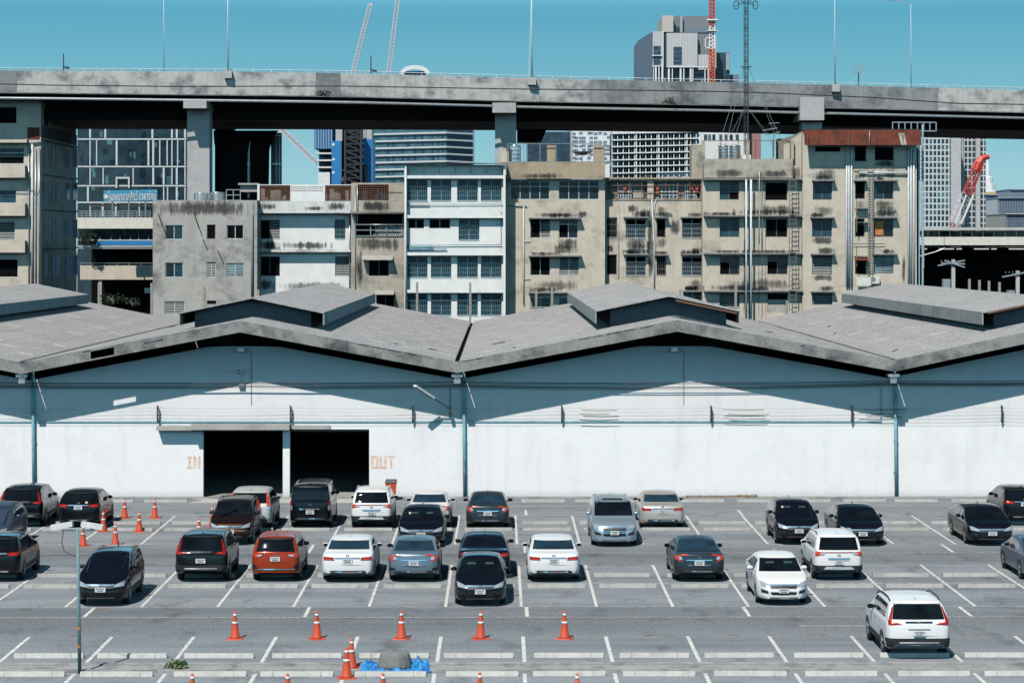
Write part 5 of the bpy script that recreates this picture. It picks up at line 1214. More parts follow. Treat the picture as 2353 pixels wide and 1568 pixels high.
for r in range(7):
    for k in range(15):
        x = 1412 + k * 12.9; y = 315 + r * 15.2 - (x - 1400) * .022
        if k in (3, 8) and False: continue
        p = P(x, y, Yw) - Vector((cx_, Yw, 0)); n += 1
        if n > 99: continue
        if first is None: first = mbw.build('window', glm[0], t, local=True); first.location = p; o = first
        else: o = share(first, t, p)
        o.material_slots[0].link = 'OBJECT'; o.material_slots[0].material = rnd.choice(glm)
mb = MB()
for k in range(16): x = 1412 + (k - .5) * 12.9; mb.box(PX(x, Yw) - .08, PX(x, Yw) + .08, Yw - .3, Yw - .062, PZ(412, Yw), PZ(300, Yw))
mb.build('mullion', M['hazewhite'], t)
for r in range(8): mb = MB(); y = 307 + r * 15.2; mb.bar(P(1405, y, Yw - .35), P(1604, y - 4.4, Yw - .35), .5, .2); mb.build('floor_band', M['hazewhite'], t)
for k in (3, 7, 12): mb = MB(); x = 1412 + k * 12.9 + 9; pbox(mb, x, x + 3, 304, 412, Yw, -.4, -.31); mb.build('downpipe', M['hazewhite'], t)
t = tower('white flats with a window strip behind the two steel tanks', 1608, 1720, 255, 460, 20, 'hazewhite', 'block of flats', 'flats')
for k, x in enumerate((1617, 1626, 1636, 1652, 1664, 1676, 1690)): mb = MB(); pbox(mb, x, x + 7, 309, 322, 460, -.06, -.004); mb.build('window', glm[k % 3], t)
mb = MB(); pbox(mb, 1722, 1748, 300, 366, 462, 0, 4); tag(mb.build('brick_wall', M['rustred'] if False else flat('far_pink_brick', (.34, .19, .18), .9)), 'dull pink brick wall right of the black mast under the overpass', 'wall')
# grey tower above the overpass
Y = 520.0
t = thing('tower_block', 'grey ribbed tower with a taller beige core rising above the overpass', 'tower', (PX(1580, Y), Y, 0))
M['ribbed'] = None
m, nt, b = new_mat('ribbed_cladding'); wv = N(nt, 'ShaderNodeTexWave', wave_type='BANDS', bands_direction='X', Scale=.9, Distortion=0); nt.links.new(pos(nt), wv.inputs['Vector'])
nt.links.new(mix(nt, wv.outputs['Fac'], (.36, .36, .37), (.60, .59, .58)), b.inputs['Base Color']); set_in(b, rough=.8); M['ribbed'] = m
m, nt, b = new_mat('ribbed_cladding_grey'); wv = N(nt, 'ShaderNodeTexWave', wave_type='BANDS', bands_direction='X', Scale=.9, Distortion=0); nt.links.new(pos(nt), wv.inputs['Vector'])
nt.links.new(mix(nt, wv.outputs['Fac'], (.15, .17, .19), (.24, .25, .26)), b.inputs['Base Color']); set_in(b, rough=.8); M['ribgrey'] = m
mb = MB(); Xs0, Xs1 = PX(1466, Y + 22), PX(1499, Y); zt_ = PZ(73, Y); mb.hexa([(Xs0, Y + 22, 0), (Xs1 - .01, Y, 0), (Xs1 - .01, Y + 20, 0), (Xs0, Y + 40, 0), (Xs0, Y + 22, zt_), (Xs1 - .01, Y, zt_), (Xs1 - .01, Y + 20, zt_), (Xs0, Y + 40, zt_)]); mb.build('shaded_wing', M['greyblue'], t)
mb = MB()
for k in range(9): pbox(mb, 1480.5, 1482.5, 84 + k * 10, 90 + k * 10, Y + 12, -.3, .4)
mb.build('slit_window', M['glassnavy'], t)
def seg(x0, x1, y0, y1, mat, d0, d1, name='wall'): mb = MB(); mb.box(PX(x0, Y), PX(x1, Y), Y + d0, Y + d1, PZ(y1, Y), PZ(y0, Y)); return mb.build(name, M[mat], t)
seg(1499, 1521, 72, 153, 'ribbed', 0, 20); seg(1524, 1531, 78, 260, 'glassnavy', .6, 20, 'recess'); seg(1531.2, 1602, 76, 155, 'ribbed', 0, 20); seg(1602.2, 1633, 76, 125, 'ribgrey', 2, 20); seg(1602.2, 1633, 125.2, 160, 'ribbed', .5, 20)
seg(1521.2, 1523.8, 72, 260, 'hazewhite', -.3, 1, 'fin')
seg(1499, 1640, 153.2, 260, 'glassnavy', .8, 20, 'lower_glazing')
for x, w_ in ((1500, 1.5), (1504, 4), (1512, 2.5), (1519, 4), (1534, 4), (1543, 2), (1561, 4), (1569, 2.5), (1584, 4), (1590, 2), (1618, 2), (1625, 2.5)): seg(x, x + w_, 152.8, 262, 'hazewhite', -.5, .5, 'fin')
seg(1523, 1549, 33, 71, 'beigefar', 3, 20); seg(1549.2, 1647, 32, 71, 'ribgrey', 5, 20, 'core'); seg(1549.2, 1563, 57, 70.8, 'glassnavy', 4.6, 4.99, 'window'); seg(1578, 1630, 60, 70.8, 'greyblue', 4.6, 4.99, 'window'); seg(1565, 1571, 33, 71.4, 'hazegrey', 4, 4.98, 'fin')
seg(1562, 1648, 71.2, 80, 'greyblue', 5.5, 20, 'recess'); seg(1636, 1648, 80, 155, 'beigefar', 3, 20, 'wall')
for x0, x1, y0, n in ((1501, 1517, 106, 5), (1547, 1566, 108, 4)):
    for k in range(n): seg(x0, x1, y0 + k * 10.5, y0 + k * 10.5 + 8.5, 'glassnavy', -.12, -.004, 'window')
for y in (127, 151): seg(1497, 1521, y, y + 2, 'hazewhite', -.5, -.2, 'floor_band')
seg(1531, 1634, 153, 155.5, 'hazewhite', -.7, -.2, 'floor_band')
seg(1648.5, 1684, 114, 260, 'glassnavy', 8, 20, 'dark_wing'); seg(1675, 1683, 116, 155, 'hazegrey', 7.4, 7.98, 'rib_panel'); seg(1684.5, 1708, 164, 260, 'greyblue', 10, 20, 'low_wing')
# red and white lattice tower
Yt = 470.0
t = thing('lattice_tower', 'red and white lattice telecom tower in front of the grey tower', 'tower', P(1636, 366, Yt))
for i, (ya, yb, mt) in enumerate(((-15, 60, 'redw'), (60, 112, 'white'), (112, 205, 'orangew'), (205, 290, 'white'), (290, 330, 'redw'), (330, 372, 'white'))): lattice_boom(t, P(1635, yb, Yt), P(1635, ya, Yt), .95 + .04 * i, mt, max(3, int((yb - ya) / 8)), .2, 'lattice_section')
mb = MB(); pbox(mb, 1623, 1648, 45, 48, Yt, -1, 1); pbox(mb, 1623, 1648, 71, 72.5, Yt, -1, 1); mb.build('platform', M['white'], t)
mb = MB(); pbox(mb, 1619, 1621, 86, 112, Yt, -.2, .2); pbox(mb, 1619, 1630, 86, 88, Yt, -.2, .19); pbox(mb, 1619, 1630, 109, 111, Yt, -.2, .19); mb.build('antenna_frame', M['white'], t)

# right: glass towers, crane jib, far town, elevated road
Y = 380.0
t = tower('glass tower with a white grid at the right, nearest the scaffold', 2115, 2182, 260, Y, 30, 'glassdk', 'glass tower', 'glass_tower')
rnd = random.Random(6); mullions(t, 2115, 2182, 300, 530, Y, [2115 + k * 9.2 for k in range(8)], [318 + k * 13.6 for k in range(16)], 'mull', .1, .12)
mb = MB()
for k in range(40): x = 2116 + 9.2 * rnd.randrange(7); y = 320 + 13.6 * rnd.randrange(14); mb = MB(); pbox(mb, x, x + 7, y, y + 11, Y, -.03 - k * .0005, -.004 - .0002 * k); mb.build('blind', M['glassteal'], t)
mb = MB(); pbox(mb, 2183, 2206, 300, 560, Y, -.5, 8); pbox(mb, 2183, 2206, 560, 600, Y, -.5, 8); mb.build('white_core', M['hazeconc'], t)
t = tower('second glass tower at the right, behind the red crane jib', 2206.5, 2264, 262, Y + 6, 30, 'glassdk', 'glass tower', 'glass_tower')
mullions(t, 2206.5, 2264, 300, 530, Y + 6, [2214 + k * 9 for k in range(6)], [322 + k * 13.6 for k in range(16)], 'mull', .09, .1)
mb = MB(); pbox(mb, 2240, 2250, 300, 560, Y + 6, -.6, -.07); mb.build('white_fin', M['hazeconc'], t)
mb = MB(); pbox(mb, 2208, 2211, 300, 540, Y + 6, -.5, -.07); mb.build('brown_fin', M['beigefar'], t)
Yc = 300.0
t = thing('crawler_crane', 'red lattice crane jib with a bent tip in front of the glass towers', 'crane', P(2180, 557, Yc))
lattice_boom(t, P(2180, 556, Yc), P(2196, 514, Yc), .95, 'orangew', 4, .07, 'jib_foot')
lattice_boom(t, P(2196, 512, Yc), P(2222, 445, Yc), 1.5, 'pinkhaze', 5, .10, 'jib_section')
lattice_boom(t, P(2222, 445, Yc), P(2249, 375, Yc), 1.0, 'redw', 7, .09, 'jib_section')
mb = MB(); mb.tube([P(2240, 392, Yc), P(2248, 374, Yc), P(2256, 364, Yc), P(2264, 361, Yc), P(2272, 361, Yc)], [.7, .65, .5, .4, .3], 6); mb.build('jib_head', M['redw'], t)
mb = MB(); mb.bar(P(2194, 514, Yc - .9), P(2219, 448, Yc - .9), .18); mb.bar(P(2207, 514, Yc - .9), P(2236, 448, Yc - .9), .22); mb.build('jib_chord', M['hazewhite'], t)
mb = MB(); mb.bar(P(2176, 556, Yc), P(2194, 512, Yc), .12); mb.bar(P(2248, 380, Yc), P(2226, 450, Yc), .1); mb.build('pendant_line', M['redw'], t)
for lab, x0, x1, y0, Yq, mt, nm in (('pale grey far building right of the glass towers', 2264, 2292, 448, 620, 'hazeconc', 'far_building'), ('far building with many small windows at the right edge', 2292, 2360, 455, 560, 'hazewhite', 'far_building'), ('low brown far building below the white one at the right edge', 2310, 2370, 492, 500, 'beigefar', 'far_building'), ('far flat-roofed block on the right skyline', 2320, 2370, 436, 700, 'hazegrey', 'far_building')):
    t = tower(lab, x0, x1, y0, Yq, 20, mt, 'building', nm)
    mb0 = MB(); mb0.box(-.45, .45, -.06, -.004, -.5, .5); f_ = None
    for r in range(5):
        for k in range(int((x1 - x0) / 6)):
            p = P(x0 + 4 + k * 6, y0 + 7 + r * 9, Yq) - Vector((PX((x0 + x1) / 2, Yq), Yq, 0))
            if f_ is None: f_ = mb0.build('window', M['greyblue'], t, local=True); f_.location = p
            else: share(f_, t, p)
    mb = MB(); pbox(mb, x0 - 1, x1 + 1, y0 - 2, y0, Yq, -.6, 20); mb.build('roof_slab', M['beigefar'] if 'brown' in lab else M['hazegrey'], t)
t = thing('pagoda_spire', 'hazy tiered spire on the skyline at the right', 'spire', P(2268, 450, 900)); mb = MB(); mb.lathe(P(2268, 450, 900), [(4.5, 0), (4.2, 2), (3.2, 2.2), (3, 4.4), (2.2, 4.6), (2, 7), (1.2, 7.4), (.9, 11), (.25, 14), (.1, 17)], 10); mb.build('tiers', M['hazewhite'], t, smooth=False)
mb = MB(); pbox(mb, 2264, 2290, 441, 449, 880, 0, 8); mb.build('gilded_base', flat('far_yellow_roof', (.55, .38, .15), .7), t)
Ye = 250.0
t = thing('elevated_road', 'pale low elevated road deck at the right with a dark space beneath', 'bridge', (PX(2235, Ye), Ye, 0))
mb = MB(); pbox(mb, 2112, 2420, 544, 563, Ye, 0, .5); mb.build('road_parapet', M['lime'], t)
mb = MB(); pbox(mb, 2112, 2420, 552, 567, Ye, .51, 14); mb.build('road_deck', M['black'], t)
mb = MB(); pbox(mb, 2112, 2420, 521, 528, Ye, 6, 12); mb.build('road_roof', M['conc_light'], t)
for k in range(10): mb = MB(); x = 2130 + k * 26; pbox(mb, x, x + 2, 528.3, 544, Ye, 6.5, 6.8); mb.build('roof_post', M['steel'], t)
mb = MB(); pbox(mb, 2112, 2420, 528.5, 552, Ye, 12.1, 12.3); mb.build('shop_front', M['glassdk'], t)
mb = MB()
for x in (2135, 2200, 2262, 2300, 2320): pbox(mb, x, x + 22, 534, 548, Ye, 12.0, 12.08)
mb.build('shop_poster', M['beigefar'], t)
mb = MB()
for k in range(8): x = 2116 + k * 40; pbox(mb, x, x + (34 if k % 2 else 12), 570.5, 573, Ye, -.3, -.1)
mb.build('lit_edge', M['lime'], t)
mb = MB(); pbox(mb, 2106, 2420, 567.5, 730, Ye, 13, 14); mb.build('dark_recess', M['black'], t)  # black sheet painted in for the deep shade below the road
mb = MB(); pbox(mb, 2344, 2380, 315, 720, Ye, -22, -20); mb.build('edge_pier', M['soffit'], t)
Yu = 215.0
def pole(label, x, y0, arms):
    t = thing('utility_pole', label, 'utility pole', (PX(x, Yu), Yu, 0), 'concrete utility poles'); mb = MB(); mb.box(PX(x - 4, Yu), PX(x + 4, Yu), Yu, Yu + .3, 0, PZ(y0, Yu)); mb.build('shaft', M['conc_light'], t)
    for k in range(arms):
        mb = MB(); mb.bar(P(x - 36 + 8 * k, y0 + 14 - k * 6, Yu - .1 - k * .05), P(x + 26, y0 + 2 + k * 8, Yu - .1 - k * .05), .12); mb.build('crossarm', M['steel'], t)
    mb = MB()
    for k in range(7):
        mb.lathe(P(x - 28 + k * 8, y0 + 5, Yu - .15), [(.04, 0), (.05, .06), (.03, .14)], 7)
    mb.build('insulator', M['conc_dark'], t)
    mb = MB(); pbox(mb, x - 24, x - 8, y0 + 45, y0 + 66, Yu, -.2, .5); mb.build('transformer', M['steel'], t)
pole('concrete utility pole with crossarms in the dark space at the right', 2190, 596, 3); pole('concrete utility pole at the right frame edge in the dark space', 2338, 622, 1)
mb = MB(); mb.tube([P(2108, 590, Yu), P(2150, 578, Yu), P(2170, 570, Yu)], .05, 5); mb.tube([P(2122, 560, Yu + .1), P(2122, 615, Yu + .1)], .05, 5); tag(mb.build('bent_pipe', M['steel']), 'thin bent steel pipe rising from the right corner of the beige block', 'pipe')

# ------------------------------------------------------------------ planting
def leaves(label, x, y, Y, rx, rz, n, size, cols_, name='shrub', seed=1, ry=None):
    rnd = random.Random(seed); c_ = P(x, y, Y); t = thing(name, label, 'shrub', (c_.x, c_.y, c_.z - rz)); ms = cols_; mb = MB()
    for k in range(n):
        while True:
            v = Vector((rnd.uniform(-1, 1), rnd.uniform(-1, 1), rnd.uniform(-1, 1)))
            if v.length < 1 and v.length > .25 and noise.noise(v * 2.3 + Vector((seed, 0, 0))) > -.25: break
        p = Vector((c_.x + v.x * rx, c_.y + v.y * (ry or rx), c_.z + v.z * rz)); a = Vector((rnd.gauss(0, 1), rnd.gauss(0, 1), rnd.gauss(0, .6))).normalized() * size * rnd.uniform(.6, 1.3); u = a.cross(Vector((rnd.gauss(0, 1), rnd.gauss(0, 1), rnd.gauss(0, 1)))).normalized() * size * .45
        mb.m = rnd.randrange(len(ms)); mb.quad(p - a, p + u, p + a, p - u)
    o = mb.build('foliage', ms, t); mb = MB(); 
    for k in range(6): mb.bar((c_.x, c_.y, c_.z - rz), (c_.x + rnd.uniform(-.6, .6) * rx, c_.y + rnd.uniform(-.6, .6) * rx, c_.z + rnd.uniform(0, .6) * rz), size * .25)
    mb.build('stem', M['wood'], t); return t
LFD = [flat('shade_leaf_a', (.012, .024, .010), .8), flat('shade_leaf_b', (.022, .036, .014), .8)]  # darkened leaf copies, shade put into the green
LF = [flat('leaf_a', (.06, .12, .03), .6), flat('leaf_b', (.10, .17, .05), .6), flat('leaf_c', (.035, .07, .025), .7), flat('leaf_pale', (.24, .30, .13), .6)]
leaves('low green weed growing from the drain strip beside a parking line', 404, 1531, GY(1537), .34, .22, 260, .075, LF, 'weed_clump', 3)
leaves('dark green shrub beside the podium glazing', 203, 548, 245.5, 1.0, .75, 260, .2, LFD, 'shrub', 5)
leaves('sparse green shrub in the dark space under the podium deck', 262, 686, 243, 1.8, .6, 150, .18, LFD, 'shrub', 8)
leaves('small green shrub near the fence post under the podium deck', 305, 694, 242, .8, .5, 90, .18, LFD, 'shrub', 12)

# ------------------------------------------------------------------ cones, bin, lamp post, basin on tarp
m, nt, b = new_mat('cone_orange'); c = mix(nt, noise_fac(nt, 5, 5, .4, .7), (.64, .075, .024), (.50, .07, .03)); c = mix(nt, mul(nt, noise_fac(nt, 9, 5, .55, .7), .5), c, (.22, .09, .06)); nt.links.new(c, b.inputs['Base Color']); set_in(b, rough=.6); M['coneo'] = m
M['conefade'] = flat('cone_faded', (.62, .17, .10), .7)
M['conew'] = flat('cone_white_band', (.78, .78, .76), .5)
def make_cone(label, loc, mat='coneo', h=.84, rot=0):
    t = thing('traffic_cone', label, 'traffic cone', (0, 0, 0), 'orange traffic cones'); r = lambda z: .145 - (.145 - .035) * (z - .05) / (h - .05)
    mb = MB(); pts = [(-.24, -.24), (.24, -.24), (.24, .24), (-.24, .24)]
    mb.hexa([(a, b_, 0) for a, b_ in pts] + [(a * .93, b_ * .93, .035) for a, b_ in pts]); mb.build('base', M[mat], t, local=True)
    mb = MB(); mb.lathe((0, 0, 0), [(.17, .034), (r(.07), .07), (r(h * .55), h * .55), (r(h * .84), h * .84), (r(h), h - .01), (.02, h)], 20); mb.build('cone_body', M[mat], t, smooth=True, local=True)
    for za, zb in ((.55, .63), (.83, .91)): mb = MB(); mb.lathe((0, 0, 0), [(r(h * za) + .005, h * za), (r(h * zb) + .005, h * zb)], 20); mb.build('white_band', M['conew'], t, smooth=True, local=True)
    t.location = loc; t.rotation_euler = (0, 0, rot); return t
near = make_cone('orange cone in the row on the driving lane, first from the left', G(540, 1466))
for k, px in enumerate((728, 922, 1104, 1297)): dup(near, G(px, 1466), f'orange cone in the row on the driving lane, {ORD[k + 1]} from the left', random.uniform(-.4, .4))
dup(near, G(796, 1556), 'nearer orange cone of the overlapping pair left of the blue tarpaulin', .3); dup(near, G(808, 1534), 'farther orange cone of the overlapping pair left of the blue tarpaulin', .1)
for k, (px, y) in enumerate(((441, 1545), (660, 1545), (880, 1545), (1102, 1543))):
    Yc_ = F * (CAMZ - .84) / (y - HZ); dup(near, (PX(px, Yc_), Yc_, 0), f'orange cone cut by the bottom edge of the photo, {ORD[k]} from the left', .2 * k)
Yc_ = F * (CAMZ - .84) / (1545 - HZ); make_cone('faded pinkish cone cut by the bottom edge of the photo, farthest right', (PX(1325, Yc_), Yc_, 0), 'conefade')
for px, y, lab in ((191, 1253, 'front left orange cone of the cluster by the parked cars, before the lamp post'), (265, 1250, 'front right orange cone of the cluster, behind the black minivan'), (237.5, 1219, 'orange cone touching the rear wheel of the black car in the cluster'), (320, 1220, 'middle orange cone of the cluster, right of the others in its row'), (286, 1189, 'back left orange cone of the cluster, by the wall'), (355.5, 1189, 'back right orange cone of the cluster, beside the long white line'), (457, 1237, 'orange cone tip above the roof of the black sport utility car'), (488, 1207, 'orange cone half hidden behind the mirror of the bronze car')): dup(near, G(px, y), lab, random.uniform(-.6, .6))
CR_ = random.Random(4)
for o in list(COL.objects):
    if o.name.startswith('traffic_cone') and o.parent is None: o.rotation_euler = (CR_.uniform(-.012, .012), CR_.uniform(-.012, .012), o.rotation_euler.z)
# wheelie bin
p = P(898, 1146, 110.3); p.z = 0
t = thing('wheelie_bin', 'red wheelie bin with dark lid against the white wall', 'bin', p)
mb = MB(); mb.hexa([(p.x - .2, p.y - .22, .06), (p.x + .2, p.y - .22, .06), (p.x + .2, p.y + .22, .06), (p.x - .2, p.y + .22, .06), (p.x - .26, p.y - .28, .84), (p.x + .26, p.y - .28, .84), (p.x + .26, p.y + .28, .84), (p.x - .26, p.y + .28, .84)]); mb.build('body', flat('bin_red', (.60, .07, .03), .5), t)
mb = MB(); mb.hexa([(p.x - .28, p.y - .31, .842), (p.x + .28, p.y - .31, .842), (p.x + .28, p.y + .31, .842), (p.x - .28, p.y + .31, .842), (p.x - .25, p.y - .26, .93), (p.x + .25, p.y - .26, .93), (p.x + .25, p.y + .28, .96), (p.x - .25, p.y + .28, .96)]); mb.build('lid', flat('bin_lid', (.07, .085, .085), .6), t)
for s_1 in (-1, 1): mb = MB(); mb.lathe((p.x + s_1 * .19, p.y + .24, .09), [(.09, -.03), (.09, .03)], 12, 'x'); mb.build('wheel', M['black'], t)
mb = MB(); mb.box(p.x - .05, p.x + .03, p.y - .262, p.y - .245, .42, .55); mb.build('white_mark', M['white'], t)
# flood light post
p = G(183, 1545)
t = thing('lamp_post', 'slim teal lamp post with two white floodlights at the left', 'lamp post', p)
mb = MB(); mb.tube([p, p + Vector((-.03, 0, 2)), p + Vector((-.06, 0, 4.02))], [.052, .046, .042], 10); mb.build('pole', flat('pole_teal', (.16, .27, .29), .5, var=.3), t, smooth=True)
for z in (.72, 1.22): mb = MB(); mb.lathe(p + Vector((-.012, 0, z)), [(.058, 0), (.058, .07)], 10); mb.build('orange_tape', M['orangeboard'], t)
top = p + Vector((-.06, 0, 4.0)); mb = MB(); mb.bar(top + Vector((-.45, 0, -.02)), top + Vector((.45, 0, -.02)), .04); mb.build('crossbar', M['steel'], t)
for s1 in (-1, 1):
    a = top + Vector((s1 * .12, -.05, .16)); b_ = top + Vector((s1 * .72, -.05, .06)); mb = MB(); mb.bar(a, b_, .22, .13); mb.build('floodlight', flat('floodlight_white', (.68, .68, .66), .5), t)
mb = MB(); mb.tube([top + Vector((-.38, 0, -.02)), top + Vector((-.44, 0, -.35)), top + Vector((-.36, 0, -.62)), top + Vector((-.05, 0, -.75))], .01, 4); mb.build('loose_wire', M['cable'], t)
# tarp and basin
M['tarp'] = None
m, nt, b = new_mat('blue_tarpaulin'); f_ = noise_fac(nt, 5, 5, .4, .66); nt.links.new(mix(nt, f_, (.02, .13, .42), (.05, .34, .74)), b.inputs['Base Color']); set_in(b, rough=.4, spec=.4); M['tarp'] = m
c_ = G(905, 1546); n = 46; mb = MB(); vs = []
def tarp_z(u, v):
    h = abs(noise.noise(Vector((u * 5, v * 5, 1)))) * .40 + abs(noise.noise(Vector((u * 9, v * 12, 4)))) * .10 + abs(noise.noise(Vector((u * 27, v * 21, 9)))) * .05
    e = max(abs(u), abs(v)); return .015 + h * (.3 + .75 * e ** 2) * (1.15 if u > .4 else .8) * (1 - .9 * max(0, e - .85) / .15)
for j in range(n + 1):
    for i in range(n + 1):
        u, v = -1 + 2 * i / n, -1 + 2 * j / n
        X = c_.x + u * (.98 + .12 * noise.noise(Vector((v * 2, 3, 0)))) + .06 * noise.noise(Vector((u * 3, v * 3, 7))); Y_ = c_.y + .75 + v * (.75 + .22 * noise.noise(Vector((u * 2.3, 5, 0)))); vs.append((X, Y_, tarp_z(u, v)))
mb.v = vs
for j in range(n):
    for i in range(n): a = j * (n + 1) + i; mb.f.append((a, a + 1, a + n + 2, a + n + 1)); mb.mi.append(0)
tag(mb.build('tarpaulin', M['tarp'], smooth=True), 'crumpled bright blue tarpaulin lying under the grey basin', 'tarpaulin')
q = Vector((c_.x + .0, c_.y + .65, .1)); mb = MB(); nn = 40; i0 = 0
prof = [(.47, 0), (.475, .05), (.455, .10), (.44, .2), (.415, .31), (.385, .37), (.33, .405), (.2, .425), (.04, .43)]
for r, h in prof:
    for j in range(nn):
        a = 2 * math.pi * j / nn; rr = r * (1 + (.05 * math.cos(a * 14) if h < .12 else .018 * math.cos(a * 14))); mb.v.append((q.x + rr * math.cos(a), q.y + rr * math.sin(a) * .95, q.z + h + .012 * math.sin(a * 3)))
for k in range(len(prof) - 1):
    for j in range(nn): mb.f.append((k * nn + j, k * nn + (j + 1) % nn, (k + 1) * nn + (j + 1) % nn, (k + 1) * nn + j)); mb.mi.append(0)
mb.f.append(tuple((len(prof) - 1) * nn + j for j in range(nn))); mb.mi.append(0)
tag(mb.build('upturned_basin', plaster('basin_grey', (.235, .25, .24), (.10, .11, .11), .6, .5, lo=.47, blot=3), smooth=True), 'round grey ribbed basin upturned on the blue tarpaulin', 'basin')
mb = MB(); mb.box(c_.x - .5, c_.x + .62, c_.y - .06, c_.y - .02, .03, .05); tag(mb.build('stick', flat('pink_stick', (.5, .28, .24), .7)), 'thin pinkish stick holding the front edge of the tarpaulin', 'stick')
# ------------------------------------------------------------------ cars
def paint(name, col, metal=.0, rough=.32, coat=.22, dust=.03):
    m, nt, b = new_mat(name)
    f = noise_fac(nt, 2.5, 5, .35, .7); fl = noise_fac(nt, 60, 1, .3, .7)
    c = mix(nt, mul(nt, f, dust), col, tuple(min(.6, x * .8 + .05) for x in col)); c = mix(nt, mul(nt, fl, .10), c, tuple(x * .6 for x in col))
    nt.links.new(c, b.inputs['Base Color']); set_in(b, rough=rough, metal=metal, coat=coat, coatr=.06, spec=.2); return m
PT = {'black': paint('paint_black', (.005, .006, .008), rough=.16, dust=.015), 'black2': paint('paint_black_blue', (.005, .007, .013), rough=.15, dust=.015), 'dkgreen': paint('paint_black_green', (.007, .011, .012), rough=.16, dust=.02), 'white': paint('paint_white', (.74, .74, .73), dust=.05),
      'pearl': paint('paint_pearl_white', (.70, .69, .66), dust=.08), 'silver': paint('paint_silver_blue', (.36, .46, .53), .55, .3), 'steel': paint('paint_steel_blue', (.17, .24, .29), .5, .3), 'slate': paint('paint_slate', (.035, .052, .066), .4, .3),
      'navy': paint('paint_navy', (.006, .011, .026), rough=.16), 'red': paint('paint_red_orange', (.33, .040, .010), .15, .2), 'bronze': paint('paint_bronze', (.016, .009, .008), .2, .2), 'champ': paint('paint_champagne', (.52, .50, .46), .4, .35), 'oldsilver': paint('paint_old_silver', (.58, .59, .57), .3, .35), 'greyblue': paint('paint_grey_blue', (.06, .09, .14), .4)}
CM = {'glass': None, 'tyre': flat('tyre_rubber', (.012, .012, .013), .85, world=False), 'rim': flat('alloy_rim', (.32, .33, .34), .35, .7, world=False), 'trim': flat('black_trim', (.012, .013, .014), .5, world=False),
      'chrome': flat('chrome', (.75, .77, .80), .12, 1.0, world=False, var=.04), 'plate': None, 'lamp': flat('clear_lamp', (.42, .46, .50), .12, .3, world=False), 'tail': flat('tail_lamp_red', (.30, .010, .010), .15, world=False, var=.25), 'tailb': flat('tail_lamp_bright', (.52, .045, .02), .2, world=False, var=.25),
      'under': flat('under_trim', (.018, .02, .021), .7, world=False), 'seam': flat('seam_dark', (.02, .02, .02), .8, world=False), 'sticker': flat('sticker', (.62, .55, .40), .6), 'skychrome': flat('sky_chrome', (.17, .29, .40), .2, .2, world=False), 'skid': flat('skid_plate', (.48, .48, .49), .4, .5, world=False)}  # blue chrome: sky reflection put into the base colour, hardly metallic
CM['visor'] = flat('visor_behind_glass', (.045, .085, .10), .3, world=False)
m, nt, b = new_mat('car_glass'); nt.links.new(mix(nt, noise_fac(nt, 1.5, 3, .35, .65), (.004, .006, .009), (.008, .013, .018)), b.inputs['Base Color']); set_in(b, rough=.05, spec=.22); CM['glass'] = m
m, nt, b = new_mat('car_glass_blue'); nt.links.new(mix(nt, noise_fac(nt, 1.5, 3, .35, .65), (.012, .03, .05), (.022, .055, .08)), b.inputs['Base Color']); set_in(b, rough=.06, spec=.3); CM['glassb'] = m
m, nt, b = new_mat('side_glass'); nt.links.new(mix(nt, noise_fac(nt, 2.2, 4, .4, .6), (.02, .03, .035), (.06, .075, .08)), b.inputs['Base Color']); set_in(b, rough=.05, spec=.9); CM['sglass'] = m
m, nt, b = new_mat('number_plate')
nt.links.new(mix(nt, noise_fac(nt, 40, 1, .45, .55, (1, 1, .5)), (.62, .64, .64), (.78, .79, .78)), b.inputs['Base Color']); set_in(b, rough=.5); CM['plate'] = m
CM['plateink'] = flat('plate_ink', (.10, .11, .13), .6, world=False)

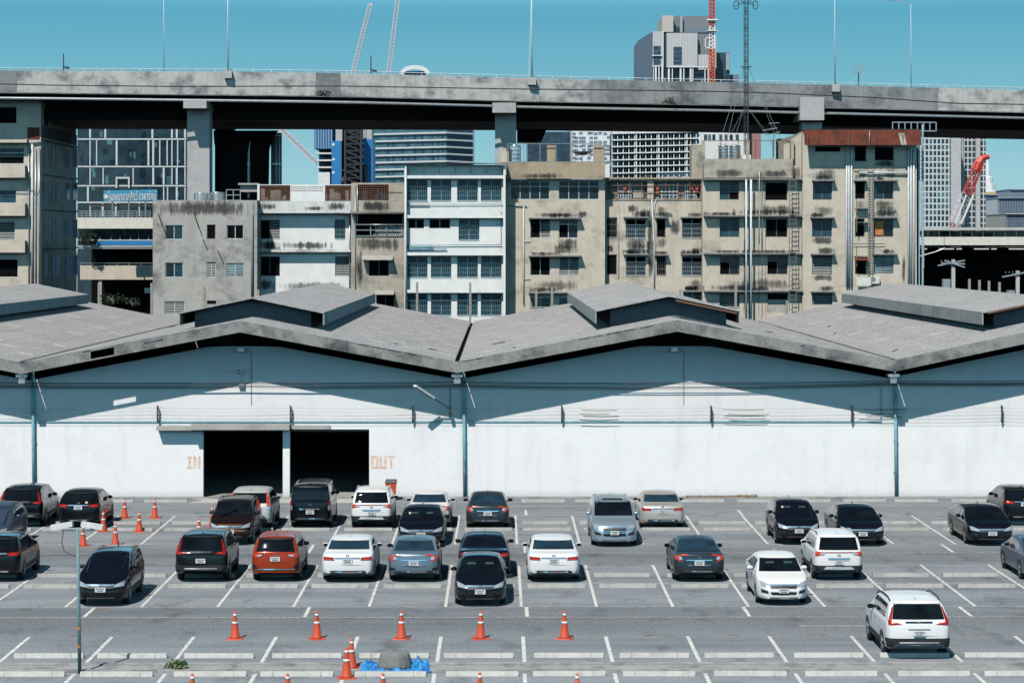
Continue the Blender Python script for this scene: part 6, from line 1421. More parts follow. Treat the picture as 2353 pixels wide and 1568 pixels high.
def lerp_prof(pr, x):
    if x <= pr[0][0]: return pr[0][1]
    for (a, za), (b_, zb) in zip(pr, pr[1:]):
        if x <= b_: return za + (zb - za) * (x - a) / (b_ - a)
    return pr[-1][1]
STY = {
 'sedan': dict(L=4.85, W=1.85, ro=1.08, wb=2.78, r=.33, belt=.93, tum=.36, top=[(0, .66), (.03, .86), (.07, .98), (.14, 1.03), (.60, 1.06), (.72, 1.10), (1.38, 1.34), (1.75, 1.41), (2.3, 1.43), (2.85, 1.40), (3.1, 1.345), (3.82, 1.0), (3.95, .96), (4.45, .86), (4.72, .72), (4.82, .60), (4.85, .5)], bot=[(0, .36), (.3, .24), (4.4, .2), (4.85, .26)]),
 'civic': dict(L=4.63, W=1.80, ro=1.0, wb=2.70, r=.33, belt=.90, tum=.42, top=[(0, .62), (.03, .84), (.06, .98), (.12, 1.04), (.32, 1.04), (.46, 1.08), (1.35, 1.34), (1.8, 1.41), (2.2, 1.42), (2.75, 1.37), (2.95, 1.32), (3.7, .96), (3.85, .93), (4.3, .83), (4.52, .70), (4.6, .58), (4.63, .5)], bot=[(0, .36), (.3, .24), (4.3, .19), (4.63, .24)]),
 'city': dict(L=4.44, W=1.70, ro=.92, wb=2.60, r=.31, belt=.93, tum=.36, top=[(0, .66), (.03, .88), (.08, 1.02), (.14, 1.06), (.45, 1.09), (.56, 1.13), (1.15, 1.38), (1.5, 1.46), (2.1, 1.48), (2.5, 1.45), (2.72, 1.39), (3.5, .99), (3.62, .96), (4.05, .86), (4.32, .73), (4.41, .6), (4.44, .5)], bot=[(0, .34), (.3, .24), (4.1, .2), (4.44, .25)]),
 'suv': dict(L=4.58, W=1.85, ro=.98, wb=2.66, r=.355, belt=1.08, tum=.26, top=[(0, .72), (.03, .95), (.06, 1.06), (.13, 1.14), (.40, 1.50), (.48, 1.58), (.62, 1.63), (1.3, 1.69), (2.3, 1.67), (2.7, 1.62), (2.9, 1.55), (3.55, 1.14), (3.68, 1.10), (4.2, 1.0), (4.42, .88), (4.54, .7), (4.58, .56)], bot=[(0, .44), (.3, .30), (4.2, .28), (4.58, .34)]),
 'mpv': dict(L=4.42, W=1.74, ro=.90, wb=2.66, r=.335, belt=1.03, tum=.24, top=[(0, .74), (.03, .98), (.05, 1.08), (.10, 1.14), (.27, 1.48), (.33, 1.56), (.48, 1.61), (1.3, 1.66), (2.3, 1.62), (2.62, 1.56), (2.8, 1.50), (3.55, 1.08), (3.7, 1.04), (4.1, .95), (4.28, .84), (4.39, .68), (4.42, .55)], bot=[(0, .42), (.3, .29), (4.1, .27), (4.42, .33)]),
 'mini': dict(L=4.40, W=1.69, ro=.86, wb=2.65, r=.32, belt=1.0, tum=.26, top=[(0, .70), (.03, .95), (.05, 1.06), (.11, 1.14), (.30, 1.45), (.36, 1.52), (.52, 1.57), (1.3, 1.61), (2.2, 1.58), (2.5, 1.52), (2.7, 1.45), (3.65, 1.0), (3.78, .97), (4.1, .88), (4.28, .76), (4.37, .62), (4.40, .5)], bot=[(0, .36), (.3, .26), (4.1, .22), (4.40, .27)]),
 'van': dict(L=4.70, W=1.73, ro=.92, wb=2.86, r=.32, belt=1.12, tum=.12, top=[(0, .80), (.03, 1.05), (.05, 1.15), (.08, 1.22), (.15, 1.66), (.20, 1.75), (.33, 1.82), (.8, 1.86), (3.0, 1.84), (3.25, 1.78), (3.4, 1.70), (4.05, 1.14), (4.15, 1.10), (4.45, 1.0), (4.6, .86), (4.68, .68), (4.70, .55)], bot=[(0, .34), (.3, .24), (4.4, .22), (4.70, .26)]),
 'odyssey': dict(L=4.83, W=1.82, ro=.98, wb=2.90, r=.33, belt=1.06, tum=.22, top=[(0, .76), (.03, 1.02), (.05, 1.12), (.10, 1.18), (.24, 1.52), (.30, 1.6), (.45, 1.66), (1.4, 1.71), (2.7, 1.68), (3.0, 1.62), (3.18, 1.56), (3.95, 1.10), (4.07, 1.06), (4.5, .96), (4.7, .84), (4.8, .66), (4.83, .54)], bot=[(0, .36), (.3, .24), (4.5, .2), (4.83, .24)]),
 'hrv': dict(L=4.30, W=1.77, ro=.88, wb=2.61, r=.345, belt=1.05, tum=.32, top=[(0, .72), (.03, .95), (.06, 1.05), (.14, 1.12), (.48, 1.45), (.56, 1.51), (.72, 1.56), (1.3, 1.60), (2.1, 1.58), (2.45, 1.52), (2.65, 1.45), (3.35, 1.07), (3.47, 1.03), (3.95, .93), (4.15, .82), (4.26, .66), (4.30, .54)], bot=[(0, .40), (.3, .28), (4.0, .25), (4.30, .31)]),
}
SHELL = {}
def shell(sty):
    if sty in SHELL: return SHELL[sty]
    S = STY[sty]; L, W, ro = S['L'], S['W'], S['ro']
    xs = sorted(set([round(x, 4) for x in [0, .015, .03, .05, .07, .1, .14, .19, .25, .32, .4, .48, .56] + [.56 + .14 * k for k in range(int((L - 1.3) / .14) + 1)] + [L - q for q in (.75, .6, .48, .36, .26, .18, .12, .07, .03, .01, 0)]]))
    def top(x):
        return sum(lerp_prof(S['top'], max(0, min(L, x + d))) * w_ for d, w_ in ((-.03, .25), (0, .5), (.03, .25))) if .08 < x < L - .05 else lerp_prof(S['top'], x)
    rings = []
    for x in xs:
        zt, zb = top(x), lerp_prof(S['bot'], x)
        d = min(x, L - x); R = .20 if x < L / 2 else .34; p = .34 if x < L / 2 else .75
        w = W / 2
        if d < p: w = W / 2 - R * (1 - math.sqrt(max(0, 1 - (1 - d / p) ** 2)))
        bl = S['belt'] + .05 * (1 - x / L)
        be = min(bl, zt - .055); gh = zt - be
        k = min(1, gh / .3); wr = w * .955 - S['tum'] * max(0, gh - .055) * (1 if gh > .1 else 1)
        zm = zb + (be - zb) * .55
        pts = [(0, zb), (w * .62, zb), (w * .90, zb), (w * .975, zb + .05), (w * .995, zb + (be - zb) * .3), (w, zm), (w * .992, be - .10), (w * .975, be - .03), (w * .95, be)]
        for q in (.33, .66): pts.append((w * .95 + (wr - w * .95) * q + .012 * math.sin(q * 3.14) * k, be + (zt - .075 * k - .02 - be) * q))
        pts += [(wr, zt - .075 * k - .02), (wr - .05, zt - .03 * k - .012), (wr * .80, zt - .008 * k - .005), (wr * .45, zt + .012 * k), (0, zt + .018 * k)]
        bow = .085 * max(0, 1 - d / .6) ** 1.0
        ring = []
        for (y, z) in pts:
            q = (y / (W / 2)) ** 2
            ring.append((y, x - ro + (bow * q if x < L / 2 else -bow * q * 1.6), z))
        rings.append(ring)
    mb = MB(); n = len(rings[0]); vs = []; m_ = 2 * n - 2
    for ring in rings:
        full = ring + [(-a, b_, c_) for a, b_, c_ in reversed(ring[1:-1])]
        vs += full
    mb.v = vs
    for i in range(len(rings) - 1):
        for j in range(m_): mb.f.append((i * m_ + j, i * m_ + (j + 1) % m_, (i + 1) * m_ + (j + 1) % m_, (i + 1) * m_ + j)); mb.mi.append(0)
    mb.f.append(tuple(reversed(range(m_)))); mb.mi.append(0); mb.f.append(tuple((len(rings) - 1) * m_ + j for j in range(m_))); mb.mi.append(0)
    bm = bmesh.new(); vv = [bm.verts.new(v) for v in mb.v]
    for f_ in mb.f: bm.faces.new([vv[k] for k in f_])
    bmesh.ops.recalc_face_normals(bm, faces=bm.faces)
    for e_ in bm.edges:
        if len(e_.link_faces) == 2 and e_.calc_face_angle(0) > .75: e_.smooth = False
    for f_ in bm.faces: f_.smooth = True
    me = bpy.data.meshes.new('car_body'); bm.to_mesh(me); me.materials.append(PT['black'])
    bvh = BVHTree.FromBMesh(bm); bm.free()
    SHELL[sty] = (me, bvh, top); return SHELL[sty]
def project(sty, view, u, v, off):
    """a point of the shell seen from the rear, front, left, right or above"""
    me, bvh, top = shell(sty); S = STY[sty]
    if view == 'rear': o, d = Vector((u, -S['ro'] - 3, v)), Vector((0, 1, 0))
    elif view == 'front': o, d = Vector((u, S['L'] - S['ro'] + 3, v)), Vector((0, -1, 0))
    elif view == 'right': o, d = Vector((3, u - S['ro'], v)), Vector((-1, 0, 0))
    elif view == 'left': o, d = Vector((-3, u - S['ro'], v)), Vector((1, 0, 0))
    else: o, d = Vector((u, v - S['ro'], 4)), Vector((0, 0, -1))
    h = bvh.ray_cast(o, d)
    if h[0] is None: h = bvh.find_nearest(o + d * (3 if view != 'top' else 2.6))
    n = h[1]
    if n.dot(d) > 0: n = -n
    return h[0] + n * off
PCACHE = {}
def patchmesh(sty, name, view, quads, off, nu=8, nv=5, both=False):
    key = (sty, name, view, str(quads), off, both)
    if key in PCACHE: return PCACHE[key]
    mb = MB()
    for q in quads:
        for sg in ((1, -1) if both else (1,)):
            i0 = len(mb.v)
            for j in range(nv + 1):
                for i in range(nu + 1):
                    s, t = i / nu, j / nv
                    u = (q[0][0] * (1 - s) + q[1][0] * s) * (1 - t) + (q[3][0] * (1 - s) + q[2][0] * s) * t
                    v = (q[0][1] * (1 - s) + q[1][1] * s) * (1 - t) + (q[3][1] * (1 - s) + q[2][1] * s) * t
                    mb.v.append(tuple(project(sty, view, u * sg, v, off)))
            for j in range(nv):
                for i in range(nu): a = i0 + j * (nu + 1) + i; mb.f.append((a, a + 1, a + nu + 2, a + nu + 1)); mb.mi.append(0)
    me = bpy.data.meshes.new(name); me.from_pydata(mb.v, [], mb.f); me.materials.append(CM['trim'])
    me.polygons.foreach_set('use_smooth', [True] * len(mb.f)); me.update(); PCACHE[key] = me; return me
def part(th, name, me, mat):
    o = bpy.data.objects.new(name, me); COL.objects.link(o); o.parent = th
    o.material_slots[0].link = 'OBJECT'; o.material_slots[0].material = mat; return o
def R(x0, x1, z0, z1): return [(x0, z0), (x1, z0), (x1, z1), (x0, z1)]
WHEEL = {}
def wheel_mesh(r):
    if r in WHEEL: return WHEEL[r]
    mb = MB(); w_ = .105; mb.lathe((0, 0, 0), [(r * .62, -w_ * .8), (r * .66, -w_), (r * .93, -w_ * .95), (r, -w_ * .6), (r, w_ * .6), (r * .93, w_ * .95), (r * .66, w_), (r * .62, w_ * .8)], 24, 'x')
    me = bpy.data.meshes.new('wheel'); me.from_pydata(mb.v, [], mb.f); me.materials.append(CM['tyre']); me.polygons.foreach_set('use_smooth', [True] * len(mb.f))
    m2 = MB(); m2.lathe((0, 0, 0), [(r * .63, -w_ * .7), (r * .63, w_ * .7)], 20, 'x')
    for k in range(5):
        a = k * 2 * math.pi / 5
        for s1 in (-1, 1): m2.bar((s1 * (w_ * .9), 0, 0), (s1 * w_ * .85, math.cos(a) * r * .62, math.sin(a) * r * .62), .07, .04)
    me2 = bpy.data.meshes.new('rim'); me2.from_pydata(m2.v, [], m2.f); me2.materials.append(CM['rim'])
    WHEEL[r] = (me, me2); return WHEEL[r]
def boxmesh(name, *boxes):
    mb = MB()
    for bx in boxes: mb.box(*bx)
    me = bpy.data.meshes.new(name); me.from_pydata(mb.v, [], mb.f); me.materials.append(CM['trim']); return me
PLATE = boxmesh('number_plate', (-.17, .17, -.012, .012, -.075, .075)); PLINK = boxmesh('plate_characters', *[(-.13 + k * .045, -.10 + k * .045, -.0145, -.0125, -.005 if k not in (2,) else -.005, .05) for k in range(6)], (-.10, .10, -.0145, -.0125, -.055, -.025))
EMB = boxmesh('emblem', (-.05, -.032, -.008, .008, -.04, .04), (.032, .05, -.008, .008, -.04, .04), (-.0315, .0315, -.008, .008, -.009, .009))
mb = MB(); prof = []
for k in range(9):
    a = math.pi * k / 8; prof.append((max(.004, .085 * math.sin(a) ** .6), .105 * -math.cos(a)))
mb.lathe((0, 0, 0), prof, 12, 'x'); MIR = bpy.data.meshes.new('mirror'); MIR.from_pydata([(x, y * .75, z * .85) for x, y, z in mb.v], [], mb.f); MIR.materials.append(CM['trim']); MIR.polygons.foreach_set('use_smooth', [True] * len(mb.f))
MIRG = boxmesh('mirror_glass', (-.075, .075, -.066, -.058, -.045, .045))
FIN = boxmesh('roof_antenna', (-.012, .012, -.10, .08, 0, .06))
def car(sty, col, label, X, Yaxle, face, yaw=0, rails=False, tail=None, group=None, mirrors=None, glassm='glass', extra=None, cat='car'):
    """face 'r' shows its rear to the viewer, 'f' its front"""
    S = STY[sty]; L, W, ro, wb, r = S['L'], S['W'], S['ro'], S['wb'], S['r']; me, bvh, top = shell(sty); hw = W / 2
    t = thing('parked_car', label, cat, (0, 0, 0), group or 'cars in the car park'); p_ = PT[col]
    bo = part(t, 'body', me, p_); wl = col in ('white', 'pearl')
    high = sty in ('suv', 'mpv', 'mini', 'van', 'odyssey', 'hrv')
    # --- glass
    zc = lerp_prof(S['top'], L); 
    pr = S['top']; rf = max(pr, key=lambda q: q[1])
    # windscreen: base = first point under belt+..., top = roof front point
    cow = [q for q in pr if q[0] > L * .6 and q[1] > S['belt'] + .03]; zbase = cow[-1][1] if cow else S['belt'] + .05; zbase = max(zbase, S['belt'] + .06)
    roof_z = rf[1]; wt = hw * .955 - S['tum'] * (roof_z - .1 - S['belt']) - .03
    part(t, 'windscreen', patchmesh(sty, 'windscreen', 'front', [[(-hw * .84, zbase + .03), (hw * .84, zbase + .03), (wt - .01, roof_z - .105), (-wt + .01, roof_z - .105)]], .008, 12, 10), CM[glassm])
    # rear window
    if sty in ('sedan', 'civic', 'city'):
        zr0 = {'sedan': 1.11, 'civic': 1.09, 'city': 1.14}[sty]; q = [(-hw * .80, zr0), (hw * .80, zr0), (wt - .04, roof_z - .085), (-wt + .04, roof_z - .085)]
    else:
        zr0 = S['belt'] + {'van': .02, 'odyssey': .06}.get(sty, .08); q = [(-hw * .81, zr0), (hw * .81, zr0), (wt - .05, roof_z - .14), (-wt + .05, roof_z - .14)]
    part(t, 'rear_window', patchmesh(sty, 'rear_window', 'rear', [q], .008, 12, 10), CM[glassm if glassm == 'glassb' else ('glass' if high or col not in ('white', 'champ', 'steel', 'slate') else 'glassb')])
    if high: part(t, 'spoiler', patchmesh(sty, 'spoiler', 'rear', [[(-wt + .03, roof_z - .135), (wt - .03, roof_z - .135), (wt - .04, roof_z - .085), (-wt + .04, roof_z - .085)]], .03, 10, 3), p_ if col in ('white', 'pearl', 'oldsilver') else CM['trim'])
    # side windows
    b0 = S['belt'] + .07; tz = roof_z - .17
    xr = next(q[0] for q in pr if q[1] >= tz) ; xrb = next(q[0] for q in pr if q[1] >= b0 + .06)
    xf = [q for q in pr if q[0] > L * .5 and q[1] >= tz][-1][0]; xfb = [q for q in pr if q[0] > L * .5 and q[1] >= b0 + .02][-1][0]
    xr, xrb = xr + (.22 if high else .25), xrb + (.35 if high else .62); mid = (ro + ro + wb) / 2 + .02
    for vw in ('left', 'right'):
        part(t, 'side_window', patchmesh(sty, 'side_window', vw, [[(xrb, b0), (mid - .03, b0), (mid - .05, tz + .01), (xr + .06, tz)]], .006, 8, 6), CM['sglass'])
        part(t, 'side_window', patchmesh(sty, 'side_window', vw, [[(mid + .03, b0), (xfb - .12, b0), (xf + .02, tz), (mid + .01, tz + .01)]], .006, 8, 6), CM['sglass'])
        for xa in (ro, ro + wb):
            mb_k = (sty, 'arch', vw, xa)
            if mb_k not in PCACHE:
                mb = MB(); n = 20; i0 = 0; rr = r + .055
                for k in range(n + 1):
                    a = math.pi * (-.12 + 1.24 * k / n); 
                    for q_ in (rr, rr * .5): mb.v.append(tuple(project(sty, vw, xa + math.cos(a) * q_, max(lerp_prof(S['bot'], xa) + .03, r + math.sin(a) * q_), .006)))
                for k in range(n): mb.f.append((2 * k, 2 * k + 1, 2 * k + 3, 2 * k + 2)); mb.mi.append(0)
                m_ = bpy.data.meshes.new('wheel_arch'); m_.from_pydata(mb.v, [], mb.f); m_.materials.append(CM['trim']); PCACHE[mb_k] = m_
            part(t, 'wheel_arch', PCACHE[mb_k], CM['trim'])
        part(t, 'door_seam', patchmesh(sty, 'door_seam', vw, [R(mid - .006, mid + .006, .32, S['belt'] + .02)], .003, 1, 6), CM['seam']); part(t, 'door_seam', patchmesh(sty, 'door_seam', vw, [R(ro + .38, ro + .392, .5, S['belt'] + .02)], .003, 1, 6), CM['seam']); part(t, 'door_seam', patchmesh(sty, 'door_seam', vw, [R(ro + wb - .42, ro + wb - .408, .32, S['belt'])], .003, 1, 6), CM['seam'])
        part(t, 'door_handle', patchmesh(sty, 'door_handle', vw, [R(mid - .30, mid - .14, S['belt'] - .12, S['belt'] - .085)], .02, 3, 1), p_); part(t, 'door_handle', patchmesh(sty, 'door_handle', vw, [R(mid + .72, mid + .88, S['belt'] - .13, S['belt'] - .095)], .02, 3, 1), p_)
        sg = 1 if vw == 'right' else -1
        mp_ = project(sty, vw, xfb - .22, S['belt'] + .02, 0); mm = part(t, 'mirror', MIR, p_ if mirrors is None else PT[mirrors]); mm.location = (mp_.x + sg * .10, mp_.y, mp_.z + .07)
        part(mm, 'mirror_glass', MIRG, CM['glass'])
        if high and sty not in ('van',): part(t, 'sill_trim', patchmesh(sty, 'sill_trim', vw, [R(ro + r + .05, ro + wb - r - .05, .36, .52)], .010, 6, 1), CM['under'])
    wm, rm = wheel_mesh(r)
    for yy in (0, wb):
        for sg in (-1, 1):
            w_ = part(t, 'wheel', wm, CM['tyre']); w_.location = (sg * (hw - .112), yy, r); part(w_, 'rim', rm, CM['rim'])
    if rails:
        for sg in (-1, 1):
            mb = MB(); pts = []
            for k in range(8):
                s_ = .75 + (L * .55) * k / 7; hh = project(sty, 'top', sg * (wt - .0), s_, 0); pts.append(Vector((hh.x, hh.y, hh.z + (.065 if 0 < k < 7 else .01))))
            mb.tube(pts, .022, 6); rr_ = bpy.data.meshes.new('roof_rail'); rr_.from_pydata(mb.v, [], mb.f); rr_.materials.append(CM['trim']); part(t, 'roof_rail', rr_, CM['chrome' if rails == 'chrome' else 'trim'])
    f = part(t, 'roof_antenna', FIN, p_); h_ = project(sty, 'top', 0, next(q[0] for q in pr if q[1] >= roof_z - .06) + .15, 0); f.location = h_
    # --- rear
    def rp(nm, quads, mat, off=.012, both=True, nu=6, nv=3): return part(t, nm, patchmesh(sty, nm, 'rear', quads, off, nu, nv, both), CM[mat] if isinstance(mat, str) else mat)
    def rp2(nm, quads, mat, off=.014):       # left and right lamps as two parts
        for s_ in (1, -1): part(t, nm, patchmesh(sty, nm, 'rear', [[(a * s_, b_) for a, b_ in q] for q in quads], off, 6, 3), CM[mat])
    pz = .80; tail = tail or {'sedan': 'bar', 'civic': 'c', 'city': 'bar', 'suv': 'l', 'mpv': 'brv', 'mini': 'mob', 'van': 'van', 'odyssey': 'van', 'hrv': 'bar'}[sty]
    low = .44 if high else .40
    if tail == 'bar':
        z = S['belt'] - .12 if not high else .95
        rp2('tail_lamp', [[(hw * .50, z), (hw * .90, z + .005), (hw * .92, z + .125), (hw * .53, z + .10)]], 'tail'); rp2('tail_lens', [[(hw * .56, z + .02), (hw * .80, z + .02), (hw * .80, z + .055), (hw * .58, z + .055)]], 'tailb', .018)
        rp('chrome_strip', [R(-hw * .49, hw * .49, z + .055, z + .095)], 'skychrome', .014, False, 10, 1); pz = z - .02
        rp('lower_bumper', [[(-hw * .82, .365), (hw * .82, .365), (hw * .62, .455), (-hw * .62, .455)]], 'trim', .010, False, 10, 2); rp('bumper_chrome', [R(-hw * .55, hw * .55, .395, .42)], 'chrome', .02, False, 8, 1)
    if tail == 'c':
        z = .80
        rp2('tail_lamp', [[(hw * .80, z - .02), (hw * .93, z + .02), (hw * .94, z + .15), (hw * .83, z + .13)], [(hw * .46, z + .165), (hw * .83, z + .13), (hw * .94, z + .155), (hw * .50, z + .21)], [(hw * .62, z - .05), (hw * .80, z - .03), (hw * .86, z + .03), (hw * .78, z + .02)]], 'tailb'); rp2('tail_lens', [[(hw * .66, z + .02), (hw * .79, z + .02), (hw * .81, z + .12), (hw * .70, z + .12)]], 'lamp', .012)
        rp('plate_recess', [[(-hw * .44, z - .17), (hw * .44, z - .17), (hw * .54, z - .03), (-hw * .54, z - .03)]], p_, .004, False, 8, 2); rp('recess_line', [[(-hw * .46, z - .19), (hw * .46, z - .19), (hw * .44, z - .165), (-hw * .44, z - .165)], R(-hw * .5, hw * .5, z - .012, z + .016)], 'chrome' if col != 'white' else 'trim', .016, False, 8, 1); pz = z - .095
        rp('side_vent', [[(hw * .70, .44), (hw * .92, .45), (hw * .92, .56), (hw * .74, .54)]], 'trim', .010); rp('lower_bumper', [[(-hw * .88, .365), (hw * .88, .365), (hw * .64, .44), (-hw * .64, .44)]], 'trim', .010, False, 10, 2); rp('bumper_chrome', [R(-hw * .5, hw * .5, .40, .42)], 'chrome', .022, False, 8, 1)
    if tail == 'l':
        z = S['belt'] - .07
        rp2('tail_lamp', [[(hw * .50, z + .02), (hw * .92, z - .01), (hw * .94, z + .10), (hw * .84, z + .085)], [(hw * .835, z + .08), (hw * .94, z + .09), (wt + .0, roof_z - .2), (wt - .035, roof_z - .2)]], 'tail'); rp2('tail_lens', [[(hw * .62, z + .035), (hw * .82, z + .025), (hw * .84, z + .055), (hw * .62, z + .06)]], 'tailb', .02)
        rp('chrome_strip', [R(-hw * .42, hw * .42, z + .055, z + .095)], 'chrome', .014, False, 10, 1); pz = z - .22
        rp('lower_bumper', [R(-hw * .78, hw * .78, .45, .64), [(hw * .78, .40), (hw * .995, .36), (hw * .995, .64), (hw * .78, .64)], [(-hw * .995, .36), (-hw * .78, .40), (-hw * .78, .64), (-hw * .995, .64)]], 'under', .016, False, 12, 4); rp('bumper_chrome', [R(-hw * .62, hw * .62, .50, .535)], 'skid', .024, False, 10, 1)
        rp('handle_bar', [R(-hw * .34, hw * .34, z - .125, z - .105)], 'trim', .016, False, 8, 1)
    if tail == 'oldl':
        z = S['belt'] - .05
        rp2('tail_lamp', [[(hw * .80, z), (hw * .95, z + .02), (wt + .02, roof_z - .14), (wt - .06, roof_z - .14)]], 'tailb'); rp2('tail_lens', [[(hw * .80, z - .12), (hw * .94, z - .11), (hw * .95, z + .015), (hw * .80, z - .005)]], 'lamp', .014)
        pz = z - .16; rp('lower_bumper', [[(-hw * .95, .40), (hw * .95, .40), (hw * .9, .52), (-hw * .9, .52)]], 'under', .012, False, 12, 2)
    if tail in ('brv', 'mob'):
        z = S['belt'] - .06
        rp2('tail_lamp', [[(hw * .60, z - .02), (hw * .93, z - .08), (hw * .95, z + .09), (hw * .56, z + .07)]], 'tailb'); rp2('tail_lens', [[(hw * .57, z + .0), (hw * .76, z - .03), (hw * .76, z + .03), (hw * .55, z + .055)]], 'lamp', .02)
        if tail == 'brv':
            rp('red_bar', [R(-hw * .56, hw * .56, z + .045, z + .075)], 'tail', .016, False, 10, 1); rp('garnish', [[(-hw * .42, z - .20), (hw * .42, z - .20), (hw * .46, z - .13), (-hw * .46, z - .13)]], 'skychrome', .014, False, 8, 2); pz = z - .29
            rp('lower_bumper', [R(-hw * .78, hw * .78, .43, .57), [(hw * .78, .38), (hw * .995, .34), (hw * .995, .57), (hw * .78, .57)], [(-hw * .995, .34), (-hw * .78, .38), (-hw * .78, .57), (-hw * .995, .57)]], 'under', .016, False, 12, 4); rp('skid_plate', [[(-hw * .62, .435), (hw * .62, .435), (hw * .52, .53), (-hw * .52, .53)]], 'skid', .024, False, 8, 2)
        else:
            pz = z - .10; rp('side_vent', [[(hw * .70, .50), (hw * .95, .48), (hw * .95, .64), (hw * .86, .64)]], 'trim', .012); rp('lower_bumper', [[(-hw * .95, .42), (hw * .95, .42), (hw * .90, .50), (-hw * .90, .50)]], 'trim', .010, False, 12, 2); rp('bumper_chrome', [R(-hw * .80, hw * .80, .46, .485)], 'chrome', .022, False, 10, 1)
    if tail == 'van':
        rp2('tail_lamp', [[(hw * .88, .98), (hw * .97, .98), (hw * .97, 1.20), (hw * .88, 1.20)]], 'tail'); rp2('tail_lens', [[(hw * .86, .78), (hw * .97, .78), (hw * .97, .975), (hw * .87, .975)]], 'lamp', .014)
        rp('chrome_strip', [R(-hw * .52, hw * .44, .80, .855)], 'chrome', .02, False, 8, 1); pz = .70; rp('bumper_chrome', [R(-hw * .8, hw * .7, .42, .44)], 'chrome', .02, False, 8, 1)
    def put(nm, me_, mat, view, u, v, off):
        o = part(t, nm, me_, CM[mat]); q_ = project(sty, view, u, v, 0); o.location = (q_.x, q_.y + (-off if view == 'rear' else off), q_.z)
        if view == 'front': o.rotation_euler = (0, 0, math.pi)
        return o
    o = put('number_plate', PLATE, 'plate', 'rear', 0, pz, .022); part(o, 'plate_characters', PLINK, CM['plateink']); put('emblem', EMB, 'chrome', 'rear', 0, {'bar': pz + .19, 'c': .885, 'l': pz + .31, 'oldl': pz + .2, 'brv': pz + .26, 'mob': pz + .14, 'van': 1.02}[tail], .02)
    # --- front
    def fp(nm, quads, mat, off=.012, both=False, nu=8, nv=3): return part(t, nm, patchmesh(sty, nm, 'front', quads, off, nu, nv, both), CM[mat])
    hz = lerp_prof(S['top'], L - .12) ; fz = hz - .02
    for s_ in (1, -1): part(t, 'headlight', patchmesh(sty, 'headlight', 'front', [[(hw * .50 * s_, fz - .10), (hw * .86 * s_, fz - .06), (hw * .90 * s_, fz + .10), (hw * .56 * s_, fz - .01)]], .012, 6, 3), CM['lamp'])
    fp('grille', [[(-hw * .50, fz - .13), (hw * .50, fz - .13), (hw * .52, fz - .03), (-hw * .52, fz - .03)]], 'trim', .010); fp('grille_chrome', [[(-hw * .52, fz - .055), (hw * .52, fz - .055), (hw * .55, fz - .0), (-hw * .55, fz - .0)]], 'skychrome', .018, False, 10, 2)
    if sty == 'odyssey': fp('grille_bar', [R(-hw * .45, hw * .45, fz - .19, fz - .165), R(-hw * .42, hw * .42, fz - .25, fz - .225)], 'chrome', .02); fp('lower_grille', [[(-hw * .42, fz - .33), (hw * .42, fz - .33), (hw * .48, fz - .13), (-hw * .48, fz - .13)]], 'trim', .01)
    npz = .50 if not high else .56
    fp('air_intake', [[(-hw * .46, npz - .12), (hw * .46, npz - .12), (hw * .52, npz - .03), (-hw * .52, npz - .03)]], 'trim', .010)
    for s_ in (1, -1): part(t, 'fog_lamp', patchmesh(sty, 'fog_lamp', 'front', [[(hw * .58 * s_, npz - .09), (hw * .84 * s_, npz - .06), (hw * .86 * s_, npz + .06), (hw * .60 * s_, npz - .0)]], .010, 5, 2), CM['trim'])
    fp('bumper_lip', [R(-hw * .55, hw * .55, lerp_prof(S['bot'], L) + .02, lerp_prof(S['bot'], L) + .05)], 'under', .016, False, 8, 1)
    o = put('number_plate', PLATE, 'plate', 'front', 0, npz + .02, .03); part(o, 'plate_characters', PLINK, CM['plateink']); put('emblem', EMB, 'chrome', 'front', 0, fz - .03, .03)
    if col == 'bronze':
        bz = paint('paint_bronze_bright', (.30, .10, .03), .4, .25)
        for nm, qd in (('bumper_panel', [[(-hw * .80, fz - .23), (hw * .80, fz - .23), (hw * .72, fz - .15), (-hw * .72, fz - .15)]]), ('bonnet_edge', [[(-hw * .60, fz + .02), (hw * .60, fz + .02), (hw * .58, fz + .05), (-hw * .58, fz + .05)]])): part(t, nm, patchmesh(sty, nm, 'front', qd, .014, 10, 2), bz)
    if extra == 'permit' or sty == 'city':
        for s_ in (-1, 1): part(t, 'sun_visor', patchmesh(sty, 'sun_visor', 'front', [[(.16 * s_, roof_z - .245), (.44 * s_, roof_z - .245), (.43 * s_, roof_z - .195), (.17 * s_, roof_z - .195)]], .010, 4, 1), CM['visor'])
    if extra == 'sunroof': part(t, 'sunroof', patchmesh(sty, 'sunroof', 'top', [[(-.42, 2.35), (.42, 2.35), (.40, 2.85), (-.40, 2.85)]], .006, 6, 4), CM['glass'])
    if extra == 'sticker': rp('sticker', [R(.28, .38, 1.10, 1.16)], 'sticker', .014, False, 1, 1)
    if extra == 'permit': fp('sticker', [R(.45, .53, roof_z - .26, roof_z - .20)], 'sticker', .014, False, 1, 1)
    t.location = (X, Yaxle, 0); t.rotation_euler = (0, 0, (0 if face == 'r' else math.pi) + yaw)
    return t
def cx(px, Y): return (px - 1148) * Y / F
YA, YAf, YBk, YBf = 99.3, 96.7, 83.9, 80.9
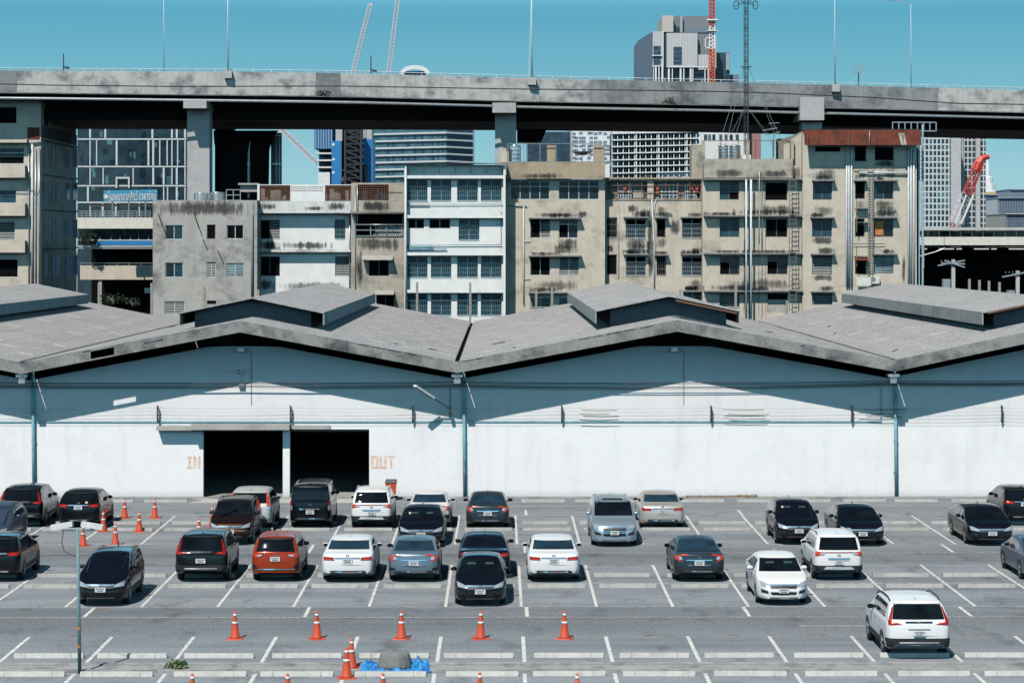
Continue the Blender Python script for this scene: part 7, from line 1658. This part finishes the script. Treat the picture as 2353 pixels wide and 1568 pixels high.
# far row, rear to the viewer (px = centre of the rear face)
def rear(sty, col, px, Yax, label, **k):
    yr = Yax - STY[sty]['ro']; return car(sty, col, label, cx(px, yr), Yax, 'r', **k)
def front(sty, col, px, Yax, label, **k):
    yf = Yax - STY[sty]['wb'] - (STY[sty]['L'] - STY[sty]['ro'] - STY[sty]['wb']); return car(sty, col, label, cx(px, yf), Yax, 'f', **k)
rear('suv', 'black', 46, 100.3, 'black sport utility car with red corner lights, farthest left by the wall')
rear('hrv', 'black', 180, YA + .2, 'black hatchback with a yellow sticker on its rear window beside the traffic cones', extra='sticker')
front('hrv', 'greyblue', -34, 95.3, 'grey-blue car facing out, cut off by the left edge in the far rows')
rear('suv', 'oldsilver', 572, YA - .3, 'old silver sport utility car with tall red tail lights before the left doorway', tail='oldl')
front('mpv', 'bronze', 528, YAf + .1, 'bronze multi-seat car facing out with a bright chrome grille', rails=True)
rear('van', 'black', 712, YA + .6, 'tall black van with clear tail lights in front of the door post', cat='van')
rear('mpv', 'white', 853, YA + .3, 'white multi-seat car with roof rails parked near the red bin', rails='chrome')
rear('civic', 'white', 985, YA + .4, 'white saloon mostly hidden behind a black saloon, near the red bin')
front('sedan', 'black2', 967, YAf - .2, 'black saloon facing out with chrome grille, in front of the hidden white saloon', extra='permit')
rear('civic', 'slate', 1120, YA + .1, 'dark slate saloon parked alone left of the empty far bays, near the middle drain pipe')
front('odyssey', 'silver', 1412, YAf - .1, 'light blue-silver people carrier facing out with a sunroof', extra='sunroof')
rear('sedan', 'champ', 1522, YA + .2, 'champagne saloon parked behind the blue-silver people carrier')
front('hrv', 'black2', 1836, YAf, 'black compact sport utility car facing out in the far row on the right', extra='permit')
front('sedan', 'black2', 1983, YAf - .1, 'black saloon facing out behind the white multi-seat car on the right')
front('sedan', 'black2', 2281, YAf, 'black saloon facing out at the far right, nose beside the right-hand grey saloon')
rear('hrv', 'black', 2356, 100.6, 'black hatchback with a red light, cut off by the right edge near the wall')
# nearer double row
rear('hrv', 'black', -12, YBk, 'black hatchback showing its rear, cut off by the left edge in the middle rows')
front('mini', 'black2', 231, YBf, 'glossy black minivan facing out behind the slim lamp post')
rear('suv', 'dkgreen', 461, YBk, 'black-green sport utility car with red corner lights, left of the red car', )
rear('mini', 'red', 632, YBk, 'red-orange multi-seat car showing its rear', mirrors='black')
rear('sedan', 'white', 798, YBk, 'white saloon right of the red car')
rear('civic', 'steel', 950, YBk, 'blue-grey saloon with curved orange tail lights beside two black cars', mirrors='black')
rear('sedan', 'navy', 1112, YBk + 1.0, 'dark navy saloon hidden behind the black saloon with a chrome grille')
front('city', 'black2', 1103, YBf - .1, 'black saloon facing out with a blue-chrome grille in the middle of the lot')
rear('sedan', 'white', 1272, YBk, 'white saloon standing alone right of the two black cars')
rear('civic', 'slate', 1607, YBk, 'dark slate saloon with curved tail lights right of the empty middle bays', mirrors='black')
front('city', 'white', 1801, YBf + .1, 'white saloon facing out on the right side of the lot')
rear('mpv', 'white', 1928, YBk + .2, 'white multi-seat car with roof rails, right of the white saloon facing out', rails='chrome')
rear('sedan', 'greyblue', 2418, YBk, 'grey saloon cut off by the right edge in the middle rows')
rear('suv', 'white', 2113, 68.2, 'nearest white sport utility car with black lower bumper, alone at the lower right', rails=True, mirrors='black')
